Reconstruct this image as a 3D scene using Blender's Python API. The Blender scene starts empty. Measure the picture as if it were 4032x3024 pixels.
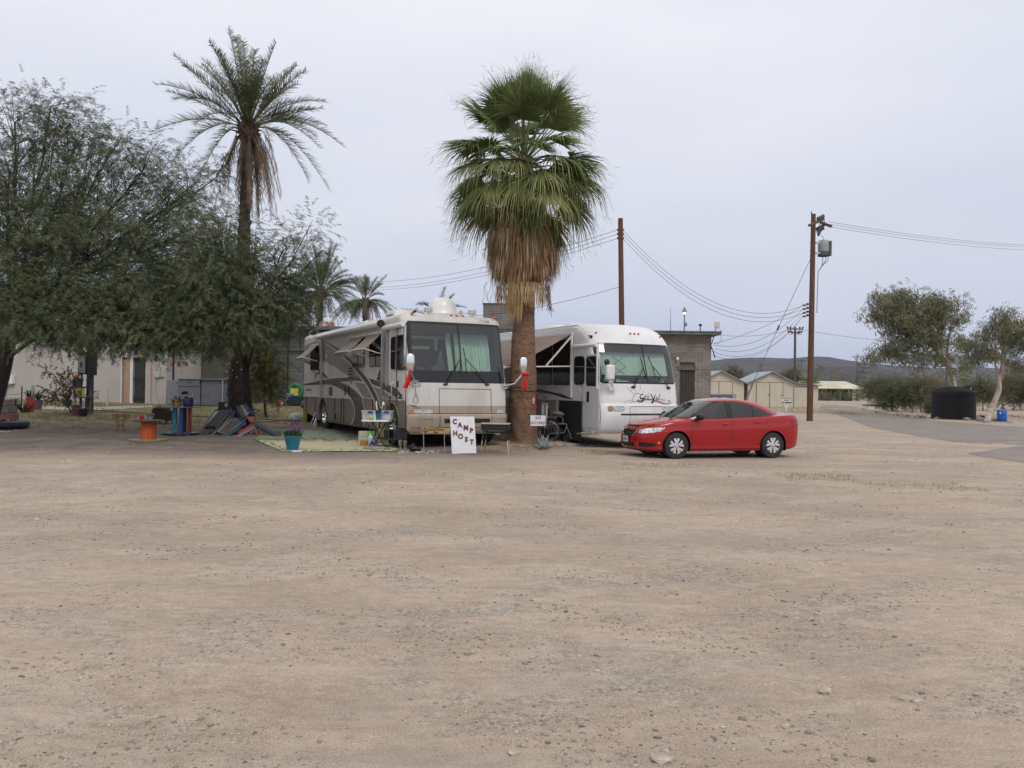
import bpy, bmesh, math, random
import numpy as np
from math import radians, sin, cos, pi, sqrt, atan2
from mathutils import Vector, Matrix, Euler
from mathutils.bvhtree import BVHTree
random.seed(7); rng = np.random.default_rng(11)
SC = bpy.context.scene
COL = SC.collection

# ------------------------------------------------------------------ camera
F_PX = 3200.0; CAM_Z = 1.71; PITCH = 13/3200.0; ROLL = 0.013
cd = bpy.data.cameras.new('camera'); cam = bpy.data.objects.new('camera', cd); COL.objects.link(cam)
cd.sensor_width = 36.0; cd.lens = F_PX/4032*36; cd.clip_start = 0.1; cd.clip_end = 20000
cf = Vector((0, cos(PITCH), sin(PITCH))); cr = Vector((1, 0, 0)); cu = cr.cross(cf)
cR = cr*cos(ROLL)+cu*sin(ROLL); cU = -cr*sin(ROLL)+cu*cos(ROLL)
cam.matrix_world = Matrix(((cR.x, cU.x, -cf.x, 0), (cR.y, cU.y, -cf.y, 0), (cR.z, cU.z, -cf.z, CAM_Z), (0, 0, 0, 1)))
SC.camera = cam

# ------------------------------------------------------------------ light
SUN_EL, SUN_AZ = 48, 155     # azimuth clockwise from +Y
SC.view_settings.view_transform = 'Standard'; SC.view_settings.look = 'None'
SC.view_settings.exposure = 0.0; SC.view_settings.gamma = 1.0
w = bpy.data.worlds.new('World'); SC.world = w; w.use_nodes = True
nt = w.node_tree; nt.nodes.clear()
def nn(nt, t, **kw):
    n = nt.nodes.new(t)
    for k, v in kw.items():
        if k.startswith('i_'): n.inputs[int(k[2:]) if k[2:].isdigit() else k[2:]].default_value = v
        else: setattr(n, k, v)
    return n
out = nn(nt, 'ShaderNodeOutputWorld'); bg = nn(nt, 'ShaderNodeBackground'); bg.inputs[1].default_value = 0.1
sky = nn(nt, 'ShaderNodeTexSky'); sky.sky_type = 'NISHITA'; sky.sun_disc = False
sky.sun_elevation = radians(SUN_EL); sky.sun_rotation = radians(SUN_AZ); sky.dust_density = 3.0
tc = nn(nt, 'ShaderNodeTexCoord'); sep = nn(nt, 'ShaderNodeSeparateXYZ')
nt.links.new(tc.outputs['Generated'], sep.inputs[0])
ramp = nn(nt, 'ShaderNodeValToRGB'); e = ramp.color_ramp.elements
e[0].position = 0.0; e[0].color = (0.540, 0.595, 0.745, 1)
e[1].position = 1.0; e[1].color = (1.0, 1.0, 1.0, 1)
for p, c in ((0.05, (0.565, 0.610, 0.750, 1)), (0.16, (0.645, 0.675, 0.775, 1)), (0.30, (0.735, 0.757, 0.835, 1)), (0.48, (0.815, 0.835, 0.89, 1)), (0.7, (1.0, 0.98, 0.96, 1))):
    x = e.new(p); x.color = c
nt.links.new(sep.outputs[2], ramp.inputs[0])
# broad cloud structure
mp = nn(nt, 'ShaderNodeMapping'); mp.inputs['Scale'].default_value = (1.0, 1.0, 3.2)
nt.links.new(tc.outputs['Generated'], mp.inputs[0])
noi = nn(nt, 'ShaderNodeTexNoise'); noi.inputs['Scale'].default_value = 2.1; noi.inputs['Detail'].default_value = 5; noi.inputs['Roughness'].default_value = 0.45
nt.links.new(mp.outputs[0], noi.inputs['Vector'])
cr2 = nn(nt, 'ShaderNodeValToRGB'); cr2.color_ramp.elements[0].position = 0.3; cr2.color_ramp.elements[1].position = 0.72
cr2.color_ramp.elements[0].color = (0.90, 0.915, 0.955, 1); cr2.color_ramp.elements[1].color = (1.06, 1.045, 1.02, 1)
nt.links.new(noi.outputs[0], cr2.inputs[0])
mul = nn(nt, 'ShaderNodeMix', data_type='RGBA', blend_type='MULTIPLY'); mul.inputs[0].default_value = 1
nt.links.new(ramp.outputs[0], mul.inputs[6]); nt.links.new(cr2.outputs[0], mul.inputs[7])
sc10 = nn(nt, 'ShaderNodeVectorMath', operation='SCALE'); sc10.inputs['Scale'].default_value = 11.2
nt.links.new(mul.outputs[2], sc10.inputs[0])
mx = nn(nt, 'ShaderNodeMix', data_type='RGBA'); mx.inputs[0].default_value = 0.955
nt.links.new(sky.outputs[0], mx.inputs[6]); nt.links.new(sc10.outputs[0], mx.inputs[7])
nt.links.new(mx.outputs[2], bg.inputs[0]); nt.links.new(bg.outputs[0], out.inputs[0])
sd = bpy.data.lights.new('sun', 'SUN'); sd.energy = 1.1; sd.angle = radians(18); sd.color = (1, 0.965, 0.92)
so = bpy.data.objects.new('sun', sd); COL.objects.link(so)
saz = radians(SUN_AZ); sel = radians(SUN_EL)
so.rotation_euler = (-Vector((sin(saz)*cos(sel), cos(saz)*cos(sel), sin(sel)))).to_track_quat('-Z', 'Y').to_euler()

# ------------------------------------------------------------------ helpers
def ray(u, v): return cf + cR*((u-2016)/F_PX) + cU*((1512-v)/F_PX)
def at(u, v, Y):
    r = ray(u, v); t = Y/r.y
    return Vector((r.x*t, Y, CAM_Z+r.z*t))
GY = [0, 12, 20, 28, 33, 37, 41, 60, 1e5]; GZ = [0, 0, .15, .25, .42, .66, .85, .9, .9]
def sstep(a, b, x):
    t = np.clip((x-a)/(b-a), 0, 1); return t*t*(3-2*t)
def ground(x, y):
    L = np.interp(y, GY, GZ)*(1-sstep(80, 200, y))
    return L*(1-sstep(-0.5, 4.2, x)) + 0.012*np.sin(x*.9+np.sin(y*.7))*np.sin(y*.55+1)
def gz(x, y): return float(ground(x, y))
def G(u, v):
    r = ray(u, v); lo = 2.0
    ts = np.linspace(2, 400, 8000)
    px, py, pz = r.x*ts, r.y*ts, CAM_Z+r.z*ts
    d = pz-ground(px, py); k = int(np.argmax(d < 0)) if (d < 0).any() else len(ts)-1
    return Vector((px[k], py[k], float(ground(px[k], py[k]))))

class M:
    def __init__(s): s.v = []; s.f = []; s.m = []; s.T = None
    def add(s, vs, fs, mi=0):
        o = len(s.v)
        if s.T is not None: vs = [s.T @ Vector(p) for p in vs]
        s.v.extend([tuple(p) for p in vs]); s.f.extend([tuple(i+o for i in f) for f in fs]); s.m.extend([mi]*len(fs)); return s
    def box(s, c, d, mi=0, rot=None, taper=1.0):
        hx, hy, hz = d[0]/2, d[1]/2, d[2]/2
        vs = [Vector((x*(taper if z > 0 else 1), y*(taper if z > 0 else 1), z)) for z in (-hz, hz) for x, y in ((-hx, -hy), (hx, -hy), (hx, hy), (-hx, hy))]
        if rot is not None:
            R = rot if isinstance(rot, Matrix) else Euler(rot).to_matrix()
            vs = [R @ p for p in vs]
        vs = [p+Vector(c) for p in vs]
        return s.add(vs, [(3, 2, 1, 0), (4, 5, 6, 7), (0, 1, 5, 4), (1, 2, 6, 5), (2, 3, 7, 6), (3, 0, 4, 7)], mi)
    def b2(s, a, b, mi=0):
        return s.box([(a[i]+b[i])/2 for i in range(3)], [abs(b[i]-a[i]) for i in range(3)], mi)
    def beam(s, p, q, wd, h, mi=0, up=(0, 0, 1)):
        p = Vector(p); q = Vector(q); d = (q-p); L = d.length; d.normalize()
        sd_ = d.cross(Vector(up));
        if sd_.length < 1e-4: sd_ = d.cross(Vector((1, 0, 0)))
        sd_.normalize(); u_ = sd_.cross(d)
        R = Matrix((d, sd_, u_)).transposed()
        return s.box((p+q)/2, (L, wd, h), mi, R)
    def cyl(s, p, q, r0, r1=None, n=12, mi=0, caps=True):
        return s.tube([p, q], [r0, r0 if r1 is None else r1], n, mi, caps)
    def tube(s, pts, r, n=8, mi=0, caps=True, close=False):
        pts = [Vector(p) for p in pts]; N = len(pts)
        rs = list(r) if hasattr(r, '__len__') else [r]*N
        vs = []; prev = None
        for i, p in enumerate(pts):
            if close: t = pts[(i+1) % N]-pts[i-1]
            else: t = pts[min(i+1, N-1)]-pts[max(i-1, 0)]
            if t.length < 1e-9: t = Vector((0, 0, 1))
            t.normalize()
            if prev is None:
                a = Vector((0, 0, 1)) if abs(t.z) < .9 else Vector((1, 0, 0))
                a = (a-t*a.dot(t)).normalized()
            else:
                a = prev-t*prev.dot(t)
                if a.length < 1e-6: a = t.orthogonal()
                a.normalize()
            prev = a; b = t.cross(a)
            for k in range(n):
                an = 2*pi*k/n; vs.append(p+(a*cos(an)+b*sin(an))*rs[i])
        fs = []
        for i in range(N if close else N-1):
            for k in range(n):
                i2 = (i+1) % N
                fs.append((i*n+k, i*n+(k+1) % n, i2*n+(k+1) % n, i2*n+k))
        if caps and not close:
            fs.append(tuple(range(n-1, -1, -1))); fs.append(tuple((N-1)*n+k for k in range(n)))
        return s.add(vs, fs, mi)
    def lathe(s, prof, c=(0, 0, 0), n=20, mi=0, axis='z', mis=None, cap=True):
        vs = []; fs = []
        for r, z in prof:
            for k in range(n):
                a = 2*pi*k/n; x, y = r*cos(a), r*sin(a)
                q = (x, y, z) if axis == 'z' else ((z, x, y) if axis == 'x' else (y, z, x))
                vs.append((c[0]+q[0], c[1]+q[1], c[2]+q[2]))
        o = len(s.f)
        for i in range(len(prof)-1):
            for k in range(n): fs.append((i*n+k, i*n+(k+1) % n, (i+1)*n+(k+1) % n, (i+1)*n+k))
        s.add(vs, fs, mi)
        if mis:
            for i in range(len(prof)-1):
                for k in range(n): s.m[o+i*n+k] = mis[i]
        if not cap: return s
        if prof[0][0] > 1e-6: s.f.append(tuple(len(s.v)-len(prof)*n+k for k in range(n-1, -1, -1))); s.m.append(mi)
        if prof[-1][0] > 1e-6: s.f.append(tuple(len(s.v)-n+k for k in range(n))); s.m.append(mi if not mis else mis[-1])
        return s
    def ell(s, c, r, n=12, k=8, mi=0, rot=None, jit=0):
        if not hasattr(r, '__len__'): r = (r, r, r)
        vs = []; fs = []
        for i in range(k+1):
            th = pi*i/k
            for j in range(n):
                a = 2*pi*j/n; jj = 1+random.uniform(-jit, jit) if 0 < i < k else 1
                p = Vector((sin(th)*cos(a)*r[0]*jj, sin(th)*sin(a)*r[1]*jj, cos(th)*r[2]*jj))
                if rot: p = Euler(rot).to_matrix() @ p
                vs.append(p+Vector(c))
        for i in range(k):
            for j in range(n): fs.append((i*n+j, (i+1)*n+j, (i+1)*n+(j+1) % n, i*n+(j+1) % n))
        return s.add(vs, fs, mi)
    def prism(s, poly, o, ax, ay, th, mi=0):
        # polygon in plane (o + ax*x + ay*y), thickness th along ax x ay
        o = Vector(o); ax = Vector(ax); ay = Vector(ay); n = ax.cross(ay).normalized(); N = len(poly)
        vs = [o+ax*p[0]+ay*p[1]+n*th for p in poly]+[o+ax*p[0]+ay*p[1] for p in poly]
        fs = [tuple(range(N)), tuple(range(2*N-1, N-1, -1))]+[(i, i+N, (i+1) % N+N, (i+1) % N) for i in range(N)]
        return s.add(vs, fs, mi)
    def strip(s, L, R_, mi=0):
        n = len(L); return s.add(list(L)+list(R_), [(i, i+1, n+i+1, n+i) for i in range(n-1)], mi)
    def ngrid(s, P, mi=0):
        a = len(P); b = len(P[0])
        return s.add([p for r in P for p in r], [(i*b+j, i*b+j+1, (i+1)*b+j+1, (i+1)*b+j) for i in range(a-1) for j in range(b-1)], mi)
    def build(s, name, mats, parent=None, smooth=False, bevel=0, loc=None, fixn=False, solid=0, ang=38):
        me = bpy.data.meshes.new(name); me.from_pydata(s.v, [], s.f)
        if not isinstance(mats, (list, tuple)): mats = [mats]
        for m_ in mats: me.materials.append(m_)
        if len(mats) > 1: me.polygons.foreach_set('material_index', s.m)
        if fixn:
            bm = bmesh.new(); bm.from_mesh(me); bmesh.ops.remove_doubles(bm, verts=bm.verts, dist=1e-5); bmesh.ops.recalc_face_normals(bm, faces=bm.faces); bm.to_mesh(me); bm.free()
        if smooth:
            me.polygons.foreach_set('use_smooth', [True]*len(me.polygons)); me.set_sharp_from_angle(angle=radians(ang))
        me.update()
        o = bpy.data.objects.new(name, me); COL.objects.link(o)
        if loc is not None: o.location = loc
        if parent is not None: o.parent = parent
        if solid:
            md = o.modifiers.new('thick', 'SOLIDIFY'); md.thickness = solid; md.offset = 0
        if bevel:
            md = o.modifiers.new('bev', 'BEVEL'); md.width = bevel; md.segments = 2; md.limit_method = 'ANGLE'; md.angle_limit = radians(40)
            if smooth is False:
                me.polygons.foreach_set('use_smooth', [True]*len(me.polygons)); me.set_sharp_from_angle(angle=radians(50))
        return o

def tag(o, label=None, cat=None, group=None, kind=None):
    if label: o['label'] = label
    if cat: o['category'] = cat
    if group: o['group'] = group
    if kind: o['kind'] = kind
    return o
def thing(name, loc, label, cat, rz=0, group=None, rot=None):
    o = bpy.data.objects.new(name, None); COL.objects.link(o); o.location = loc
    o.rotation_euler = rot if rot is not None else (0, 0, rz); o.empty_display_size = .2
    return tag(o, label, cat, group)
def kids(o): return [c for c in bpy.data.objects if c.parent == o]
def copy_tree(o, parent=None):
    c = o.copy(); COL.objects.link(c)
    if parent: c.parent = parent
    for k in kids(o): copy_tree(k, c)
    return c
def bigmesh(name, V, Fq, mat, parent=None, smooth=False):
    """V (n,3) float array, Fq list of equal-size face arrays"""
    me = bpy.data.meshes.new(name); me.vertices.add(len(V)); me.vertices.foreach_set('co', np.asarray(V, np.float32).ravel())
    Fq = [f for f in Fq if len(f)]
    idx = np.concatenate([f.ravel() for f in Fq]); sizes = np.concatenate([np.full(len(f), f.shape[1]) for f in Fq])
    me.loops.add(len(idx)); me.loops.foreach_set('vertex_index', idx.astype(np.int32))
    st = np.concatenate([[0], np.cumsum(sizes)[:-1]]); me.polygons.add(len(sizes)); me.polygons.foreach_set('loop_start', st.astype(np.int32))
    me.update(calc_edges=True); me.validate()
    if smooth: me.polygons.foreach_set('use_smooth', [True]*len(me.polygons))
    for m_ in (mat if isinstance(mat, (list, tuple)) else [mat]): me.materials.append(m_)
    o = bpy.data.objects.new(name, me); COL.objects.link(o)
    if parent: o.parent = parent
    return o

# ------------------------------------------------------------------ materials
MATS = {}
def srgb(r, g, b):
    f = lambda c: (c/255/12.92 if c/255 <= .04045 else ((c/255+.055)/1.055)**2.4)
    return (f(r), f(g), f(b))
def mat(name, col, rough=.6, metal=0, var=.15, vs=6, bump=0, bs=40, coat=0, col2=None, stretch=None, emit=0, spec=.5, ramp_=(.35, .65), trans=0, detail=4):
    if name in MATS: return MATS[name]
    m = bpy.data.materials.new(name); m.use_nodes = True; t = m.node_tree; b = t.nodes['Principled BSDF']
    b.inputs['Roughness'].default_value = rough; b.inputs['Metallic'].default_value = metal
    b.inputs['Specular IOR Level'].default_value = spec
    if coat: b.inputs['Coat Weight'].default_value = coat; b.inputs['Coat Roughness'].default_value = .05
    tcn = nn(t, 'ShaderNodeTexCoord'); vec = tcn.outputs['Object']
    if stretch:
        mpn = nn(t, 'ShaderNodeMapping'); mpn.inputs['Scale'].default_value = stretch; t.links.new(vec, mpn.inputs[0]); vec = mpn.outputs[0]
    if var or col2:
        no = nn(t, 'ShaderNodeTexNoise'); no.inputs['Scale'].default_value = vs; no.inputs['Detail'].default_value = detail; no.inputs['Roughness'].default_value = .6
        t.links.new(vec, no.inputs['Vector'])
        rp = nn(t, 'ShaderNodeValToRGB'); rp.color_ramp.elements[0].position = ramp_[0]; rp.color_ramp.elements[1].position = ramp_[1]
        c2 = col2 if col2 else tuple(c*(1+var) for c in col); c1 = col if col2 else tuple(c*(1-var) for c in col)
        rp.color_ramp.elements[0].color = (*c1, 1); rp.color_ramp.elements[1].color = (*c2, 1)
        t.links.new(no.outputs[0], rp.inputs[0]); t.links.new(rp.outputs[0], b.inputs['Base Color'])
    else: b.inputs['Base Color'].default_value = (*col, 1)
    if bump:
        n2 = nn(t, 'ShaderNodeTexNoise'); n2.inputs['Scale'].default_value = bs; n2.inputs['Detail'].default_value = 5
        t.links.new(vec, n2.inputs['Vector']); bp = nn(t, 'ShaderNodeBump'); bp.inputs['Strength'].default_value = bump; bp.inputs['Distance'].default_value = .02
        t.links.new(n2.outputs[0], bp.inputs['Height']); t.links.new(bp.outputs[0], b.inputs['Normal'])
    if emit: b.inputs['Emission Color'].default_value = (*col, 1); b.inputs['Emission Strength'].default_value = emit
    if trans:
        tr = nn(t, 'ShaderNodeBsdfTranslucent'); ad = nn(t, 'ShaderNodeMixShader'); ad.inputs[0].default_value = trans
        if var or col2: t.links.new(rp.outputs[0], tr.inputs[0])
        else: tr.inputs[0].default_value = (*col, 1)
        o_ = t.nodes['Material Output']; t.links.new(b.outputs[0], ad.inputs[1]); t.links.new(tr.outputs[0], ad.inputs[2]); t.links.new(ad.outputs[0], o_.inputs[0])
    MATS[name] = m; return m
def glass(name, tint, refl=.08, rough=.0, clear=1.0):
    if name in MATS: return MATS[name]
    m = bpy.data.materials.new(name); m.use_nodes = True; t = m.node_tree; t.nodes.clear()
    o_ = nn(t, 'ShaderNodeOutputMaterial'); tr = nn(t, 'ShaderNodeBsdfTransparent'); tr.inputs[0].default_value = (*tint, 1)
    gl = nn(t, 'ShaderNodeBsdfGlossy'); gl.inputs['Roughness'].default_value = rough
    fr = nn(t, 'ShaderNodeFresnel'); fr.inputs[0].default_value = 1.5
    ad = nn(t, 'ShaderNodeMath', operation='ADD'); ad.inputs[1].default_value = refl; t.links.new(fr.outputs[0], ad.inputs[0])
    mx_ = nn(t, 'ShaderNodeMixShader'); t.links.new(ad.outputs[0], mx_.inputs[0]); t.links.new(tr.outputs[0], mx_.inputs[1]); t.links.new(gl.outputs[0], mx_.inputs[2])
    t.links.new(mx_.outputs[0], o_.inputs[0]); MATS[name] = m; return m

white_paint = mat('white_paint', (.72, .71, .69), .35, var=.05, vs=3, coat=.2)
black_plastic = mat('black_plastic', (.012, .012, .013), .45, var=.2, vs=20)
black_rubber = mat('black_rubber', (.022, .021, .020), .8, var=.25, vs=25, bump=.2, bs=60)
chrome = mat('chrome', (.80, .80, .80), .08, 1, var=0)
alu = mat('aluminium', (.55, .55, .56), .32, 1, var=.08, vs=12)
dark_metal = mat('dark_metal', (.03, .03, .03), .45, .4, var=.3, vs=18)
dark_glass = mat('dark_glass', (.006, .007, .009), .04, 0, var=0, spec=.6)
amber = mat('amber_lens', (.62, .16, .015), .2, var=.15, vs=30)
red_lens = mat('red_lens', (.25, .01, .012), .12, var=.1, vs=10)
lens = mat('clear_lens', (.50, .52, .50), .12, .3, var=.35, vs=28, ramp_=(.4, .6))
wood = mat('bare_wood', (.22, .13, .07), .75, var=.3, vs=5, stretch=(12, 12, 1.2), bump=.2, bs=20)

# polygon cutter: splits faces along the polygon edges seen along an axis, returns inside faces
def pin(x, y, poly):
    c = False; j = len(poly)-1
    for i in range(len(poly)):
        xi, yi = poly[i]; xj, yj = poly[j]
        if (yi > y) != (yj > y) and x < (xj-xi)*(y-yi)/(yj-yi)+xi: c = not c
        j = i
    return c
def cut_poly(bm, poly, ax, filt, mg=.02):
    a, b = ((1, 2), (0, 2), (0, 1))[ax]; N = len(poly)
    for i in range(N):
        p = poly[i]; q = poly[(i+1) % N]; lo = [min(p[k], q[k])-mg for k in (0, 1)]; hi = [max(p[k], q[k])+mg for k in (0, 1)]
        fs = []
        for f in bm.faces:
            xs = [v.co[a] for v in f.verts]; ys = [v.co[b] for v in f.verts]
            if max(xs) < lo[0] or min(xs) > hi[0] or max(ys) < lo[1] or min(ys) > hi[1]: continue
            if filt(f): fs.append(f)
        if not fs: continue
        ge = set(fs)
        for f in fs: ge.update(f.verts); ge.update(f.edges)
        co = [0, 0, 0]; co[a], co[b] = p; no = [0, 0, 0]; no[a], no[b] = (q[1]-p[1]), -(q[0]-p[0])
        if abs(no[a])+abs(no[b]) < 1e-9: continue
        bmesh.ops.bisect_plane(bm, geom=list(ge), dist=1e-5, plane_co=co, plane_no=no)
    xs = [p[0] for p in poly]; ys = [p[1] for p in poly]
    res = []
    for f in bm.faces:
        c = f.calc_center_median()
        if min(xs) <= c[a] <= max(xs) and min(ys) <= c[b] <= max(ys) and filt(f) and pin(c[a], c[b], poly): res.append(f)
    return res
def take(bm, faces, name, mats, parent, off=0, remove=True, smooth=True, solid=0):
    mm = M(); idx = {}
    for f in faces:
        for v in f.verts:
            if v not in idx: idx[v] = len(mm.v); mm.v.append(tuple(v.co+v.normal*off))
        mm.f.append(tuple(idx[v] for v in f.verts)); mm.m.append(0)
    o = mm.build(name, mats, parent, smooth=smooth, solid=solid)
    if remove: bmesh.ops.delete(bm, geom=faces, context='FACES')
    return o
def bm_of(m_):
    me = bpy.data.meshes.new('tmp'); me.from_pydata(m_.v, [], m_.f); bm = bmesh.new(); bm.from_mesh(me); bpy.data.meshes.remove(me)
    bmesh.ops.remove_doubles(bm, verts=bm.verts, dist=1e-4); bmesh.ops.recalc_face_normals(bm, faces=bm.faces); bm.normal_update(); return bm
def bm_obj(bm, name, mats, parent=None, ang=38):
    me = bpy.data.meshes.new(name); bm.to_mesh(me); bm.free()
    for m_ in (mats if isinstance(mats, (list, tuple)) else [mats]): me.materials.append(m_)
    me.polygons.foreach_set('use_smooth', [True]*len(me.polygons)); me.set_sharp_from_angle(angle=radians(ang))
    o = bpy.data.objects.new(name, me); COL.objects.link(o)
    if parent: o.parent = parent
    return o
def text_m(txt, size, T, mats, name, parent, depth=.002, sx=1, bold=0, align='CENTER', shear=0):
    cu_ = bpy.data.curves.new(name, 'FONT'); cu_.body = txt; cu_.size = size; cu_.align_x = align; cu_.align_y = 'CENTER'; cu_.extrude = depth; cu_.offset = bold; cu_.shear = shear
    cu_.resolution_u = 3
    to = bpy.data.objects.new('tmp_text', cu_); COL.objects.link(to)
    dg = bpy.context.evaluated_depsgraph_get(); me = bpy.data.meshes.new_from_object(to.evaluated_get(dg)); me.name = name
    bpy.data.objects.remove(to); bpy.data.curves.remove(cu_)
    me.transform(T @ Matrix.Diagonal((sx, 1, 1, 1))); me.materials.clear(); me.materials.append(mats)
    o = bpy.data.objects.new(name, me); COL.objects.link(o)
    if parent: o.parent = parent
    return o
def frame(o, x, y):
    x = Vector(x).normalized(); y = Vector(y).normalized(); z = x.cross(y)
    return Matrix(((x.x, y.x, z.x, o[0]), (x.y, y.y, z.y, o[1]), (x.z, y.z, z.z, o[2]), (0, 0, 0, 1)))
def stroke(m_, pts, wd, surf, mi=0):
    """ribbon along 2D pts (with width list) lifted onto a surface function surf(a,z)->Vector"""
    n = len(pts); wd = wd if hasattr(wd, '__len__') else [wd]*n; L = []; R_ = []
    for i, (x, y) in enumerate(pts):
        x0, y0 = pts[max(i-1, 0)]; x1, y1 = pts[min(i+1, n-1)]; dx, dy = x1-x0, y1-y0; l = sqrt(dx*dx+dy*dy) or 1
        nx, ny = -dy/l*wd[i]/2, dx/l*wd[i]/2
        L.append(surf(x+nx, y+ny)); R_.append(surf(x-nx, y-ny))
    m_.strip(L, R_, mi)
def smooth_pts(P, n=6):
    out_ = []; P = [tuple(p) for p in P]; Q = [P[0]]+P+[P[-1]]
    for i in range(1, len(Q)-2):
        for k in range(n):
            t = k/n
            out_.append(tuple(.5*((2*Q[i][d])+(-Q[i-1][d]+Q[i+1][d])*t+(2*Q[i-1][d]-5*Q[i][d]+4*Q[i+1][d]-Q[i+2][d])*t*t+(-Q[i-1][d]+3*Q[i][d]-3*Q[i+1][d]+Q[i+2][d])*t**3) for d in range(len(P[0]))))
    out_.append(P[-1]); return out_

# ================================================================== SETTING
def ground_mat():
    m = bpy.data.materials.new('sandy_gravel'); m.use_nodes = True; t = m.node_tree; b = t.nodes['Principled BSDF']; L = t.links.new
    b.inputs['Roughness'].default_value = .95; b.inputs['Specular IOR Level'].default_value = .15
    g = nn(t, 'ShaderNodeNewGeometry')
    def noise(sc, det=5, rough=.6, st=None, off=(0, 0, 0), dist=0):
        mp = nn(t, 'ShaderNodeMapping'); mp.inputs['Scale'].default_value = st or (1, 1, 1); mp.inputs['Location'].default_value = off; L(g.outputs['Position'], mp.inputs[0])
        n = nn(t, 'ShaderNodeTexNoise'); n.inputs['Scale'].default_value = sc; n.inputs['Detail'].default_value = det; n.inputs['Roughness'].default_value = rough; n.inputs['Distortion'].default_value = dist
        L(mp.outputs[0], n.inputs['Vector']); return n.outputs[0]
    def rng_(s, a, b_, c=0, d=1, smooth=True):
        n = nn(t, 'ShaderNodeMapRange'); n.interpolation_type = 'SMOOTHSTEP' if smooth else 'LINEAR'
        for i, v in enumerate((a, b_, c, d)): n.inputs[i+1].default_value = v
        L(s, n.inputs[0]); return n.outputs[0]
    def mixc(f, a, b_, mode='MIX'):
        n = nn(t, 'ShaderNodeMix', data_type='RGBA', blend_type=mode)
        for s, i in ((f, 0), (a, 6), (b_, 7)):
            if isinstance(s, (tuple, list)): n.inputs[i].default_value = (*s, 1)
            elif isinstance(s, (int, float)): n.inputs[i].default_value = s
            else: L(s, n.inputs[i])
        return n.outputs[2]
    def mth(op, a, b_):
        n = nn(t, 'ShaderNodeMath', operation=op)
        for s, i in ((a, 0), (b_, 1)):
            if isinstance(s, (int, float)): n.inputs[i].default_value = s
            else: L(s, n.inputs[i])
        n.use_clamp = op != 'ADD' ; return n.outputs[0]
    sand = mixc(rng_(noise(.45, 6, .62, (.8, 1.15, 1)), .33, .66), (.352, .282, .224), (.448, .365, .296))
    grey = rng_(noise(.36, 6, .65, (.6, 1.25, 1), (13, 4, 0), 1.0), .50, .66)
    c = mixc(mth('MULTIPLY', grey, .55), sand, (.315, .275, .243))
    oran = rng_(noise(.55, 5, .65, (.6, 1.8, 1), (3, 17, 0)), .63, .74)
    c = mixc(mth('MULTIPLY', oran, .8), c, (.48, .335, .225))
    # coarse loose gravel bands
    gb = rng_(noise(.8, 7, .75, (.75, 1.3, 1), (41, 7, 0), .9), .50, .60)
    vor = nn(t, 'ShaderNodeTexVoronoi'); vor.inputs['Scale'].default_value = 46; L(g.outputs['Position'], vor.inputs['Vector'])
    peb = nn(t, 'ShaderNodeValToRGB'); pe = peb.color_ramp.elements; pe[0].color = (.13, .115, .105, 1); pe[1].color = (.50, .44, .38, 1); L(vor.outputs['Color'], peb.inputs[0])
    c = mixc(mth('MULTIPLY', gb, .6), c, peb.outputs[0])
    # fine grain
    fine = noise(85, 4, .7); c = mixc(1.0, c, mixc(rng_(fine, .3, .7, smooth=False), (.62, .62, .63), (1.33, 1.31, 1.28)), 'MULTIPLY')
    mid = noise(9, 5, .65, (.7, 1.3, 1)); c = mixc(1.0, c, mixc(rng_(mid, .3, .7, smooth=False), (.84, .84, .845), (1.12, 1.12, 1.11)), 'MULTIPLY')
    dk = rng_(noise(28, 3, .6, None, (7, 0, 0)), .62, .70); c = mixc(mth('MULTIPLY', dk, .6), c, (.15, .125, .11))
    trk = rng_(noise(1.1, 6, .7, (.38, 1.1, 1), (2, 9, 0), 1.6), .53, .63); c = mixc(mth('MULTIPLY', trk, .26), c, (.24, .21, .185))
    lt = rng_(noise(1.5, 5, .65, (.6, 1.1, 1), (22, 5, 0), 1.2), .54, .66); c = mixc(mth('MULTIPLY', lt, .30), c, (.50, .43, .36))
    # camp site soil, darker by its own colour and by tree shade painted in; dull grass beyond it
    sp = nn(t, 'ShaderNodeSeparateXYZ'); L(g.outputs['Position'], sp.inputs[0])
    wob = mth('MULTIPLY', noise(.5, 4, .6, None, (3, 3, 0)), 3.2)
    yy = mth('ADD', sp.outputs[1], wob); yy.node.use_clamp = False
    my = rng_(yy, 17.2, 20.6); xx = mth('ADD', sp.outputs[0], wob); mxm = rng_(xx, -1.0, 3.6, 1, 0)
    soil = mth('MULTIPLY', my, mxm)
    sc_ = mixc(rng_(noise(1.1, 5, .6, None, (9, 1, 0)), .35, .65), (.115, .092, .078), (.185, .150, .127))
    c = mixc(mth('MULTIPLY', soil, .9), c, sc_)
    gy = mth('MULTIPLY', rng_(yy, 27.5, 30.5), rng_(xx, -7.5, -5.0, 1, 0))
    gcol = mixc(rng_(noise(1.6, 5, .65, (1, 2, 1), (5, 6, 0)), .35, .62), (.205, .160, .110), (.165, .160, .075))
    c = mixc(mth('MULTIPLY', gy, .85), c, gcol)
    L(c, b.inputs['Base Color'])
    h = mth('ADD', mth('MULTIPLY', fine, .35), mth('MULTIPLY', mid, .5)); h.node.use_clamp = False
    h2 = mth('ADD', h, mth('MULTIPLY', mth('MULTIPLY', gb, vor.outputs['Distance']), -.8)); h2.node.use_clamp = False
    bp = nn(t, 'ShaderNodeBump'); bp.inputs['Strength'].default_value = .55; bp.inputs['Distance'].default_value = .035
    L(h2, bp.inputs['Height']); L(bp.outputs[0], b.inputs['Normal'])
    return m
def axis_pts(lo, hi, st, far, n=26):
    a = np.arange(lo, hi+st/2, st); g_ = np.geomspace(1, far, n)
    return a, g_
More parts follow.
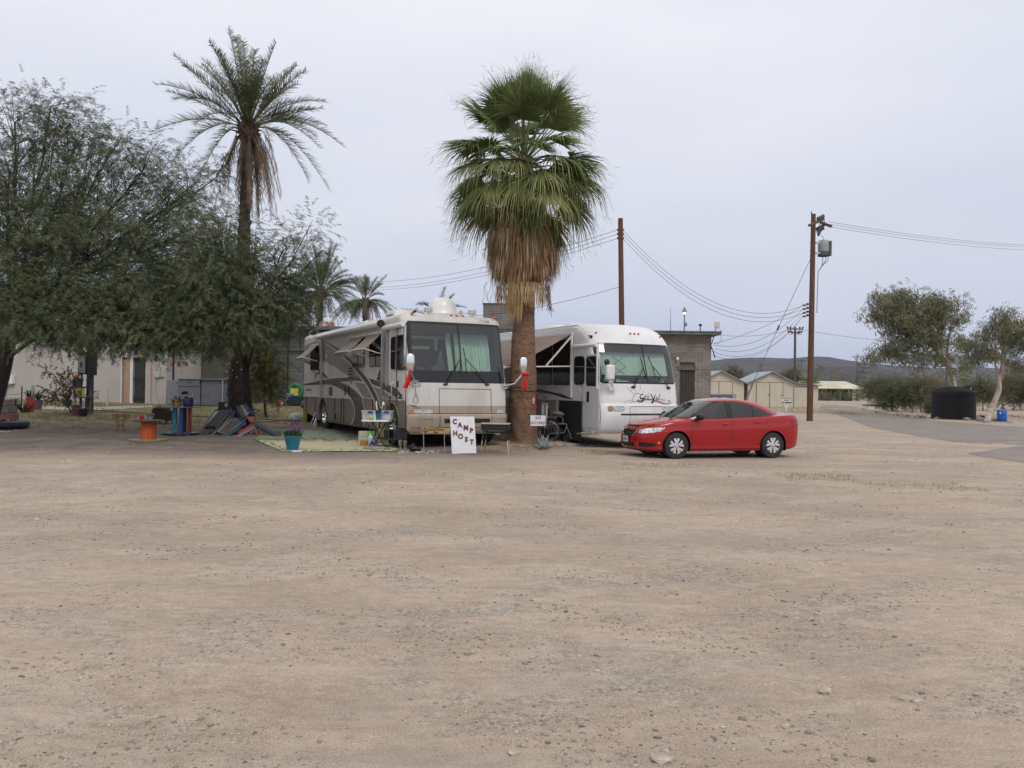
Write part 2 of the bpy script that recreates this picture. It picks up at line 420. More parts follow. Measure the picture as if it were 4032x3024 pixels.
def make_ground():
    a, g_ = axis_pts(-50, 50, .5, 9000); xs = np.concatenate([-50-g_[::-1], a, 50+g_])
    a2, _ = axis_pts(-4, 66, .5, 1); ys = np.concatenate([[-2000, -400, -60, -20], a2, 66+g_])
    X, Y = np.meshgrid(xs, ys, indexing='ij'); Z = ground(X, Y)
    V = np.stack([X, Y, Z], -1).reshape(-1, 3); ny = len(ys)
    i, j = np.meshgrid(np.arange(len(xs)-1), np.arange(ny-1), indexing='ij'); k = (i*ny+j).ravel()
    Fq = np.stack([k, k+ny, k+ny+1, k+1], -1)
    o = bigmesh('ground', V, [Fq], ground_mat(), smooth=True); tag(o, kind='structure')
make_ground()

def sheet(name, rows, mat_, nx=14, dz=.006, jit=0.0):
    """rows: list of (left point, right point) in xy; laid on the ground"""
    m_ = M(); P = []
    for a, b in rows:
        P.append([Vector((a[0]+(b[0]-a[0])*k/nx, a[1]+(b[1]-a[1])*k/nx, 0)) for k in range(nx+1)])
    for r in P:
        for p in r: p.z = gz(p.x, p.y)+dz
    m_.ngrid(P); return m_.build(name, mat_, smooth=True)
def dens(rows, n, jit=0):
    out_ = []
    for (a, b), (c, d) in zip(rows, rows[1:]):
        for k in range(n):
            t = k/n; j = random.uniform(-jit, jit); j2 = random.uniform(-jit, jit)
            out_.append(((a[0]*(1-t)+c[0]*t+j*.3, a[1]*(1-t)+c[1]*t+j), (b[0]*(1-t)+d[0]*t+j2*.3, b[1]*(1-t)+d[1]*t+j2)))
    out_.append(rows[-1]); return out_
asphalt = mat('worn_asphalt', (.185, .157, .142), .9, var=.14, vs=.8, col2=(.255, .218, .192), bump=.4, bs=30, ramp_=(.35, .7))
def gp(u, v): p = G(u, v); return (p.x, p.y)
near_e = [(3225, 1612), (3330, 1645), (3420, 1680), (3520, 1700), (3640, 1722), (3780, 1742), (3900, 1746), (4150, 1752)]
far_e = [(3235, 1592), (3380, 1602), (3500, 1628), (3620, 1650), (3740, 1662), (3860, 1670), (3960, 1678), (4200, 1695)]
o = sheet('road', dens([(gp(*a), gp(*b)) for a, b in zip(near_e, far_e)], 14, .5), asphalt); tag(o, kind='structure')
o = sheet('road', dens([(gp(3812, 1788), gp(3815, 1785)), (gp(3880, 1800), gp(3880, 1776)), (gp(4000, 1818), gp(4000, 1758)), (gp(4200, 1850), gp(4200, 1740))], 8, .04), asphalt); tag(o, kind='structure')
conc = mat('pale_concrete', (.36, .34, .31), .9, var=.12, vs=3, bump=.1)
pa = [(0, 1605), (150, 1612), (330, 1618), (470, 1612), (600, 1604)]
pb = [(0, 1595), (150, 1600), (330, 1605), (470, 1601), (600, 1597)]
o = sheet('path', dens([(gp(*a), gp(*b)) for a, b in zip(pa, pb)], 3), conc, dz=.012); tag(o, kind='structure')

# dry grass tufts (uncountable)
def grass_patch(name, regs, n, h, mat_, label, wind=.5):
    V = []; Fq = []; k = 0
    tot = sum(r[4] for r in regs)
    for (x0, x1, y0, y1, wgt) in regs:
        for _ in range(int(n*wgt/tot)):
            cx, cy = random.uniform(x0, x1), random.uniform(y0, y1)
            if sin(cx*2.1+sin(cy*1.3)*2)*sin(cy*1.9+cx*.4) < random.uniform(-.9, .5): continue
            z = gz(cx, cy)-.004
            for b_ in range(3):
                hh = h*random.uniform(.4, 1.2); a = random.uniform(0, 2*pi); l = random.uniform(.2, 1)*hh*wind; x, y = cx+random.uniform(-.05, .05), cy+random.uniform(-.05, .05)
                wd = .006; dx, dy = cos(a+1.57)*wd, sin(a+1.57)*wd
                V += [(x-dx, y-dy, z), (x+dx, y+dy, z), (x+cos(a)*l, y+sin(a)*l, z+hh)]; Fq.append((k, k+1, k+2)); k += 3
    o = bigmesh(name, np.array(V), [np.array(Fq)], mat_); tag(o, label, None, kind='stuff'); return o
drygrass = mat('dry_grass', (.30, .235, .12), .9, var=0, col2=(.17, .17, .07), vs=.9)
grass_patch('grass', [(-26, -7.5, 29, 37.5, 6), (-20, -9, 25.5, 29, .7)], 16000, .09, drygrass, 'dull dry lawn grass growing in front of the white stucco building')
p = G(3080, 1862); q = G(3350, 1880)
grass_patch('dry_grass', [(5.4, 6.9, 15.6, 16.9, .8), (6.4, 8.4, 14.2, 15.4, .7), (2.5, 4.5, 17.6, 18.6, .4), (-.9, 2.4, 20.0, 21.3, 3.2), (2.1, 2.7, 20.6, 21.6, 1.2)], 2600, .045, mat('straw', (.33, .27, .165), .9, var=.2, vs=3), 'sparse straw coloured grass on the open gravel and round the fan palm', .9)
grass_patch('roadside_grass', [(24, 42, 52, 66, 3), (21, 30, 62, 80, 2)], 7000, .16, mat('straw', (.36, .28, .15)), 'pale straw grass on the verge beside the black tank')

# loose stones (uncountable)
def rock_tmpl(seed, fl=.6):
    r_ = random.Random(seed); bm = bmesh.new(); bmesh.ops.create_icosphere(bm, subdivisions=1, radius=1)
    for v in bm.verts: v.co *= r_.uniform(.7, 1.15); v.co.z *= fl
    V = np.array([v.co[:] for v in bm.verts]); Fq = np.array([[v.index for v in f.verts] for f in bm.faces]); bm.free(); return V, Fq
def scatter(name, tm, pos, scl, mat_, tilt=.3):
    n = len(pos); Vs = []; Fs = []; off = 0
    which = rng.integers(0, len(tm), n)
    for k, (TV, TF) in enumerate(tm):
        s = np.where(which == k)[0]
        if not len(s): continue
        a = rng.uniform(0, 2*pi, len(s)); ca, sa = np.cos(a), np.sin(a)
        P = TV[None]*scl[s][:, None, None]*np.stack([rng.uniform(.8, 1.4, len(s)), rng.uniform(.7, 1.1, len(s)), rng.uniform(.6, 1.1, len(s))], -1)[:, None, :]
        x = P[..., 0]*ca[:, None]-P[..., 1]*sa[:, None]; y = P[..., 0]*sa[:, None]+P[..., 1]*ca[:, None]
        P = np.stack([x, y, P[..., 2]], -1)+pos[s][:, None, :]
        Vs.append(P.reshape(-1, 3)); Fs.append((TF[None]+(np.arange(len(s))*len(TV))[:, None, None]+off).reshape(-1, TF.shape[1])); off += len(s)*len(TV)
    return bigmesh(name, np.concatenate(Vs), Fs, mat_)
def island_mat(name, cols, rough=.9, scale_noise=0):
    m = bpy.data.materials.new(name); m.use_nodes = True; t = m.node_tree; b = t.nodes['Principled BSDF']; b.inputs['Roughness'].default_value = rough; b.inputs['Specular IOR Level'].default_value = .2
    g = nn(t, 'ShaderNodeNewGeometry'); rp = nn(t, 'ShaderNodeValToRGB'); rp.color_ramp.interpolation = 'LINEAR'; el = rp.color_ramp.elements
    for i, c in enumerate(cols):
        p = i/(len(cols)-1)
        if i == 0: el[0].position = 0; el[0].color = (*c, 1)
        elif i == len(cols)-1: el[-1].position = 1; el[-1].color = (*c, 1)
        else: x = el.new(p); x.color = (*c, 1)
    t.links.new(g.outputs['Random Per Island'], rp.inputs[0]); t.links.new(rp.outputs[0], b.inputs['Base Color']); return m
stone_mat = island_mat('mixed_stones', [(.10, .09, .085), (.30, .25, .20), (.22, .17, .13), (.38, .32, .26), (.17, .15, .145), (.33, .27, .22), (.52, .48, .43), (.26, .21, .17)])
N = 62000
r = 3.3*(32/3.3)**(rng.random(N)**.85); th = rng.uniform(-.63, .63, N); px_, py_ = r*np.sin(th), r*np.cos(th)
cl = np.sin(px_*1.3+np.sin(py_*2.1))*np.sin(py_*3.3+np.sin(px_*.8)*1.5)+.4*np.sin(px_*4+py_*5)
keep = cl > rng.uniform(-.35, 1.25, N); px_, py_, r = px_[keep], py_[keep], r[keep]
sz = np.exp(rng.normal(-5.3, .5, len(px_)))*(1+.035*r); sz = np.clip(sz, .0025, .04)
o = scatter('gravel', [rock_tmpl(i) for i in range(6)], np.stack([px_, py_, ground(px_, py_)+sz*.12], -1), sz, stone_mat); tag(o, 'loose mixed gravel stones strewn over the sandy lot', kind='stuff')
# a few litter pieces: single larger stones
for k, (u, v, s_) in enumerate([(2612, 2995, .05), (3245, 2735, .045), (3560, 2760, .04), (2455, 2715, .03), (2020, 2985, .03), (2640, 2440, .022), (3090, 2875, .03), (1985, 2345, .02)]):
    p = G(u, v); m_ = M(); V, Fq = rock_tmpl(90+k, .5); m_.add([(x*s_*1.4, y*s_, z*s_) for x, y, z in V], [tuple(f) for f in Fq])
    o = m_.build('stone', mat('tan_stone', (.40, .34, .28), .9, var=.25, vs=9)); o.location = p+Vector((0, 0, s_*.15)); o.rotation_euler[2] = k*1.3
    tag(o, 'larger tan stone lying loose on the open gravel', 'stone', 'larger stones on the gravel lot')

# hills ------------------------------------------------------------
def hill(name, prof, Y, mat_, label):
    pts = sorted(prof); us = np.array([p[0] for p in pts]); vs = np.array([p[1] for p in pts])
    uu = np.linspace(us[0], us[-1], 240); vv = np.interp(uu, us, vs); m_ = M(); rows = []
    rr = np.random.default_rng(3)
    nz = np.cumsum(rr.normal(0, .5, 240)); nz -= np.convolve(nz, np.ones(15)/15, 'same'); vv = vv+nz*.6
    P = [at(a, b, Y) for a, b in zip(uu, vv)]
    N_ = 15
    for k in range(N_+1):
        t = k/N_; row = []
        for i, p in enumerate(P):
            h = p.z+3; yy = Y-.33*Y*(1-t); sx = 1-.33*(1-t)
            z = -3+h*(t**1.35)+ (sin(i*.43+k*.9)+sin(i*.17-k*.6+2)+.6*sin(i*.9+k*1.7))*Y*.0011*sin(pi*t)
            row.append(Vector((p.x*sx, yy, z)))
        rows.append(row)
    back = [Vector((p.x*1.3, Y*1.35, -3)) for p in P]
    rows.append(back); m_.ngrid(rows)
    o = m_.build(name, mat_, smooth=True, ang=80); tag(o, label, kind='structure')
hillm = mat('dark_desert_rock', (.042, .038, .036), 1, var=0, col2=(.090, .080, .072), vs=.022, stretch=(1, 1, 2.5), spec=0, ramp_=(.35, .68), detail=8)
hill('far_hills', [(-2500, 1430), (-500, 1440), (1000, 1425), (2000, 1440), (2500, 1432), (2799, 1420), (2870, 1411), (3000, 1407), (3100, 1412), (3180, 1404), (3250, 1403), (3330, 1418), (3450, 1434), (3700, 1450), (3850, 1446), (4032, 1456), (5500, 1470), (7000, 1440)], 2600, hillm, 'long dark flat topped desert hills on the horizon')
hill('near_hills', [(-2500, 1500), (1500, 1490), (2799, 1478), (3000, 1470), (3150, 1460), (3230, 1446), (3380, 1442), (3480, 1452), (3620, 1478), (3760, 1500), (3900, 1492), (4100, 1500), (5500, 1515), (7000, 1500)], 1500, hillm, 'lower dark desert ridge in front of the far hills')

# buildings ---------------------------------------------------------
def brick_mat(name, bw, bh, c1, c2, mortar, ms=.012, off=.5, bump=.4):
    m = bpy.data.materials.new(name); m.use_nodes = True; t = m.node_tree; b = t.nodes['Principled BSDF']; b.inputs['Roughness'].default_value = .92; b.inputs['Specular IOR Level'].default_value = .2
    tcn = nn(t, 'ShaderNodeTexCoord'); s = nn(t, 'ShaderNodeSeparateXYZ'); t.links.new(tcn.outputs['Object'], s.inputs[0])
    ad = nn(t, 'ShaderNodeMath', operation='ADD'); t.links.new(s.outputs[0], ad.inputs[0]); t.links.new(s.outputs[1], ad.inputs[1])
    cx = nn(t, 'ShaderNodeCombineXYZ'); t.links.new(ad.outputs[0], cx.inputs[0]); t.links.new(s.outputs[2], cx.inputs[1])
    br = nn(t, 'ShaderNodeTexBrick'); br.inputs['Scale'].default_value = 1; br.inputs['Brick Width'].default_value = bw; br.inputs['Row Height'].default_value = bh
    br.inputs['Mortar Size'].default_value = ms; br.inputs['Mortar Smooth'].default_value = .2; br.offset = off
    br.inputs['Color1'].default_value = (*c1, 1); br.inputs['Color2'].default_value = (*c2, 1); br.inputs['Mortar'].default_value = (*mortar, 1); t.links.new(cx.outputs[0], br.inputs['Vector'])
    no = nn(t, 'ShaderNodeTexNoise'); no.inputs['Scale'].default_value = 1.2; no.inputs['Detail'].default_value = 6; t.links.new(tcn.outputs['Object'], no.inputs['Vector'])
    rp = nn(t, 'ShaderNodeValToRGB'); rp.color_ramp.elements[0].color = (.72, .72, .72, 1); rp.color_ramp.elements[1].color = (1.2, 1.2, 1.2, 1); rp.color_ramp.elements[0].position = .3; rp.color_ramp.elements[1].position = .7; t.links.new(no.outputs[0], rp.inputs[0])
    mm = nn(t, 'ShaderNodeMix', data_type='RGBA', blend_type='MULTIPLY'); mm.inputs[0].default_value = 1; t.links.new(br.outputs[0], mm.inputs[6]); t.links.new(rp.outputs[0], mm.inputs[7]); t.links.new(mm.outputs[2], b.inputs['Base Color'])
    bp = nn(t, 'ShaderNodeBump'); bp.inputs['Strength'].default_value = bump; bp.inputs['Distance'].default_value = .01; bp.invert = True; t.links.new(br.outputs['Fac'], bp.inputs['Height']); t.links.new(bp.outputs[0], b.inputs['Normal'])
    return m
slump = brick_mat('grey_brown_slump_block', .406, .102, (.150, .135, .118), (.215, .195, .170), (.40, .365, .32), .0075)
cmu = brick_mat('grey_concrete_block', .406, .203, (.105, .105, .108), (.125, .124, .125), (.20, .20, .205), .008)
stucco = mat('off_white_stucco', (.42, .385, .35), .95, var=.10, vs=.7, bump=.25, bs=45, col2=(.51, .47, .43), ramp_=(.3, .75))
rooftar = mat('roof_edge', (.12, .125, .13), .8, var=.3, vs=3)

# brick building behind the second motorhome
YB = 44.0; X0, X1 = at(1900, 1500, YB).x, at(2799, 1500, YB).x
ZT = at(2600, 1318, YB).z
bb = thing('brick_building', (X0, YB, 0), 'low grey brown block building with flat roof and chimney behind the motorhomes', 'building')
W_ = X1-X0; dx0, dx1 = at(2676, 1500, YB).x-X0, at(2735, 1500, YB).x-X0; dzt = at(2700, 1457, YB).z
m_ = M(); m_.b2((0, 0, -.2), (dx0, .3, ZT)); m_.b2((dx1, 0, -.2), (W_, .3, ZT)); m_.b2((dx0, 0, dzt+.42), (dx1, .3, ZT)); m_.b2((0, .3, -.2), (.3, 9, ZT)); m_.b2((W_-.3, .3, -.2), (W_, 9, ZT)); m_.b2((.3, 8.7, -.2), (W_-.3, 9, ZT))
m_.build('wall', slump, bb)
m_ = M(); m_.b2((-.3, -.45, ZT), (W_+.42, 9.3, ZT+.13)); m_.b2((-.33, -.48, ZT+.13), (W_+.45, 9.33, ZT+.2)); m_.build('roof', rooftar, bb, bevel=.01)
doorw = mat('weathered_dark_boards', (.055, .045, .038), .9, var=.35, vs=4, stretch=(10, 10, .8))
m_ = M(); n_ = 5; wd = (dx1-dx0)/n_
for k in range(n_): m_.b2((dx0+k*wd+.01, .06, -.2), (dx0+(k+1)*wd-.01, .12, dzt))
m_.b2((dx0, .125, -.2), (dx1, .16, dzt), 0); m_.build('door', doorw, bb)
m_ = M(); m_.b2((dx0-.12, -.05, dzt), (dx1+.05, .1, dzt+.2)); m_.b2((dx0, .1, dzt+.2), (dx1, .2, dzt+.42)); m_.build('lintel', mat('faded_green_wood', (.10, .115, .065), .9, var=.25, vs=6), bb)
c0, c1 = at(1897, 1400, YB).x-X0+.02, at(2012, 1400, YB).x-X0; zc = at(1950, 1193, YB).z
m_ = M(); m_.b2((c0, .6, ZT+.2), (c1+.3, 2.0, zc)); m_.build('chimney', slump, bb); m_ = M(); m_.b2((c0-.04, .56, zc), (c1+.34, 2.04, zc+.06)); m_.build('chimney_cap', rooftar, bb)
# small camera on the wall
p = at(2668, 1413, YB-.15); m_ = M(); m_.ell((0, 0, 0), .09); m_.b2((-.03, 0, -.05), (.03, .16, .12)); o = m_.build('security_camera', white_paint, loc=p, smooth=True); tag(o, 'small white dome camera on the block wall above the boarded door', 'camera')
# rooftop bits
rp0 = at(2641, 1312, YB+1); m_ = M(); m_.cyl((0, 0, ZT-rp0.z+.1), (-.04, 0, at(2641, 1213, YB+1).z-rp0.z), .018, .008, 6); o = m_.build('antenna_rod', dark_metal, loc=rp0); tag(o, 'thin bare antenna rod standing on the flat roof', 'antenna')
q0 = at(2757, 1312, YB+1.5); m_ = M(); zz = at(2757, 1283, YB+1.5).z-q0.z; m_.cyl((0, 0, ZT-q0.z+.15), (0, 0, zz), .03, n=8); m_.lathe([(.03, zz-.02), (.09, zz), (.10, zz+.07), (.05, zz+.11), (0, zz+.11)], n=10); o = m_.build('vent_pipe', dark_metal, loc=q0, smooth=True); tag(o, 'short capped vent pipe on the flat roof', 'vent')
q0 = at(2816, 1340, YB-.1); t = thing('panel_antenna', q0, 'cream flat panel antenna on a bracket at the roof corner', 'antenna')
zz = [at(2816, v, YB-.1).z-q0.z for v in (1290, 1266)]
m_ = M(); m_.b2((-.06, -.1, zz[0]), (.22, .02, zz[1])); m_.build('panel', mat('cream_plastic', (.55, .54, .42), .5, var=.1), t, bevel=.02)
m_ = M(); m_.tube([(-.24, .1, -.28), (-.16, 0, -.12), (.0, 0, zz[0]-.12), (.06, -.04, zz[0]+.05)], .025, 6); m_.tube([(.06, 0, zz[0]), (.28, 0, zz[0]-.12), (.34, 0, -.05), (.15, 0, -.2), (-.1, 0, -.15)], .01, 5); m_.tube([(-.22, .05, -.3), (-.1, 0, -.6), (.0, 0, -.95)], .03, 6); m_.build('bracket', dark_metal, t)

# concrete block building on the left behind the first motorhome
YC = 39.5; X0, X1 = at(905, 1500, YC).x, at(1870, 1500, YC).x; ZT = at(1100, 1297, YC).z
cb = thing('block_building', (X0, YC, 0), 'plain dark grey concrete block building with a flat roof behind the brown and cream motorhome', 'building')
m_ = M(); m_.b2((0, 0, -.2), (X1-X0, 7, ZT)); m_.build('wall', cmu, cb)
m_ = M(); m_.b2((-.3, -.35, ZT), (X1-X0+.3, 7.3, ZT+.16)); m_.build('roof', rooftar, cb)
xx = at(1133, 1500, YC).x-X0; m_ = M(); m_.cyl((xx, -.06, .6), (xx, -.06, ZT), .045, n=8); m_.build('downpipe', dark_metal, cb, smooth=True)
zz = at(1120, 1383, YC).z; m_ = M(); m_.tube([(xx-1.3, -.05, zz), (xx, -.09, zz), (xx+1.3, -.05, zz)], .025, 6); m_.build('conduit', dark_metal, cb)
# rooftop cooler
p = at(1289, 1290, YC+1.2); t = thing('rooftop_cooler', (p.x, YC+1.2, ZT+.16), 'rusty white cooler unit on the flat roof beside the palm', 'cooler')
hh = at(1289, 1268, YC+1.2).z-ZT-.16; ht = at(1289, 1250, YC+1.2).z-ZT-.16
m_ = M(); m_.b2((-.33, -.3, 0), (.33, .3, hh)); m_.build('housing', mat('rusty_sheet', (.55, .50, .42), .7, var=.1, vs=3, col2=(.30, .10, .03), ramp_=(.45, .6)), t, bevel=.01)
m_ = M(); m_.lathe([(.24, hh), (.24, hh+.12), (.15, ht-.04), (.06, ht), (0, ht)], n=12); m_.build('vent_dome', white_paint, t, smooth=True)

# white stucco building on the left
A = Vector((at(655, 1500, 38).x, 38, 0)); Bp = Vector((at(-260, 1500, 41.5).x, 41.5, 0)); dv = (A-Bp); LW = dv.length; ang = atan2(dv.y, dv.x)
wb = thing('stucco_building', Bp, 'long off white stucco building behind the mesquite tree with a barred door', 'building', rz=ang)
def wloc(u, v=1500):   # local x on the wall for image column u
    r_ = ray(u, v); n_ = Vector((-dv.y, dv.x)); t_ = (n_.x*Bp.x+n_.y*Bp.y)/(n_.x*r_.x+n_.y*r_.y); q_ = Vector((r_.x*t_, r_.y*t_, CAM_Z+r_.z*t_)); return (q_-Bp).dot(dv.normalized()), q_.z
H1 = 4.6
xw0, _ = wloc(480); xw1, _ = wloc(572); _, zd = wloc(540, 1407)
m_ = M(); m_.b2((0, 0, -.2), (xw0, .25, H1)); m_.b2((xw1, 0, -.2), (LW, .25, H1)); m_.b2((xw0, 0, zd), (xw1, .25, H1)); m_.b2((0, .25, -.2), (.25, 7, H1)); m_.b2((LW-.25, .25, -.2), (LW, 7, H1)); m_.b2((.25, 6.75, -.2), (LW-.25, 7, H1)); m_.build('wall', stucco, wb)
m_ = M(); m_.b2((-.4, -.5, H1), (LW+.2, 7.4, H1+.2)); m_.build('roof', rooftar, wb)
xm, _ = wloc(510); xm2, _ = wloc(520)
m_ = M(); m_.b2((xw0+.02, .10, .3), (xm, .16, zd-.02)); m_.build('door', mat('tan_door', (.42, .27, .18), .7, var=.1, vs=4), wb)
m_ = M(); m_.b2((xm, .03, .3), (xm2, .2, zd)); m_.b2((xw0-.05, -.02, .3), (xw0, .06, zd+.02)); m_.build('door_frame', white_paint, wb)
m_ = M(); m_.b2((xm2, .16, .3), (xw1, .2, zd), 1)
for k in range(9):
    x = xm2+(xw1-xm2)*(k+.5)/9; m_.cyl((x, .06, .4), (x, .06, zd-.04), .012, n=5)
for f_ in (0, .25, .62, 1): z = .4+(zd-.45)*f_; m_.b2((xm2, .04, z-.015), (xw1, .08, z+.02))
m_.b2((xw1-.05, .03, .35), (xw1, .09, zd-.02)); m_.b2((xw1-.16, -.02, 1.5), (xw1-.02, .04, 1.72)); m_.build('security_gate', [dark_metal, mat('screen_grey', (.085, .085, .09), .8, var=.2)], wb)
xx, _ = wloc(594); m_ = M(); m_.tube([(xx, -.06, 3.6), (xx, -.06, .78), (xx+.06, -.1, .68), (xx+.22, -.2, .66)], .045, 8); m_.build('drainpipe', mat('pinkish_pipe', (.42, .33, .29), .6, var=.15), wb, smooth=True)
xx, z_ = wloc(615, 1465); m_ = M(); m_.b2((xx-.05, -.1, z_-.25), (xx+.24, -.01, z_+.25)); m_.b2((xx+.24, -.08, z_-.22), (xx+.45, -.01, z_-.18)); m_.tube([(xx, -.05, z_-.2), (xx, -.05, z_-1.0), (xx+.25, -.05, z_-1.5)], .02, 6); m_.build('meter_box', stucco, wb)
xx, z_ = wloc(45, 1495); m_ = M(); m_.b2((xx-.15, -.18, z_-.2), (xx+.25, -.01, z_+.22)); m_.tube([(xx+.1, -.05, z_-.2), (xx-.2, -.06, z_-.3), (xx-.35, -.08, z_-.9)], .025, 6); m_.build('utility_box', white_paint, wb)
xx, z_ = wloc(24, 1480); m_ = M(); m_.cyl((xx, -.06, .8), (xx, -.06, 3.8), .06, n=8); m_.build('drainpipe', stucco, wb, smooth=True)
xx, z_ = wloc(689, 1500)
# recessed grey green wing
p0 = at(655, 1500, 40.5); p1 = at(905, 1500, 40.5)
t = thing('side_wing', (p0.x, 40.5, 0), 'shaded olive grey wall wing between the stucco building and the block building', 'building')
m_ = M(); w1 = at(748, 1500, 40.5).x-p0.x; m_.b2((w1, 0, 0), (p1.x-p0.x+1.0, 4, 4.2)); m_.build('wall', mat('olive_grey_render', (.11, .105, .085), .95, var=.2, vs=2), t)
m_ = M(); m_.b2((0, -.6, 0), (w1-.02, 4, 4.2)); m_.build('end_wall', stucco, t)
m_ = M(); m_.cyl((at(689, 1500, 38).x-p0.x, -2.7, 0.3), (at(689, 1500, 38).x-p0.x, -2.7, 4.2), .05, n=8); m_.build('porch_post', dark_metal, t)
# dirt mound + grey cabinets
p = G(770, 1580); m_ = M(); m_.ell((0, 0, 0), (2.9, 1.1, .38), 24, 10, jit=.05); o = m_.build('dirt_mound', mat('mound_soil', (.21, .165, .125), .95, var=.2, vs=2, bump=.5, bs=6), smooth=True, ang=80); o.location = (p.x-.3, p.y+1.3, p.z-.05); tag(o, 'low mound of bare soil under the grey counter', kind='structure')
Yk = 37.2; x0 = at(655, 1500, Yk).x; x1 = at(893, 1500, Yk).x; z0 = at(770, 1568, Yk).z; z1 = at(770, 1492, Yk).z
t = thing('outdoor_counter', (x0, Yk, z0), 'long blue grey outdoor counter cabinet on the dirt mound', 'counter')
gm = mat('blue_grey_paint', (.135, .145, .165), .6, var=.12, vs=4); Wk = x1-x0; Hk = z1-z0
m_ = M(); m_.b2((0, .1, -.3), (Wk*.19, 1.0, Hk*.93)); m_.build('side_panel', mat('blue_grey_light', (.19, .205, .225), .6, var=.12), t, bevel=.01)
m_ = M(); m_.b2((Wk*.2, 0, -.3), (Wk*.56, .9, Hk*.98)); m_.b2((Wk*.575, .04, -.3), (Wk*.97, .9, Hk*.97)); m_.build('cabinet', gm, t)
m_ = M(); m_.b2((Wk*.205, -.03, Hk*.62), (Wk*.555, .0-.003, Hk*.93)); m_.tube([(Wk*.34, -.05, Hk*.82), (Wk*.38, -.07, Hk*.86), (Wk*.43, -.07, Hk*.85), (Wk*.45, -.05, Hk*.81)], .012, 6); m_.build('drawer', gm, t)
m_ = M(); m_.b2((Wk*.19, -.08, Hk*.98), (Wk*1.01, .95, Hk*1.02)); m_.build('worktop', mat('counter_top', (.22, .23, .26), .5, var=.1), t)
m_ = M(); m_.b2((Wk*.925, -.02, -.3), (Wk*.945, .0, Hk*.97)); m_.build('trim_strip', alu, t)

# sheds -------------------------------------------------------------
shedw = mat('cream_board_siding', (.50, .44, .35), .85, var=.07, vs=1.5, stretch=(6, 6, .4), col2=(.58, .52, .42))
tin = mat('galvanised_tin', (.30, .33, .38), .5, .4, var=.15, vs=1)
YS = 84.0
def X(u, Y=YS): return at(u, 1530, Y).x
def Z(u, v, Y=YS): return at(u, v, Y).z
def shed(uL, uPk, uR, vPk, vL, vR, depth, label, doors, low=None):
    x0 = X(uL); t = thing('shed', (x0, YS, 0), label, 'shed', group='cream sheds')
    xp, xr = X(uPk)-x0, X(uR)-x0; zp, zl, zr = Z(uPk, vPk), Z(uL, vL), Z(uR, vR)
    prof = [(0, -.1), (xr, -.1), (xr, zr), (xp, zp), (0, zl)]
    if low: xl, zlw = X(low[0])-x0, Z(low[0], low[1]); prof = [(0, -.1), (xr, -.1), (xr, zr), (xl, zlw), (xp, zp), (0, zl)]
    m_ = M(); m_.prism(prof, (0, 0, 0), (1, 0, 0), (0, 0, 1), -depth); m_.build('wall', shedw, t)
    ev = .3; pr = [(-ev, zl-ev*.42), (xp, zp+.02)] + ([(xl, zlw+.02)] if low else []) + [(xr+ev, zr+.02-ev*.12 if low else zr-ev*.42)]
    m_ = M()
    for a, b in zip(pr, pr[1:]):
        m_.add([(a[0], -.35, a[1]), (b[0], -.35, b[1]), (b[0], depth+.2, b[1]), (a[0], depth+.2, a[1]), (a[0], -.35, a[1]+.09), (b[0], -.35, b[1]+.09), (b[0], depth+.2, b[1]+.09), (a[0], depth+.2, a[1]+.09)], [(0, 1, 2, 3), (7, 6, 5, 4), (0, 4, 5, 1), (1, 5, 6, 2), (2, 6, 7, 3), (3, 7, 4, 0)])
    m_.build('roof', tin, t)
    for (u0, u1, v0) in doors:
        m_ = M(); a, b = X(u0)-x0, X(u1)-x0; h = Z(u0, v0); m_.b2((a+.03, -.06, .02), (b-.03, -.003, h)); o = m_.build('door', shedw, t)
        f = M(); f.b2((a-.03, -.045, 0), (a+.03, -.002, h)); f.b2((b-.03, -.045, 0), (b+.03, -.002, h)); f.b2((a-.03, -.045, h), (b+.03, -.002, h+.06)); f.build('door_gap', mat('dark_gap', (.19, .15, .11), .9, var=.2), o)
        f = M(); f.box((b-.12, -.08, 1.25), (.08, .04, .12)); f.build('latch', dark_metal, o)
    return t
shed(2745, 2837, 2930, 1463, 1510, 1508, 5.5, 'narrow cream plank shed half hidden behind the brick building', [(2772, 2830, 1503), (2830, 2883, 1503)])
shed(2945, 3037, 3222, 1466, 1507, 1519, 5.5, 'wide cream plank shed with a lean to side and three doors behind the red car', [(2978, 3030, 1507), (3030, 3083, 1507), (3126, 3196, 1524)], low=(3128, 1510))
p = at(2865, 1568, 60); t = thing('wooden_chest', (p.x, 60, 0), 'grey brown chest standing in front of the cream sheds', 'chest')
m_ = M(); m_.b2((-1.2, 0, 0), (.6, .7, at(2865, 1556, 60).z)); m_.build('chest_body', mat('grey_brown', (.14, .125, .12), .8, var=.15), t, bevel=.02); m_ = M(); m_.b2((-1.22, -.02, at(2865, 1556, 60).z), (.62, .72, at(2865, 1551, 60).z)); m_.b2((.35, -.05, .4), (.63, -.02, at(2865, 1551, 60).z)); m_.build('chest_lid', tin, t)
Y3 = 150.0; x0, x1 = X(3205, Y3), X(3404, Y3); t = thing('long_shed', (x0, Y3, 0), 'long low outbuilding with a pale cream roof beyond the pole', 'shed')
ze, zr = at(3300, 1529, Y3).z, at(3300, 1501, Y3+6).z; m_ = M(); wl = x1-x0-1.2
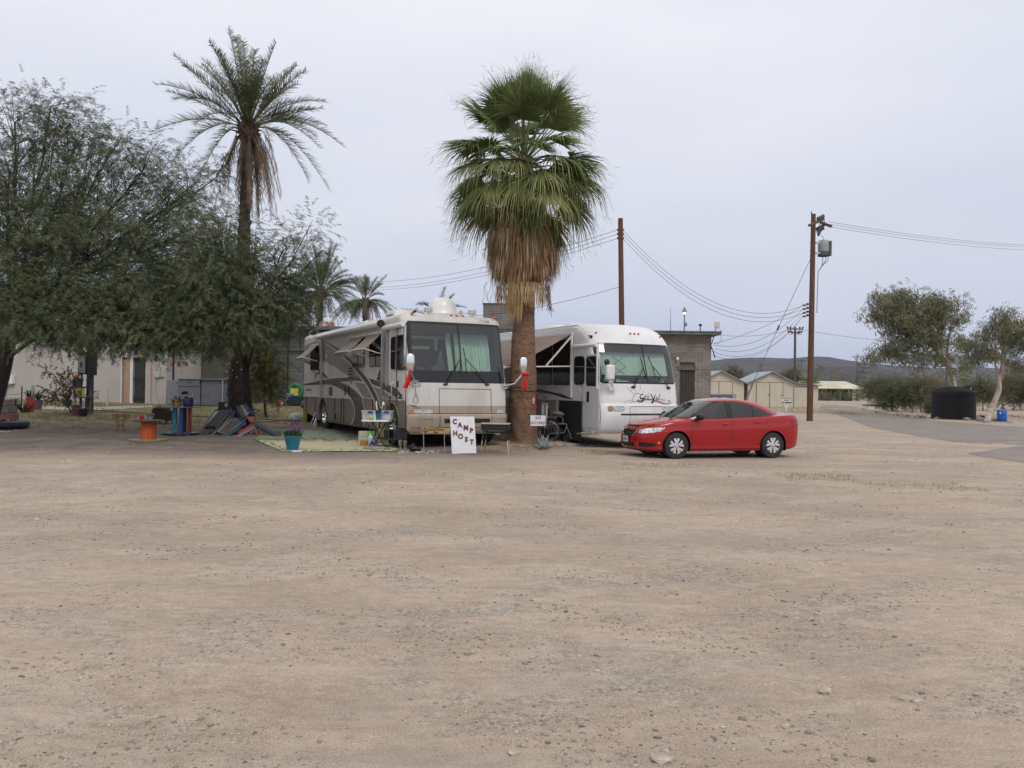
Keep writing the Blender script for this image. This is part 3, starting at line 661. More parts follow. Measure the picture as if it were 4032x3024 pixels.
m_.add([(-3, -.5, ze), (x1-x0, -.5, ze), (x1-x0-1.1, 6, zr), (-3, 6, zr), (-3, -.5, ze-.12), (x1-x0, -.5, ze-.12), (x1-x0-1.1, 6, zr-.12), (-3, 6, zr-.12), (x1-x0, 12.5, ze), (-3, 12.5, ze)], [(0, 1, 2, 3), (0, 4, 5, 1), (1, 5, 6, 2), (7, 6, 5, 4), (3, 2, 8, 9)]); m_.build('roof', mat('cream_roof', (.52, .48, .36), .8, var=.15, vs=.3), t)
m_ = M(); m_.b2((-3, 2.5, -.1), (wl, 9, ze-.1)); 
for k in range(6): m_.b2((wl*k/5-.1, 0, -.1), (wl*k/5+.1, .2, ze-.12))
m_.build('wall', mat('patchy_cream_wall', (.42, .38, .26), .9, var=0, vs=.9, col2=(.05, .065, .06), ramp_=(.42, .55), stretch=(1, 1, .5)), t)

# no parking sign
p = G(3096, 1618); t = thing('parking_sign', p, 'small white no parking sign on a short white post in front of the cream shed', 'sign')
s_ = p.y/3200
m_ = M(); m_.b2((-.05, 0, 0), (.05, .06, 31*s_)); m_.build('post', white_paint, t)
m_ = M(); m_.b2((-16*s_, -.03, 26*s_), (16*s_, -.001, 48*s_)); o = m_.build('board', white_paint, t)
m_ = M(); m_.b2((-17*s_, -.04, 48*s_), (17*s_, .01, 50*s_)); m_.build('top_rail', mat('rail_brown', (.12, .10, .08), .8), t)
text_m('NO PARKING', 8*s_, frame((0, -.034, 32.5*s_), (1, 0, 0), (0, 0, 1)), black_plastic, 'lettering', t, sx=.78, bold=.012)
text_m('RESERVED', 5*s_, frame((0, -.034, 42*s_), (1, 0, 0), (0, 0, 1)), mat('grey_green', (.13, .17, .17), .7), 'lettering', t, sx=.95, bold=.01)
p = G(3160, 1622); m_ = M(); m_.beam((-.9, 0, .03), (.9, -.35, .05), .16, .05); m_.beam((-.4, -.4, .03), (1.2, -.6, .04), .14, .05); o = m_.build('board_offcut', mat('pale_wood', (.42, .35, .26), .8), loc=p); tag(o, 'pale weathered boards lying on the ground right of the no parking sign', 'board')

# poles & wires -------------------------------------------------------
polew = mat('creosoted_pole', (.115, .055, .032), .9, var=.3, vs=3, stretch=(8, 8, .7), bump=.4, bs=14)
oldpole = mat('grey_pole', (.085, .065, .055), .9, var=.25, vs=3, stretch=(8, 8, .7))
insul = mat('insulator', (.05, .045, .045), .3, var=.2)
YP = 45.5
pb_ = G(3188, 1658); YP = pb_.y; top = at(3203, 843, YP)
t1 = thing('utility_pole', pb_, 'tall brown utility pole carrying a grey transformer right of the red car', 'utility pole', group='wooden utility poles')
H_ = top.z-pb_.z; lx = top.x-pb_.x
m_ = M(); m_.tube([(lx*k/8, 0, H_*k/8-(.3 if k == 0 else 0)) for k in range(9)], [.178-.048*k/8 for k in range(9)], 16); m_.add([(lx-.16, 0, H_), (lx-.05, 0, H_), (lx-.14, 0, H_+.2)], [(0, 1, 2)]); m_.build('shaft', polew, t1, smooth=True)
def loc_(u, v, base, Y=None): q_ = at(u, v, Y or base.y); return q_-base
a = loc_(3186, 888, pb_, YP-1.2); b = loc_(3243, 862, pb_, YP+1.3)
m_ = M(); m_.beam(a, b, .12, .13); m_.build('crossarm', oldpole, t1)
m_ = M()
for k in range(5):
    c = a.lerp(b, .58+k*.1); m_.ell(c+Vector((0, 0, .16)), (.08, .08, .13)); m_.cyl(c, c+Vector((0, 0, .14)), .03, n=6); m_.ell(c+Vector((.22+.05*k, .0, -.05-.09*k)), (.12, .08, .09)); m_.tube([c, c+Vector((.16, 0, -.3)), c+Vector((.02, 0, -.75+.08*k)), c+Vector((-.12, 0, -.45))], .02, 5); m_.ell(c+Vector((.05, 0, -.7+.1*k)), (.07, .07, .16))
    m_.cyl(c+Vector((-.1, 0, -.35)), c+Vector((.06, 0, -.62)), .05, n=6)
m_.build('insulator_cluster', insul, t1, smooth=True)
ct = loc_(3244, 978, pb_, YP+.1); hh = 62/3200*YP/2
m_ = M(); m_.lathe([(.30, -hh), (.33, -hh+.06), (.33, hh-.1), (.27, hh), (0, hh+.04)], (ct.x, ct.y, ct.z), 20); o = m_.build('transformer', mat('transformer_grey', (.27, .31, .32), .4, var=.12, vs=4), t1, smooth=True)
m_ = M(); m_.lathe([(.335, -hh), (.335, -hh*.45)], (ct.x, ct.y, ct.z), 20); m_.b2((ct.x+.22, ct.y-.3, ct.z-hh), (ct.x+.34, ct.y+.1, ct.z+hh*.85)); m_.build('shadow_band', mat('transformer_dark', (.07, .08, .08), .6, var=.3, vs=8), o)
m_ = M(); tx = ct.x-.33
for z in (.3, -.3): m_ = M(); m_.b2((tx-.22, -.08, ct.z+z-.05), (tx+.08, .08, ct.z+z+.05)); m_.build('hanger', alu, o)
m_ = M()
for k, u in enumerate((3240, 3252, 3261)): m_.tube([loc_(u, 1006, pb_), loc_(u-1, 1025, pb_), loc_(3236-k, 1050, pb_), loc_(3222, 1068, pb_), loc_(3220, 1110, pb_), loc_(3216, 1230, pb_)], .018, 5)
m_.tube([loc_(3228, 910, pb_), loc_(3230, 925, pb_), loc_(3241, 934, pb_), loc_(3243, 948, pb_)], .015, 5); m_.build('drop_wires', mat('cable_grey', (.06, .06, .065), .5), t1)
m_ = M()
rack = []
for v in (1196, 1211, 1226, 1240):
    m_ = M(); c = loc_(3186, v, pb_); m_.cyl(c, c+Vector((.14, 0, 0)), .02, n=5); m_.ell(c+Vector((-.1, 0, -.02)), (.09, .06, .07)); m_.ell(c+Vector((-.28, 0, -.09)), (.11, .05, .06)); rack.append(pb_+c+Vector((-.38, 0, -.12))); m_.build('insulator', insul, t1, smooth=True)
m_ = M(); m_.tube([loc_(3189, 1192, pb_), loc_(3189, 1246, pb_)], .03, 6); m_.build('insulator_rack', insul, t1, smooth=True)
for v in (955, 988, 1008, 1230): m_ = M(); m_.cyl(loc_(3194 if v != 1230 else 3222, v, pb_), loc_(3186 if v != 1230 else 3214, v, pb_), .012, n=5); m_.build('step_bolt', insul, t1)
# second pole, no crossarm
Y2 = 38.0; gb_ = Vector((at(2456, 1400, Y2).x, Y2, 0)); gb_.z = gz(gb_.x, gb_.y); top = at(2443, 860, Y2)
t2 = thing('utility_pole', gb_, 'bare dark brown pole rising behind the white motorhome', 'utility pole', group='wooden utility poles')
lx = top.x-gb_.x; H_ = top.z-gb_.z; m_ = M(); m_.tube([(lx*k/6, 0, H_*k/6) for k in range(7)], [.145-.03*k/6 for k in range(7)], 14); m_.build('shaft', polew, t2, smooth=True)
m_ = M(); P2w = []
for v in (905, 921, 938):
    c = loc_(2446+6, v, gb_); P2w.append(gb_+c)
    for q_ in (c, loc_(2434, v, gb_)): m_ = M(); m_.ell(q_, (.07, .05, .06)); m_.build('insulator', insul, t2, smooth=True)
m_ = M(); m_.ell(loc_(2440, 1130, gb_), (.06, .05, .05)); m_.build('insulator', insul, t2, smooth=True)
wirem = mat('wire', (.045, .045, .055), .6, var=0)
def wire(p, q, sag, label, group='overhead wires', r=.010, n=22, name='power_line'):
    m_ = M(); m_.tube([p.lerp(q, k/n)+Vector((0, 0, -4*sag*(k/n)*(1-k/n))) for k in range(n+1)], r, 4); o = m_.build(name, wirem); tag(o, label, 'wire', group); return o
lab = 'slack dark wire drooping from the bare pole to the transformer pole'
for k, (p, q) in enumerate(zip(P2w, (rack[0], rack[1], rack[2]))): wire(p, q, 1.75+.02*k, lab, 'wires between the two poles')
lab = 'dark wire running left from the bare pole behind the fan palm'
for v0, v1 in ((905, 1100), (921, 1123), (938, 1132)): wire(at(2434, v0, Y2), at(1340, v1+5, 72), .9, lab, 'wires going left from the bare pole')
wire(at(2438, 1130, Y2), at(1600, 1248, 48), .5, 'single low wire from the bare pole down to the roofs at left')
lab = 'sagging service wire from the pole rack to the brick building corner'
for k, (u, v) in enumerate(((2812, 1352), (2808, 1358), (2818, 1372), (2812, 1386), (2806, 1398))): wire(rack[min(k, 3)], at(u, v, YB-.1), [.25, .75, .9, 1.0, 1.05][k], lab, 'service wires to the brick building')
lab = 'thin line running right from the transformer pole crossarm'
for k, (v0, v1) in enumerate(((873, 946), (882, 953), (892, 966))): wire(at(3262, v0, YP+.5), at(4300, v1+20, 75), .5, lab, 'lines running right from the crossarm')
gw = thing('guy_wire', (0, 0, 0), 'steel guy wire anchored behind the red car from the transformer pole', 'guy wire')
m_ = M(); pa_ = at(3190, 1022, YP); pm = at(3060, 1300, YP+.2); pc = at(2940, 1572, YP+.5); m_.tube([pa_, pm], .014, 5); m_.tube([pm, at(2968, 1500, YP+.4)], .014, 5); m_.build('cable', wirem, gw)
m_ = M(); m_.tube([at(3069, 1281, YP+.2), at(3060, 1300, YP+.2)], .05, 6); m_.build('strain_insulator', insul, gw)
m_ = M(); m_.tube([at(2968, 1500, YP+.4), pc, at(2925, 1606, YP+.5)], .06, 8); m_.build('guard_sleeve', mat('galv_grey', (.25, .26, .27), .5, .3), gw, smooth=True)
# distant poles
def farpole(u, v0, v1, Y, arm, label, ins=False, thick=.14):
    b0 = at(u, v1, Y); b0.z = 0; t_ = thing('utility_pole', b0, label, 'utility pole', group='distant utility poles'); h = at(u, v0, Y).z
    m_ = M(); m_.tube([(0, 0, -.3), (0.0, 0, h)], [thick, thick*.7], 8); m_.build('shaft', oldpole, t_)
    m_ = M(); m_.beam((-arm, 0, h-.25), (arm, 0.0, h-.25), .12, .14)
    if ins:
        m_.beam((-arm*.7, -.2, h-.7), (arm*.7, .2, h-.75), .1, .12)
        for k in (-1, -.6, .6, 1): m_.ell((arm*k, 0, h-.05), (.12, .12, .14)); m_.ell((arm*k*.8, 0, h-.6), (.2, .1, .12)); m_.tube([(arm*k, 0, h-.3), (arm*k*.7, 0, h-1.0), (arm*k*.3, 0, h-.8)], .03, 5)
    m_.build('crossarm', oldpole, t_)
farpole(3129, 1288, 1480, 105, 1.0, 'distant pole with double crossarm and insulators behind the cream shed', True, .2)
farpole(3156, 1418, 1500, 210, 1.25, 'small distant T shaped pole right of the double crossarm pole')
farpole(2892, 1444, 1480, 260, 1.1, 'small distant T shaped pole above the narrow cream shed')
farpole(2997, 1433, 1480, 230, 1.1, 'small distant T shaped pole beside the guy wire above the wide shed')
farpole(3374, 1401, 1510, 190, 1.2, 'distant T shaped pole above the long low outbuilding')
farpole(3727, 1350, 1500, 120, 1.3, 'distant T shaped pole half hidden by the gum tree crown', False, .12)
farpole(3847, 1440, 1520, 200, 1.1, 'distant T shaped pole between the two gum trees', False, .1)
wire(at(3139, 1295, 105), at(3800, 1345, 150), .8, 'faint far wire running right from the double crossarm pole', r=.02); wire(at(3119, 1297, 105), at(2760, 1305, 120), .8, 'faint far wire running left from the double crossarm pole', r=.02)
# street lamp
Yl = 62.0; b0 = at(2693, 1400, Yl); b0.z = .3; t = thing('street_lamp', b0, 'slim lamp post with a lit bell shaped head behind the flat roof', 'street lamp')
zz = [at(2693, v, Yl).z-.3 for v in (1229, 1223, 1213)]
m_ = M(); m_.cyl((0, 0, 0), (0, 0, zz[0]), .07, .05, 8); m_.ell((.12, 0, at(2697, 1277, Yl).z-.3), (.1, .08, .16)); m_.build('post', mat('lamp_post', (.22, .23, .25), .5, .3), t, smooth=True)
m_ = M(); m_.lathe([(.20, zz[0]), (.16, zz[1]), (.06, zz[2]), (0, zz[2]+.15)], n=12); m_.build('lamp_hood', mat('hood_grey', (.16, .17, .19), .5), t, smooth=True)
m_ = M(); m_.ell((0, 0, zz[0]-.08), (.12, .12, .10)); m_.build('bulb', mat('bulb', (.95, .97, 1), .3, var=0, emit=1.5), t, smooth=True)

# ================================================================== MOTORHOMES
RVROT = atan2(-.893, .451)
FT = [0, .08, .16, .24, .32, .40, .48, .56, .64, .72, .79, .85, .90, .94, .967, .985, .996, 1]
def fcurve(t, xf, d, n): return xf-d*(1-max(0, 1-abs(t)**n)**(1/n))
def rv_shell(levels, xr, n=3.6, dr=.18, top=True, step=.3):
    """levels (z, xf, d, hw[, inset of the rear])"""
    m_ = M(); rings = []
    for lv in levels:
        z, xf, d, hw = lv[:4]; ri = lv[4] if len(lv) > 4 else 0; R_ = []
        for t in [-x for x in FT[::-1]]+FT[1:]: R_.append(Vector((fcurve(t, xf, d, n), t*hw, z)))
        xs0, xs1 = xf-d, xr+dr+ri; ns = int((levels[0][1]-levels[0][2]-xr)/step)
        for k in range(1, ns): R_.append(Vector((xs0+(xs1-xs0)*k/ns, hw, z)))
        for t in FT[::-1]+[-x for x in FT[1:]]: R_.append(Vector((xr+ri+dr*(1-max(0, 1-abs(t)**3)**(1/3)), t*hw, z)))
        for k in range(ns-1, 0, -1): R_.append(Vector((xs0+(xs1-xs0)*k/ns, -hw, z)))
        rings.append(R_)
    N = len(rings[0])
    o = 0; vs = [p for r in rings for p in r]; fs = []
    for i in range(len(rings)-1):
        for k in range(N): fs.append((i*N+k, i*N+(k+1) % N, (i+1)*N+(k+1) % N, (i+1)*N+k))
    # roof: shrink to a centre line
    last = rings[-1]; m_.add(vs, fs)
    L0 = (len(rings)-1)*N; prev = list(range(L0, L0+N))
    for s_ in (.6, .2):
        cx = sum(p.x for p in last)/N; new = []
        base = len(m_.v)
        for p in last: m_.v.append((p.x if abs(p.y) < 1 and False else p.x*1.0+(0 if True else 0), p.y*s_, last[0].z+.02*(1-s_)))
        new = list(range(base, base+N))
        for k in range(N): m_.f.append((prev[k], prev[(k+1) % N], new[(k+1) % N], new[k])); m_.m.append(0)
        prev = new
    # close centre strip
    half = N//2; nf = len(FT)*2-1; mid = (nf-1)//2
    a = prev[mid:]+prev[:mid]
    for k in range(1, N//2): 
        m_.f.append((a[k], a[k+1] if k+1 <= N//2 else a[k], a[(N-k-1) % N], a[N-k])); m_.m.append(0)
    return bm_of(m_)
def surf_of(levels, n, off=.004):
    Zs = [l[0] for l in levels]
    def f(a, z, extra=0, y=None):
        yy = a if y is None else y
        xf = np.interp(z, Zs, [l[1] for l in levels]); d = np.interp(z, Zs, [l[2] for l in levels]); hw = np.interp(z, Zs, [l[3] for l in levels])
        t = max(-1, min(1, yy/hw)); e_ = .02
        x = fcurve(t, xf, d, n); dx = (fcurve(min(1, t+e_), xf, d, n)-fcurve(max(-1, t-e_), xf, d, n))/((min(1, t+e_)-max(-1, t-e_))*hw)
        dz = (np.interp(z+.02, Zs, [l[1] for l in levels])-np.interp(z-.02, Zs, [l[1] for l in levels]))/.04
        nr = Vector((1, -dx, -dz)).normalized()
        return Vector((x, yy, z))+nr*(off+extra)
    return f
def rrect(x0, z0, x1, z1, r, n=4):
    if x0 > x1: x0, x1 = x1, x0
    P = []
    for cx, cz, a0 in ((x1-r, z0+r, -90), (x1-r, z1-r, 0), (x0+r, z1-r, 90), (x0+r, z0+r, 180)):
        for k in range(n+1): a = radians(a0+90*k/n); P.append((cx+r*cos(a), cz+r*sin(a)))
    return P
def wheel(parent, c, r, w_, out_y, rim_mat, kind, name='wheel'):
    """axis along y; out_y = +-1 which side faces outwards"""
    h = M(); h.lathe([(r*.62, -.05), (r*.62, .0), (0, 0)], (0, 0, 0), 24, axis='y'); hub = h.build(name, dark_metal, parent, loc=c)
    m_ = M(); pr = [(r*.60, -w_/2), (r*.80, -w_/2), (r*.95, -w_/2+.01), (r*.99, -w_/2+.04), (r, 0), (r*.99, w_/2-.04), (r*.95, w_/2-.01), (r*.80, w_/2), (r*.60, w_/2), (r*.58, 0), (r*.60, -w_/2)]
    m_.lathe(pr, n=36, axis='y', cap=False); m_.build('tyre', black_rubber, hub, smooth=True)
    m_ = M(); yo = out_y*w_/2*.78
    if kind == 'bus':
        m_.lathe([(r*.60, out_y*w_/2*.98), (r*.56, out_y*w_/2*.95), (r*.50, out_y*w_*.2), (r*.40, out_y*w_*.12), (r*.22, out_y*w_*.12), (r*.20, out_y*w_*.42), (r*.12, out_y*w_*.46), (0, out_y*w_*.46)], n=28, axis='y', cap=False)
        for k in range(10): a = 2*pi*k/10; m_.ell((r*.31*cos(a), out_y*w_*.16, r*.31*sin(a)), (.018, .03, .018), 6, 4)
    else:
        m_.lathe([(r*.64, out_y*w_/2*.96), (r*.61, out_y*w_/2*.99), (r*.585, out_y*w_/2*.86)], n=36, axis='y', cap=False)
        m_.lathe([(r*.20, out_y*w_/2*.84), (r*.16, out_y*w_/2*.93), (0, out_y*w_/2*.95)], n=20, axis='y', cap=False)
        for k in range(5):
            for dlt in (-.30, .30):
                a0 = 2*pi*k/5+dlt*.55+pi/2; a1 = 2*pi*k/5+dlt*1.0+pi/2
                def P_(rr, aa, yy): return Vector((rr*cos(aa), yy, rr*sin(aa)))
                ya, yb = out_y*w_/2*.90, out_y*w_/2*.84; w0, w1 = .19, .165
                q = [P_(r*.15, a0-w0*1.1, ya), P_(r*.15, a0+w0*1.1, ya), P_(r*.60, a1+w1, yb), P_(r*.60, a1-w1, yb)]
                mid_ = [P_(r*.38, (a0+a1)/2-.235, ya), P_(r*.38, (a0+a1)/2+.235, ya)]
                v = [q[0], q[1], mid_[1], q[2], q[3], mid_[0]]; inn = [p-Vector((0, out_y*.03, 0)) for p in v]
                m_.add(v+inn, [(0, 1, 2, 5), (5, 2, 3, 4)]+[(i, (i+1) % 6, (i+1) % 6+6, i+6) for i in range(6)])
    m_.build('rim', rim_mat, hub, smooth=True, ang=25)
    if kind != 'bus':
        m_ = M(); m_.lathe([(r*.62, out_y*w_*.15), (0, out_y*w_*.15)], n=24, axis='y')
        for k in range(5): a = 2*pi*k/5+pi/2; m_.ell((r*.12*cos(a)*1.15, out_y*w_/2*.95, r*.12*sin(a)*1.15), (.012, .008, .012), 6, 4)
        m_.build('brake_disc', black_plastic, hub)
    return hub
def dirty(name, col, col2, rough=.45, st=(1.2, 1.2, .25), vs=3, coat=0, rr=(.42, .85)):
    return mat(name, col, rough, var=0, col2=col2, stretch=st, vs=vs, coat=coat, ramp_=rr, detail=7)
cream = dirty('cream_gelcoat', (.60, .575, .54), (.42, .39, .35), vs=2.2)
taupe = dirty('taupe_gelcoat', (.205, .170, .140), (.155, .125, .10), vs=2.6)
taupe_lit = dirty('lit_taupe_gelcoat', (.36, .298, .235), (.255, .205, .155), vs=2.6)  # same paint as the sides; front painted lighter for the light it catches
brown = mat('dark_brown_stripe', (.048, .036, .030), .4, var=.1)
greyst = mat('dark_grey_stripe', (.065, .060, .055), .4, var=.1)
seam = mat('seam_shadow', (.02, .018, .016), .9, var=0)
canvas = mat('taupe_canvas', (.23, .19, .155), .9, var=.12, vs=5)
ws_glass = glass('windshield_glass', (.74, .88, .82), .05)
band_glass = glass('tinted_band', (.10, .11, .17), .06)
blk_gloss = mat('black_glass_border', (.010, .010, .012), .12, var=0)
side_glass = mat('side_window_glass', (.008, .010, .012), .05, var=0, spec=.7)
tk = mat('tint_plastic', (.10, .10, .10), .5, var=.2)

P0 = Vector((-2.63, 20.0, 0)); DF = Vector((.893, .451, 0)).normalized(); DB = Vector((-.451, .893, 0)).normalized()
o1 = P0+DF*1.48; o1.z = .18
rv = thing('motorhome', o1, 'cream and brown striped motorhome with red bows on its chrome mirrors', 'motorhome', rot=(0, radians(-.25), RVROT))
HW = 1.40
LV = [(.32, -.10, .24, 1.36), (.37, -.05, .24, 1.39), (.45, -.01, .24, HW), (.60, .01, .24, HW), (.72, .02, .24, HW), (.80, .02, .24, HW), (.835, -.0, .24, HW), (.85, -.035, .24, HW), (.96, -.04, .24, HW), (1.04, -.045, .24, HW), (1.17, -.05, .24, HW), (1.35, -.06, .24, HW), (1.55, -.075, .24, HW), (1.65, -.09, .24, HW), (1.93, -.16, .25, HW), (2.2, -.225, .26, HW), (2.5, -.30, .27, HW), (2.75, -.36, .28, HW), (2.93, -.405, .29, HW), (3.18, -.465, .30, HW), (3.25, -.48, .32, HW), (3.30, -.50, .36, HW*.992, .02), (3.35, -.55, .42, HW*.97, .05), (3.39, -.65, .5, HW*.93, .1), (3.41, -.8, .5, HW*.86, .18)]
bm = rv_shell(LV, -11.7); S1 = surf_of(LV, 3.6)
lay = {'cream': 0, 'taupe': 1, 'taupe_lit': 2, 'black': 3, 'seam': 4}
for f in bm.faces:
    c = f.calc_center_median()
    side = abs(f.normal.y) > .75 or c.x < -1.0
    f.material_index = 1 if (side and c.z < 1.17) else (2 if c.z < 1.04 else (0))
front = lambda f: f.normal.x > .04 and f.calc_center_median().x > -1.1
# windshield
def Yc(a): return a-1.40
wp = [(Yc(.11), 1.645), (Yc(.15), 1.62), (Yc(2.70), 1.62), (Yc(2.75), 1.645), (Yc(2.77), 3.12), (Yc(2.72), 3.19), (Yc(.16), 3.19), (Yc(.10), 3.12)]
fs = cut_poly(bm, wp, 0, front)
for f in fs: f.material_index = 3
g = cut_poly(bm, [(Yc(.21), 1.93), (Yc(2.66), 1.93), (Yc(2.68), 2.90), (Yc(.21), 2.90)], 0, front)
ws = take(bm, g, 'windshield', ws_glass, rv)
g = cut_poly(bm, [(Yc(.21), 2.90), (Yc(2.68), 2.90), (Yc(2.68), 3.12), (Yc(.21), 3.12)], 0, front)
take(bm, g, 'windshield_band', band_glass, rv)
# lamps
def lamp_patch(a0, a1, z0, z1, name, mt, off=.006, r=0):
    poly = rrect(Yc(a0), z0, Yc(a1), z1, r) if r else [(Yc(a0), z0), (Yc(a1), z0), (Yc(a1), z1), (Yc(a0), z1)]
    return take(bm, cut_poly(bm, poly, 0, front), name, mt, rv, off=off)
hl = lamp_patch(.19, .68, .845, .945, 'headlight', lens); lamp_patch(.10, .185, .845, .945, 'turn_signal', amber)
hl = lamp_patch(2.47, 2.72, .845, .945, 'headlight', lens); lamp_patch(2.725, 2.77, .845, .945, 'turn_signal', amber)
lamp_patch(.97, 2.24, .60, .715, 'grille', black_plastic, .002)
lamp_patch(.42, .67, .635, .71, 'fog_light', taupe_lit, -.012); lamp_patch(2.5, 2.74, .635, .71, 'fog_light', taupe_lit, -.012)
# wheel arches, rear departure angle
sidef = lambda f: abs(f.normal.y) > .6 and f.calc_center_median().x < -.35
def circ(cx, cz, r, n=22): return [(cx+r*cos(2*pi*k/n), cz+r*sin(2*pi*k/n)) for k in range(n)]
for cx, cz, r in ((-1.23, .50, .60), (-8.55, .57, .56)):
    bmesh.ops.delete(bm, geom=cut_poly(bm, circ(cx, cz, r), 1, sidef), context='FACES')
bmesh.ops.delete(bm, geom=cut_poly(bm, [(-9.3, .30), (-9.3, .40), (-11.75, .60), (-11.75, .25)], 1, lambda f: f.calc_center_median().x < -8.9), context='FACES')
bmesh.ops.delete(bm, geom=cut_poly(bm, [(-.86, .25), (-.86, .455), (-.14, .455), (-.14, .25)], 1, lambda f: f.normal.y < -.3 and f.calc_center_median().y < -.9), context='FACES')
body = bm_obj(bm, 'body', [cream, taupe, taupe_lit, blk_gloss, seam], rv, ang=30)
m_ = M()
for cx, cz, r in ((-1.23, .50, .60), (-8.55, .57, .56)):
    P = [(cx+(r+.005)*cos(a), cz+(r+.005)*sin(a)) for a in np.linspace(-.35, pi+.35, 26)]
    m_.tube([(p[0], -HW-.004, p[1]) for p in P], .022, 6)
    inn = [[Vector((p[0], -HW+.002, p[1])), Vector((p[0], -HW+.75, p[1]))] for p in P]; m_.ngrid(inn)
m_.build('wheel_arch', taupe, rv, smooth=True)
# graphics on the visible side
def SP(m_, pts, lay=1, mi=0, y=-HW): m_.prism([(-s, z) for s, z in pts], (0, y-.0025*lay+.002, 0), (1, 0, 0), (0, 0, 1), .0035, mi)
sideS = lambda lay: (lambda a, z: Vector((-a, -HW-.0025*lay-.002, z)))
gfx = M()
T1 = [(11.5, 3.02), (9.9, 3.12), (9, 3.06), (8.2, 2.98), (7.0, 2.78), (6.1, 2.52), (5.1, 2.27), (4.4, 2.02), (3.7, 1.76), (4.3, 1.765), (4.92, 1.77), (5.74, 1.90), (7, 2.14), (8.38, 2.36), (10.44, 2.43), (11.5, 2.49)]
SP(gfx, T1, 1, 0); SP(gfx, [(4.75, 1.63), (3.33, 1.58), (1.99, 1.40), (.79, 1.185), (3.7, 1.185), (3.98, 1.27), (4.3, 1.44)], 1, 0)
dark = [(11.5, 1.60), (9.83, 1.67), (8.77, 1.73), (6.98, 1.78), (5.26, 1.79), (3.53, 1.77), (2.0, 1.62), (.88, 1.47), (.42, 1.30), (.42, 1.19), (.79, 1.21), (1.99, 1.46), (3.33, 1.63), (4.58, 1.69), (6.53, 1.66), (5.49, 1.55), (4.57, 1.37), (3.92, 1.17), (3.68, .88), (3.62, .59), (3.75, .37), (5.02, .37), (4.8, .51), (4.65, .79), (4.89, 1.03), (5.47, 1.3), (6.58, 1.48), (7.64, 1.58), (8.77, 1.58), (11.5, 1.56)]
SP(gfx, dark, 2, 2)
stroke(gfx, smooth_pts([(5.03, .37), (4.8, .51), (4.66, .79), (4.89, 1.03), (5.3, 1.22)]), .055, sideS(4), 3); stroke(gfx, smooth_pts([(3.75, .37), (3.62, .59), (3.68, .88), (3.92, 1.17)]), .055, sideS(4), 3)
arc = smooth_pts([(8.42, 3.03), (7.7, 2.9), (7.04, 2.77), (6.5, 2.66), (6.05, 2.52), (5.06, 2.25), (4.45, 2.02), (3.6, 1.72), (3.0, 1.44), (2.52, 1.14), (2.28, .84), (2.2, .40)])
na = len(arc); stroke(gfx, arc, [.12+.26*(i/na) for i in range(na)], sideS(5), 3); stroke(gfx, arc, [.04+.21*(i/na) for i in range(na)], sideS(6), 1)
SP(gfx, [(11.5, 2.47), (10.51, 2.37), (9.09, 2.11), (8.35, 1.93), (7.92, 1.78), (8.35, 1.80), (9.09, 2.03), (10.51, 2.31), (11.5, 2.43)], 3, 1)
SP(gfx, [(7.77, 1.49), (7.36, 1.5), (7.32, 1.21), (7.78, 1.21)], 3, 1)
SP(gfx, [(9.85, 1.67), (9.6, 1.9), (9.4, 1.97), (8.2, 1.86), (8.05, 1.88), (9.3, 2.02), (9.7, 1.96)], 2, 1)
gfx.build('stripe_graphics', [mat('light_taupe_stripe', (.235, .20, .168), .4, var=.08, vs=4), brown, greyst, cream], rv)
tr = M(); tr.b2((-11.5, -HW-.02, 1.135), (-5.1, -HW, 1.18)); tr.b2((-5.1, -HW-.012, 1.14), (-.45, -HW, 1.17), 1); tr.tube([(-.60, -HW-.01, 1.17), (-.15, -HW+.06, 1.08), (.0, -HW+.28, 1.045)], .018, 6); tr.build('rub_rail', [cream, taupe], rv)
sm = M()
for s, z0, z1 in ((11.1, .45, 1.13), (9.7, .4, 1.13), (7.0, .37, 1.13), (5.9, .37, 1.13), (2.9, .37, 1.13), (.14, .46, 3.0), (.86, .46, 3.0), (1.62, 1.2, 3.0), (6.2, .37, 1.13)): sm.b2((-s-.006, -HW-.017, z0), (-s+.006, -HW-.002, z1))
for z0, z1, s0, s1 in ((2.99, 3.0, .14, .86), (.455, .465, .14, .86)): sm.b2((-s1, -HW-.017, z0), (-s0, -HW-.002, z1))
for k in range(4): sm.b2((-5.35, -HW-.02, 1.78+.09*k), (-4.95, -HW-.003, 1.81+.09*k))
for s in (8.0, 6.9): sm.b2((-s-.05, -HW-.02, .48), (-s+.05, -HW-.003, .62))
for s in (5.75, 5.35): sm.b2((-s-.04, -HW-.02, 1.25), (-s+.04, -HW-.003, 1.5))
for pth in ([(.85, .50), (.85, 1.47), (2.30, 1.47), (2.30, .50)], [(.85, .845), (2.30, .845)], [(.02, .49), (2.78, .49)], [(.05, .842), (.85, .842)], [(2.3, .842), (2.75, .842)]):
    for a, b in zip(pth, pth[1:]): n_ = 24; stroke(sm, [(Yc(a[0]+(b[0]-a[0])*k/n_), a[1]+(b[1]-a[1])*k/n_) for k in range(n_+1)], .014, S1)
sm.build('panel_gaps', seam, rv)
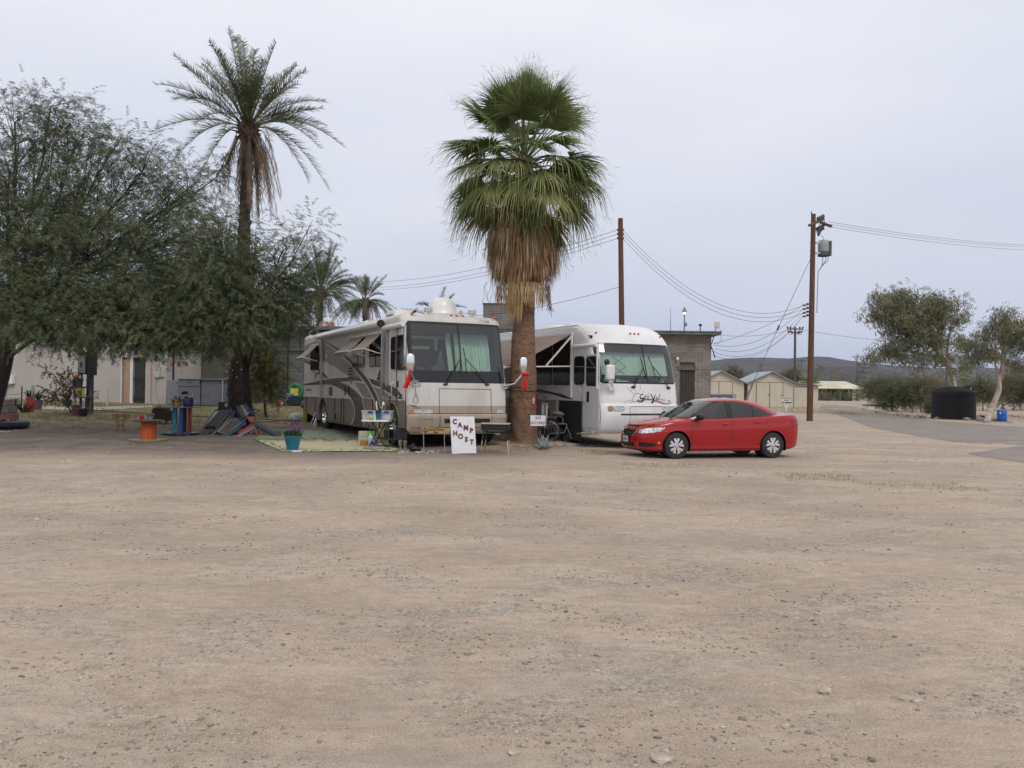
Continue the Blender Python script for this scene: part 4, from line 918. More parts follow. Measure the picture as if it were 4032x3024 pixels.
def sw(parent, s0, s1, z0, z1, r, hw=HW, slider=True, fr=.035):
    m_ = M(); m_.prism(rrect(-s0, z0, -s1, z1, r), (0, -hw-.012, 0), (1, 0, 0), (0, 0, 1), .018); o = m_.build('window', blk_gloss, parent)
    m_ = M(); m_.prism(rrect(-s0-fr, z0+fr, -s1+fr, z1-fr, r*.7), (0, -hw-.024, 0), (1, 0, 0), (0, 0, 1), .008) if s0 < s1 else 0
    if s0 < s1: pass
    m_.build('pane', side_glass, o)
    if slider: m_ = M(); xm_ = -(s0+s1)/2; m_.b2((xm_-.012, -hw-.042, z0+fr), (xm_+.012, -hw-.033, z1-fr)); m_.build('sash', black_plastic, o)
    return o
sw(rv, 9.24, 10.44, 2.09, 2.90, .12); sw(rv, 3.70, 4.96, 2.07, 2.90, .1); sw(rv, 2.02, 3.20, 2.05, 3.0, .1); sw(rv, .87, 1.30, 1.96, 2.80, .08, slider=False)
dw = sw(rv, .18, .80, 1.93, 2.82, .08, slider=False)
m_ = M(); m_.b2((-.865, -HW-.05, 1.9), (-.825, -HW-.02, 2.88)); m_.build('door_post', alu, rv)
dr = M(); dr.prism(rrect(-.83, .48, -.17, 2.97, .05), (0, -HW-.002, 0), (1, 0, 0), (0, 0, 1), .005); dr.f = dr.f; 
m_ = M(); m_.tube([(-1.0, -HW-.02, 1.62), (-1.0, -HW-.09, 1.58), (-.98, -HW-.09, 1.3), (-.92, -HW-.02, 1.2)], .014, 6); m_.build('grab_handle', chrome, rv, smooth=True)
m_ = M(); m_.b2((-.82, -HW-.03, 1.5), (-.72, -HW-.003, 1.66)); m_.build('door_handle', black_plastic, rv)
# awnings
m_ = M(); m_.cyl((-8.79, -HW-.12, 3.20), (-1.93, -HW-.12, 3.20), .085, n=14); m_.cyl((-8.85, -HW-.12, 3.20), (-8.79, -HW-.12, 3.2), .095, n=14); m_.cyl((-1.93, -HW-.12, 3.2), (-1.86, -HW-.12, 3.2), .10, n=14, mi=1); m_.b2((-8.7, -HW-.03, 3.26), (-1.95, -HW+.02, 3.30)); aw = m_.build('patio_awning', [white_paint, black_plastic], rv, smooth=True)
m_ = M()
for s, z0, z1 in ((8.62, 1.18, 3.18), (1.90, 1.16, 3.2)): m_.b2((-s-.035, -HW-.10, z0), (-s+.035, -HW-.03, z1)); m_.b2((-s-.05, -HW-.05, z0-.03), (-s+.05, -HW-.003, z0+.1))
m_.build('awning_arm', alu, aw, bevel=.008)
m_ = M(); m_.cyl((-1.66, -HW-.09, 3.06), (-.16, -HW-.09, 3.06), .06, n=12); m_.b2((-1.6, -HW-.03, 3.1), (-.2, -HW+.01, 3.13)); aw = m_.build('door_awning', white_paint, rv, smooth=True)
m_ = M(); m_.b2((-.17, -HW-.08, 2.0), (-.12, -HW-.02, 3.04)); m_.b2((-1.60, -HW-.08, 1.5), (-1.55, -HW-.02, 3.04)); m_.build('awning_arm', alu, aw)
for s0, s1 in ((9.3, 10.42), (3.62, 5.02), (2.02, 3.26)):
    P = []; 
    for k in range(7): t = k/6; P.append([Vector((-s0-(s1-s0)*j/6, -HW-.03-.50*t, 2.98-.46*t-.03*sin(pi*t))) for j in range(7)])
    m_ = M(); m_.ngrid(P); m_.ngrid([[Vector((-s0-(s1-s0)*j/12, -HW-.53, 2.52)) for j in range(13)], [Vector((-s0-(s1-s0)*j/12, -HW-.535, 2.41+.012*cos(j*pi/2))) for j in range(13)]]); aw = m_.build('window_awning', canvas, rv, solid=.008)
    m_ = M(); m_.b2((-s1, -HW-.05, 2.95), (-s0, -HW-.005, 3.01)); m_.cyl((-s1, -HW-.53, 2.52), (-s0, -HW-.53, 2.52), .018, n=8)
    for s in (s0+.01, s1-.01): m_.beam((-s, -HW-.52, 2.52), (-s, -HW-.02, 2.38), .03, .02)
    m_.build('awning_arm', white_paint, aw)
# wheels and chassis
wheel(rv, (-1.23, -HW+.17, .50), .50, .28, -1, chrome, 'bus'); wheel(rv, (-8.55, -HW+.17, .56), .50, .28, -1, chrome, 'bus'); wheel(rv, (-1.23, HW-.17, .50), .50, .28, 1, chrome, 'bus'); wheel(rv, (-8.55, HW-.17, .56), .50, .28, 1, chrome, 'bus')
m_ = M(); m_.b2((-9.2, -.55, .42), (-.5, .55, .62)); m_.b2((-11.4, -1.2, .50), (-9.3, 1.2, .62)); m_.b2((-7.5, -1.25, .36), (-2.4, 1.25, .40)); m_.cyl((-1.23, -1.2, .5), (-1.23, 1.2, .5), .07, n=8); m_.cyl((-8.55, -1.2, .55), (-8.55, 1.2, .55), .12, n=8); m_.b2((-11.45, -1.3, .12), (-11.40, 1.3, .6)); m_.b2((-.85, .2, .2), (-.45, .6, .45)); m_.build('chassis', black_plastic, rv)
st_ = M(); st_.b2((-.86, -HW-.22, .40), (-.14, -HW+.1, .43)); st_.build('step', black_plastic, rv, bevel=.006); st_ = M(); st_.b2((-1.0, -HW-.52, .19), (-.15, -HW-.2, .22)); st_.b2((-.95, -HW-.3, .2), (-.91, -HW+.05, .42)); st_.b2((-.2, -HW-.3, .2), (-.16, -HW+.05, .42)); st_.build('step', black_plastic, rv, bevel=.006)
# mirrors
for sgn, mx_, my, arm in ((-1, .20, -1.42, [(-.12, -1.16, 1.60), (.1, -1.30, 1.72), (.2, -1.42, 1.90)]), (1, .20, 1.70, [(-.12, 1.30, 1.55), (.1, 1.5, 1.62), (.2, 1.70, 1.90)])):
    m_ = M(); m_.lathe([(.0, -.22), (.06, -.215), (.095, -.18), (.11, 0), (.10, .16), (.07, .21), (0, .22)], (0, 0, 0), 18)
    m_.v = [(v[0]*.75, v[1]*1.05, v[2]) for v in m_.v]; o = m_.build('mirror', chrome, rv, smooth=True, loc=(mx_, my, 2.10))
    m_ = M(); m_.tube([Vector(p)-Vector((mx_, my, 2.10)) for p in arm], .028, 8); b0 = Vector(arm[0])-Vector((mx_, my, 2.10)); m_.box(b0+Vector((-.03, 0, 0)), (.05, .20, .14)); m_.build('mirror_arm', alu, o, smooth=True)
    m_ = M(); m_.box((-.075, 0, 0), (.01, .16, .34)); m_.build('mirror_glass', mat('mirror_face', (.4, .42, .45), .05, 1, var=0), o)
# wipers
for pv, tip, b0, b1 in (((1.0, 1.585), (1.46, 2.25), (1.48, 2.58), (1.41, 1.88)), ((2.16, 1.59), (1.59, 2.24), (1.57, 2.54), (1.60, 1.86))):
    g = lambda a, z, e=.05: S1(Yc(a+.02), z, e)
    m_ = M(); m_.tube([g(*pv, .03), g((pv[0]+tip[0])/2, (pv[1]+tip[1])/2, .07), g(*tip, .06)], .011, 6); m_.tube([g(pv[0]+.07*(1 if tip[0] > pv[0] else -1)*.6, pv[1]+.02, .03), g((pv[0]+tip[0])/2+.02, (pv[1]+tip[1])/2, .06), g(*tip, .05)], .007, 5); m_.ell(g(*pv, .02), (.03, .07, .025), 10, 6); o = m_.build('wiper', black_plastic, rv, smooth=True)
    m_ = M(); m_.tube([g(*b0, .02), g(*tip, .035), g(*b1, .02)], .012, 5); m_.build('wiper_blade', black_rubber, o)
# centre post of the windshield
m_ = M(); stroke(m_, [(Yc(1.50)+.0, 1.66+.1*k) for k in range(16)], .035, surf_of(LV, 3.6, .008)); m_.build('centre_post', black_rubber, rv)
# roof gear
for a in (-1.11, -.03, .13, .30, 1.21):
    m_ = M(); m_.ell((0, 0, 0), (.055, .04, .035), 10, 6); m_.build('clearance_light', amber, rv, smooth=True, loc=(-.60, a, 3.385))
for a in (-.62, .62):
    m_ = M(); m_.box((0, 0, .09), (.07, .21, .13)); m_.cyl((0, 0, 0), (0, 0, .05), .02, n=6); m_.tube([(0, -.35, .05), (0, -.1, .07)], .012, 6); m_.lathe([(.02, -.1), (.065, .0), (.07, .02)], (.05, -.36, .06), 12, axis='x'); o = m_.build('spotlight', alu, rv, loc=(-.75, a+.02, 3.42), bevel=.01)
    m_ = M(); m_.box((.038, 0, .09), (.01, .18, .10)); m_.build('spotlight_lens', lens, o)
m_ = M(); m_.lathe([(.42, 0), (.43, .03), (.40, .10), (.385, .20), (.36, .32), (.29, .42), (.18, .47), (0, .49)], n=28); o = m_.build('satellite_dome', white_paint, rv, smooth=True, loc=(-1.35, .02, 3.44)); m_ = M(); m_.lathe([(.40, -.04), (.40, .0)], n=24); m_.build('dome_base', black_plastic, o)
for x, y, l in ((-7.2, -.2, 1.0), (-3.1, -.55, .9)):
    m_ = M(); m_.box((0, 0, .13), (l, .68, .26), taper=.82); m_.b2((-l*.3, -.36, .05), (l*.3, -.31, .14), 1); m_.build('ac_unit', [white_paint, tk], rv, loc=(x, y, 3.42), bevel=.05)
m_ = M(); m_.box((0, 0, .08), (.45, .45, .14), taper=.8); m_.build('roof_vent', white_paint, rv, loc=(-5.6, -.4, 3.42), bevel=.02)
m_ = M(); m_.tube([(-11.4, -1.25, 3.36), (-11.4, -1.25, 3.56), (-10.2, -1.25, 3.56), (-10.2, -1.25, 3.38)], .018, 6); m_.tube([(-11.4, -.6, 3.36), (-11.4, -.6, 3.56), (-10.2, -.6, 3.56), (-10.2, -.6, 3.38)], .018, 6); m_.build('roof_rack', alu, rv, smooth=True)
m_ = M(); m_.cyl((-.6, -1.1, 3.40), (-.5, -1.04, 3.44), .03, n=8); m_.build('roof_camera', dark_metal, rv)
T = frame(S1(Yc(2.27), 3.255, .004), (0, 1, 0), (-.2, 0, 1)); text_m('11134', .115, T, mat('grey_letters', (.12, .12, .13), .6, var=0), 'unit_number', rv, depth=.001)
T = frame((-10.75, -HW-.006, 1.40), (1, 0, 0), (0, 0, 1)); text_m('Mountain Aire', .15, T, mat('grey_letters', (.12, .12, .13)), 'side_lettering', rv, depth=.001, sx=.9)
m_ = M(); m_.b2((-5.15, -HW-.025, 1.60), (-5.02, -HW-.003, 1.67)); m_.build('side_marker', amber, rv)
m_ = M(); m_.b2((-8.2, -HW-.02, 2.48), (-8.05, -HW-.003, 2.68)); m_.b2((-8.18, -HW-.03, 2.6), (-8.07, -HW-.018, 2.66), 1); m_.build('thermostat_plate', [white_paint, tk], rv)
for k, (a, z) in enumerate(((.17, 1.57), (2.66, 1.57))):
    m_ = M(); m_.box((0, 0, 0), (.02, .22, .10)); m_.build('mirror_bracket', alu, rv, loc=S1(Yc(a+.1), z, .01))
m_ = M(); q_ = S1(Yc(.22), 1.5, .02); m_.tube([q_, q_+Vector((.02, .02, -.15)), q_+Vector((.03, -.06, -.33)), q_+Vector((.03, .02, -.43)), q_+Vector((.03, .08, -.33)), q_+Vector((.02, .02, -.15))], .006, 5); m_.build('hanging_cable', black_plastic, rv)
m_ = M(); m_.tube([(-.25, .95, .36), (-.15, 1.1, .30)], .02, 6); m_.lathe([(.10, 0), (.09, .03), (0, .05)], (-.15, 1.13, .36), 14, axis='x'); m_.build('driving_lamp', chrome, rv, smooth=True)
m_ = M(); m_.box((-2.2, -HW-.03, 1.78), (.16, .04, .08)); m_.tube([(-2.33, -HW-.05, 1.70), (-2.2, -HW-.05, 1.80), (-2.12, -HW-.05, 1.92), (-2.05, -HW-.05, 1.97)], .03, 6); m_.tube([(-2.3, -HW-.05, 1.85), (-2.2, -HW-.05, 1.8), (-2.13, -HW-.05, 1.64), (-2.05, -HW-.05, 1.6)], .02, 6); o = m_.build('wall_ornament', mat('bronze', (.14, .09, .05), .6, .3, var=.3), rv, smooth=True)
# inside
cur = M(); P = []
for k in range(70):
    y = .09+1.01*k/69; x = -.50+.03*sin(k*1.45)+.012*sin(k*3.7); P.append([Vector((x-(z-1.9)*.27, y+.01*sin(z*3+k), z)) for z in np.linspace(1.9, 3.02, 6)])
cur.ngrid(P); 
P = []
for k in range(14):
    y = -.15+.15*k/13; P.append([Vector((-.50+.03*sin(k*1.7)-(z-1.9)*.27, y+(3-z)*.03, z)) for z in np.linspace(1.9, 3.02, 6)])
cur.ngrid(P); cur.build('curtain', mat('pale_curtain', (.70, .76, .70), .9, var=.05), rv, smooth=True)
m_ = M(); m_.b2((-1.3, -1.2, 1.84), (-.30, 1.2, 1.90)); m_.build('dashboard', mat('dash_grey', (.36, .38, .34), .8, var=.1), rv)
m_ = M(); m_.b2((-1.5, -1.25, 2.80), (-1.2, .0, 2.86)); m_.b2((-1.5, -1.1, 2.52), (-1.3, -.35, 2.60)); m_.b2((-1.4, -.2, 2.5), (-1.3, -.12, 2.8)); m_.build('cabinet', mat('cabinet_cream', (.62, .64, .56), .7, var=.1), rv)
m_ = M(); m_.b2((-3.3, -1.36, .6), (-3.25, 1.36, 3.3)); m_.b2((-3.2, -1.36, .55), (-.55, 1.36, .6)); m_.build('partition', mat('dark_interior', (.035, .035, .037), .9, var=.2), rv)
for y in (-.75, .75): m_ = M(); m_.box((-1.6, y, 1.35), (.55, .6, .9)); m_.box((-1.8, y, 1.95), (.2, .5, .7)); m_.build('seat', mat('grey_fabric', (.05, .05, .052), .9), rv, bevel=.08)
R1 = Matrix.Translation(o1) @ Euler((0, radians(-.25), RVROT)).to_matrix().to_4x4()
def rw(x, y, z): return R1 @ Vector((x, y, z))
redp = mat('red_petals', (.42, .02, .03), .7, var=.3, vs=20)
for k, (y, s_) in enumerate(((-.55, .12), (-.92, .09))):
    m_ = M()
    for j in range(9): a = j*.7; m_.ell((.6*s_*cos(a), .6*s_*sin(a), s_*(.7+.25*(j % 2))), (s_*.5, s_*.28, .02), 8, 4, 0, (0, .4, a))
    m_.cyl((0, 0, 0), (0, 0, s_*.6), s_*.4, n=10, mi=1); o = m_.build('poinsettia', [redp, tk], loc=rw(-.42, y, 1.905), smooth=True); o.rotation_euler[2] = RVROT; tag(o, 'red poinsettia inside the windshield, %s' % ('nearest the centre post' if k == 0 else 'the smaller one by the door side'), 'flower')
m_ = M(); r_ = random.Random(4)
for j in range(9): z0 = .03+j*.055; R_ = .16*(1-z0/.6); m_.tube([(R_*cos(a), R_*sin(a), z0+.02*sin(3*a)) for a in np.linspace(0, 5.6, 12)], .004, 4)
for j in range(34): z0 = r_.uniform(.02, .55); R_ = .17*(1-z0/.6); a = r_.uniform(0, 6.28); m_.ell((R_*cos(a), R_*sin(a), z0), .009, 6, 4)
o = m_.build('wire_tree', mat('silver_tinsel', (.75, .75, .72), .25, .6, var=0), loc=rw(-.52, -.30-.05, 1.905)); tag(o, 'small wire christmas tree standing inside the motorhome windshield', 'christmas tree')
m_ = M(); m_.tube([rw(-.33-(.1*abs(sin(k*.05))), -1.1+2.2*k/60, 1.915+.018*sin(k*1.9)+.01*sin(k*.9)) for k in range(61)], .011, 5); o = m_.build('garland', mat('green_garland', (.03, .07, .04), .8, var=.3)); tag(o, 'thin green garland lying along the motorhome dashboard', 'garland')

# red bows
ribbon = mat('red_ribbon', (.62, .012, .018), .55, var=.15, vs=8)
def bow(loc, tails, label, loops=True):
    m_ = M()
    for (dx, dy, L, wd) in tails:
        P = []
        for k in range(9): t = k/8; c = Vector((.015*sin(t*5), dx*t, -L*t)); w_ = wd*(.35+.65*t); P.append([c+Vector((dy*t-.01, -w_/2, 0)), c+Vector((dy*t+.012, 0, .01)), c+Vector((dy*t-.01, w_/2, -.02))])
        m_.ngrid(P)
    if loops:
        for s_ in (-1, 1):
            P = []
            for k in range(9): a = pi*k/8; x = .11*sin(a/2*1)*s_*(1 if k < 5 else .9); P.append([Vector((.03*sin(a), s_*.115*sin(a/1.2)*(.5+.5*sin(a)), -.045+.02*cos(a))), Vector((.035*sin(a), s_*.12*sin(a/1.2)*(.5+.5*sin(a)), .045*cos(a)+.02))])
            m_.ngrid(P)
    m_.ell((.02, 0, 0), (.03, .03, .035), 8, 6); o = m_.build('ribbon_bow', ribbon, loc=loc, solid=.004, smooth=True); o.rotation_euler[2] = RVROT; tag(o, label, 'ribbon', 'red bows on the mirrors')
bow(rw(.22, -1.44, 1.90), [(-.10, 0, .42, .12), (-.02, .02, .36, .08)], 'red ribbon bow hanging below the left chrome mirror beside the motorhome door', False)
bow(rw(.24, 1.72, 1.88), [(-.03, 0, .42, .13), (.03, .03, .38, .10)], 'red ribbon bow hanging below the right chrome mirror in front of the palm')

# ------------------------------------------------------------------ second motorhome
o2 = Vector((2.40, 22.1, 0))+DF*1.43; o2.z = .10
rv2 = thing('motorhome', o2, 'white round nosed motorhome with a painted sun emblem behind the red car', 'motorhome', rz=RVROT)
H2 = 1.38
white2 = dirty('white_gelcoat', (.74, .735, .74), (.60, .595, .59), vs=1.6, rr=(.5, .9), coat=.15)
L2 = [(.36, -.12, .36, 1.33), (.42, -.05, .36, 1.37), (.55, .02, .36, H2), (.80, .05, .36, H2), (.90, .05, .36, H2), (1.0, .03, .36, H2), (1.14, .02, .36, H2), (1.18, -.01, .36, H2), (1.24, -.02, .36, H2), (1.38, -.02, .36, H2), (1.43, -.04, .36, H2), (1.6, -.055, .36, H2), (1.76, -.085, .36, H2), (2.0, -.15, .37, H2), (2.3, -.235, .39, H2), (2.62, -.32, .43, H2), (2.88, -.41, .50, H2), (3.0, -.47, .56, H2), (3.1, -.54, .64, H2), (3.2, -.63, .74, H2*.997), (3.3, -.75, .86, H2*.985), (3.38, -.90, .98, H2*.965), (3.44, -1.08, 1.0, H2*.93), (3.48, -1.30, 1.0, H2*.86)]
bm = rv_shell(L2, -10.4, n=2.9); S2 = surf_of(L2, 2.9)
Y2c = lambda a: a-1.38
front2 = lambda f: f.normal.x > .02 and f.calc_center_median().x > -1.3
for f in bm.faces: f.material_index = 0
wp = rrect(Y2c(.07), 1.75, Y2c(2.69), 2.89, .13)
for f in cut_poly(bm, wp, 0, front2): f.material_index = 1
g = cut_poly(bm, rrect(Y2c(.13), 1.80, Y2c(2.63), 2.62, .05), 0, front2); take(bm, g, 'windshield', ws_glass, rv2)
g = cut_poly(bm, rrect(Y2c(.13), 2.62, Y2c(2.63), 2.84, .04), 0, front2); take(bm, g, 'windshield_band', band_glass, rv2)
def lp2(a0, a1, z0, z1, name, mt, off=.006, r=.05): return take(bm, cut_poly(bm, rrect(Y2c(a0), z0, Y2c(a1), z1, r), 0, front2), name, mt, rv2, off=off)
lp2(.41, .74, .975, 1.13, 'headlight', lens); lp2(.25, .40, .975, 1.13, 'turn_signal', mat('smoky_amber', (.33, .22, .13), .2, var=.3, vs=18)); lp2(2.02, 2.5, .975, 1.13, 'headlight', lens)
for cx, cz, r in ((-1.95, .47, .55), (-7.6, .49, .55)):
    bmesh.ops.delete(bm, geom=cut_poly(bm, circ(cx, cz, r), 1, lambda f: abs(f.normal.y) > .6 and f.calc_center_median().x < -.5), context='FACES')
bm_obj(bm, 'body', [white2, blk_gloss], rv2, ang=30)
for x, y, s_ in ((-1.95, -H2+.17, -1), (-7.6, -H2+.17, -1), (-1.95, H2-.17, 1), (-7.6, H2-.17, 1)): wheel(rv2, (x, y, .42), .48, .28, s_, alu, 'bus')
m_ = M(); m_.b2((-9.8, -.6, .35), (-.6, .6, .6)); m_.b2((-6.8, -1.2, .33), (-2.7, 1.2, .38)); m_.cyl((-1.95, -1.2, .42), (-1.95, 1.2, .42), .07, n=8); m_.cyl((-7.6, -1.2, .42), (-7.6, 1.2, .42), .1, n=8); m_.build('chassis', black_plastic, rv2)
# side of second motorhome
gr = M()
def SQ(m_, pts, lay=1, mi=0): m_.prism([(-s, z) for s, z in pts], (0, -H2-.0025*lay+.002, 0), (1, 0, 0), (0, 0, 1), .0035, mi)
SQ(gr, [(9.8, 1.55), (6.0, 1.66), (3.65, 1.58), (3.05, 1.52), (2.14, 1.43), (1.48, 1.28), (1.91, 1.30), (2.74, 1.42), (3.62, 1.47), (6.0, 1.5), (9.8, 1.45)], 1, 0)
gr.b2((-9.8, -H2-.025, 1.245), (-.86, -H2, 1.285), 1)
SQ(gr, [(9.8, .38), (9.8, 1.24), (2.5, 1.24), (2.5, .42)], 1, 2)
gr.build('stripe_graphics', [greyst, white2, mat('grey_lower_panel', (.34, .33, .32), .5, var=.08)], rv2)
dr = M(); dr.prism(rrect(-.80, .50, -.10, 2.56, .06), (0, -H2-.001, 0), (1, 0, 0), (0, 0, 1), .02); o = dr.build('door', mat('cool_white_door', (.62, .64, .68), .4, var=.04), rv2, bevel=.006)
m_ = M(); m_.prism(rrect(-.77, 1.67, -.13, 2.50, .11), (0, -H2-.020, 0), (1, 0, 0), (0, 0, 1), .008); w_ = m_.build('window', blk_gloss, o); m_ = M(); m_.prism(rrect(-.72, 1.72, -.18, 2.45, .08), (0, -H2-.029, 0), (1, 0, 0), (0, 0, 1), .006); m_.build('pane', side_glass, w_)
m_ = M(); m_.prism(rrect(-.71, 1.22, -.60, 1.52, .03), (0, -H2-.020, 0), (1, 0, 0), (0, 0, 1), .02); m_.build('handle', black_plastic, o)
sw(rv2, .88, 1.42, 1.71, 2.52, .12, H2, slider=False)
for k in range(4): sw(rv2, 1.64+k*1.10, 2.66+k*1.10, 1.70, 3.02, .06, H2, slider=False)
m_ = M(); m_.b2((-2.21, -H2-.06, .12), (-.95, -H2-.045, 1.24)); m_.build('wheel_cover_screen', mat('black_mesh_screen', (.014, .014, .015), .85, var=.2), rv2)
m_ = M(); m_.tube([(-.93, -H2-.02, 1.68), (-.93, -H2-.10, 1.62), (-.90, -H2-.10, 1.3), (-.86, -H2-.02, 1.2)], .014, 6); m_.build('grab_handle', chrome, rv2, smooth=True)
sm = M(); 
for k in range(20): pass
for pth in ([(.92, .62), (.92, 1.05), (.96, 1.12), (2.6, 1.12)], [(.06, .62), (.06, 1.5)]):
    for a, b in zip(pth, pth[1:]): n_ = 24; stroke(sm, [(Y2c(a[0]+(b[0]-a[0])*k/n_), a[1]+(b[1]-a[1])*k/n_) for k in range(n_+1)], .012, S2)
sm.build('panel_gaps', mat('grey_seam', (.12, .12, .12), .9, var=0), rv2)
m_ = M(); stroke(m_, [(Y2c(.62+2.0*k/30), .90) for k in range(31)], [.05]*31, S2); m_.build('bumper_stripe', brown, rv2)
m_ = M(); m_.tube([(-3.9, -H2+.015, 3.42), (-2.5, -H2+.015, 3.42), (-1.28, -H2+.02, 3.42)], .02, 6); m_.tube([S2(-1.37+.0, z, .0) if False else Vector((-a, -H2+.005, z)) for a, z in ((1.26, 3.40), (.95, 3.25), (.70, 3.05), (.66, 2.85), (1.2, 2.83))][:4], .008, 5); m_.tube([(-9.8, -H2+.02, 3.42), (-3.9, -H2+.015, 3.42)], .02, 6); m_.build('roof_gutter', white_paint, rv2)
m_ = M(); m_.cyl((-1.42, -H2-.08, 2.80), (-.16, -H2-.08, 2.80), .055, n=12); aw = m_.build('door_awning', white_paint, rv2, smooth=True); m_ = M(); m_.b2((-.19, -H2-.07, 1.6), (-.14, -H2-.01, 2.78)); m_.build('awning_arm', white_paint, aw)
# big open awning
P = [[Vector((-1.62-6.2*j/14, -H2-.05-2.1*t, 3.17-1.0*t-.06*sin(pi*t))) for j in range(15)] for t in np.linspace(0, 1, 9)]
m_ = M(); m_.ngrid(P); aw = m_.build('patio_awning', mat('beige_canvas', (.46, .36, .29), .9, var=.06, vs=2, trans=.35), rv2, solid=.006)
m_ = M(); m_.b2((-7.9, -H2-.06, 3.14), (-1.50, -H2-.005, 3.22)); m_.cyl((-7.82, -H2-2.15, 2.17), (-1.62, -H2-2.15, 2.17), .04, n=10); m_.build('awning_rail', white_paint, aw)
m_ = M(); m_.b2((-1.56, -H2-.08, 1.34), (-1.50, -H2-.02, 3.16)); m_.beam((-1.55, -H2-.06, 3.10), (-1.60, -H2-.85, 2.24), .05, .04); m_.beam((-1.55, -H2-.06, 2.24), (-1.62, -H2-2.1, 2.18), .045, .035); m_.build('awning_arm', white_paint, aw)
# mirror
for sgn, base, c in ((-1, (.0, -1.02, 1.62), (.12, -1.20, 2.05)),):
    m_ = M(); m_.box((0, 0, 0), (.15, .26, .42)); o = m_.build('mirror', white_paint, rv2, loc=c, bevel=.05)
    m_ = M(); m_.tube([Vector((0, 0, -.2)), Vector((0, 0, -.26)), (Vector(base)-Vector(c))*.6, Vector(base)-Vector(c)], .04, 8); m_.box(Vector(base)-Vector(c), (.05, .22, .09)); m_.build('mirror_arm', white_paint, o, smooth=True)
m_ = M(); m_.ell((-.05, -1.19, 2.33), (.05, .09, .09), 12, 8); m_.build('convex_mirror', black_plastic, rv2, smooth=True)
for pv, tip, b0, b1 in (((1.08, 1.66), (1.50, 2.21), (1.46, 2.5), (1.55, 1.9)), ((2.32, 1.65), (1.82, 2.24), (1.73, 2.55), (1.88, 1.94))):
    g = lambda a, z, e=.05: S2(Y2c(a), z, e)
    m_ = M(); m_.tube([g(*pv, .03), g((pv[0]+tip[0])/2, (pv[1]+tip[1])/2, .06), g(*tip, .05)], .014, 6); m_.ell(g(*pv, .02), (.03, .08, .035), 10, 6); o = m_.build('wiper', black_plastic, rv2, smooth=True)
    m_ = M(); m_.tube([g(*b0, .02), g(*tip, .035), g(*b1, .02)], .013, 5); m_.build('wiper_blade', black_rubber, o)
m_ = M(); stroke(m_, [(Y2c(1.60)-.02*k/10, 1.77+.11*k) for k in range(11)], .04, surf_of(L2, 2.9, .008)); m_.build('centre_post', black_rubber, rv2)
for a, z in ((.28, 3.17), (1.34, 3.18), (1.48, 3.18), (1.62, 3.18), (2.45, 3.13)):
    m_ = M(); m_.ell((0, 0, 0), (.02, .04, .035), 10, 6); m_.build('clearance_light', mat('brick_red_lens', (.30, .07, .035), .3, var=.2), rv2, smooth=True, loc=S2(Y2c(a), z, .005))
m_ = M(); m_.ell((0, 0, 0), (.04, .04, .05)); m_.cyl((0, 0, 0), (.0, -.1, .03), .02, n=6); m_.build('roof_camera', black_plastic, rv2, loc=S2(Y2c(-.0+.12), 3.05, .02), smooth=True)
m_ = M(); m_.box((0, 0, .1), (.9, .7, .2), taper=.8); m_.build('ac_unit', white_paint, rv2, loc=(-5.0, .1, 3.49), bevel=.05)
m_ = M(); m_.box((0, 0, .06), (.5, .5, .12), taper=.8); m_.build('roof_vent', white_paint, rv2, loc=(-3.0, -.5, 3.49), bevel=.03)
m_ = M(); m_.b2((-.78, -H2-.32, .33), (-.12, -H2+.02, .36)); m_.build('step', mat('worn_wood_tread', (.25, .19, .13), .8, var=.2), rv2)
# emblem
em = M(); g = lambda a, z: S2(Y2c(a), z)
def crop2(pts):    # picture measurements of the lettering turned into front coordinates
    out_ = []
    for x, y in pts:
        u, v = 2440+x/7.9, 1480+y/7.9; r_ = ray(u, v); n_ = DF.cross(Vector((0, 0, 1))); b_ = Vector((2.40, 22.1, 0)); t_ = n_.dot(b_-Vector((0, 0, CAM_Z)))/n_.dot(r_); q = Vector((0, 0, CAM_Z))+r_*t_; out_.append(((q-b_).dot(DF), q.z-.10))
    return out_
def ST(pts, w, mi=0): P = smooth_pts(crop2(pts), 5); n = len(P); stroke(em, P, [w*(.35+.65*sin(pi*min(1, (i+.6)/n)))/1 for i in range(n)], lambda a, z: S2(Y2c(a), z, .003 if mi == 0 else 0), mi)
ST([(700, 570), (640, 590), (600, 660), (620, 700), (700, 700), (715, 740), (670, 790), (590, 810), (520, 780), (545, 735)], .042)
ST([(690, 555), (700, 600)], .04)
for ox in (0, 92): ST([(745+ox, 700), (790+ox, 670), (780+ox, 630), (745+ox, 650), (740+ox, 700), (765+ox, 735), (810+ox, 720)], .019)
ST([(930, 560), (970, 600), (990, 680), (1020, 720)], .036); ST([(1100, 565), (1060, 650), (1020, 740), (985, 800), (960, 840), (1000, 830), (1060, 780)], .038)
ST([(1150, 650), (1110, 670), (1110, 730), (1150, 720), (1165, 660), (1160, 730), (1200, 725)], .021); ST([(1240, 555), (1225, 620), (1210, 665)], .022); ST([(1200, 700), (1218, 715)], .04)
for x in (1262, 1312, 1368): ST([(x-14, 738+(x-1262)*.12), (x+14, 742+(x-1262)*.12)], .035)
ST([(1510, 775), (1560, 790)], .045)
ST([(375, 800), (380, 700), (420, 610), (490, 550), (570, 545), (640, 580)], .018, 1); ST([(240, 375), (320, 450), (380, 530), (410, 580)], .010, 1); ST([(455, 400), (470, 450), (490, 510)], .010, 1); ST([(645, 260), (640, 370), (595, 495)], .010, 1); ST([(720, 470), (700, 530)], .010, 1); ST([(910, 515), (850, 580), (780, 610), (700, 640)], .010, 1); ST([(90, 860), (200, 790), (345, 755)], .011, 1); ST([(255, 855), (380, 810), (500, 780), (600, 755), (760, 735)], .014, 1)
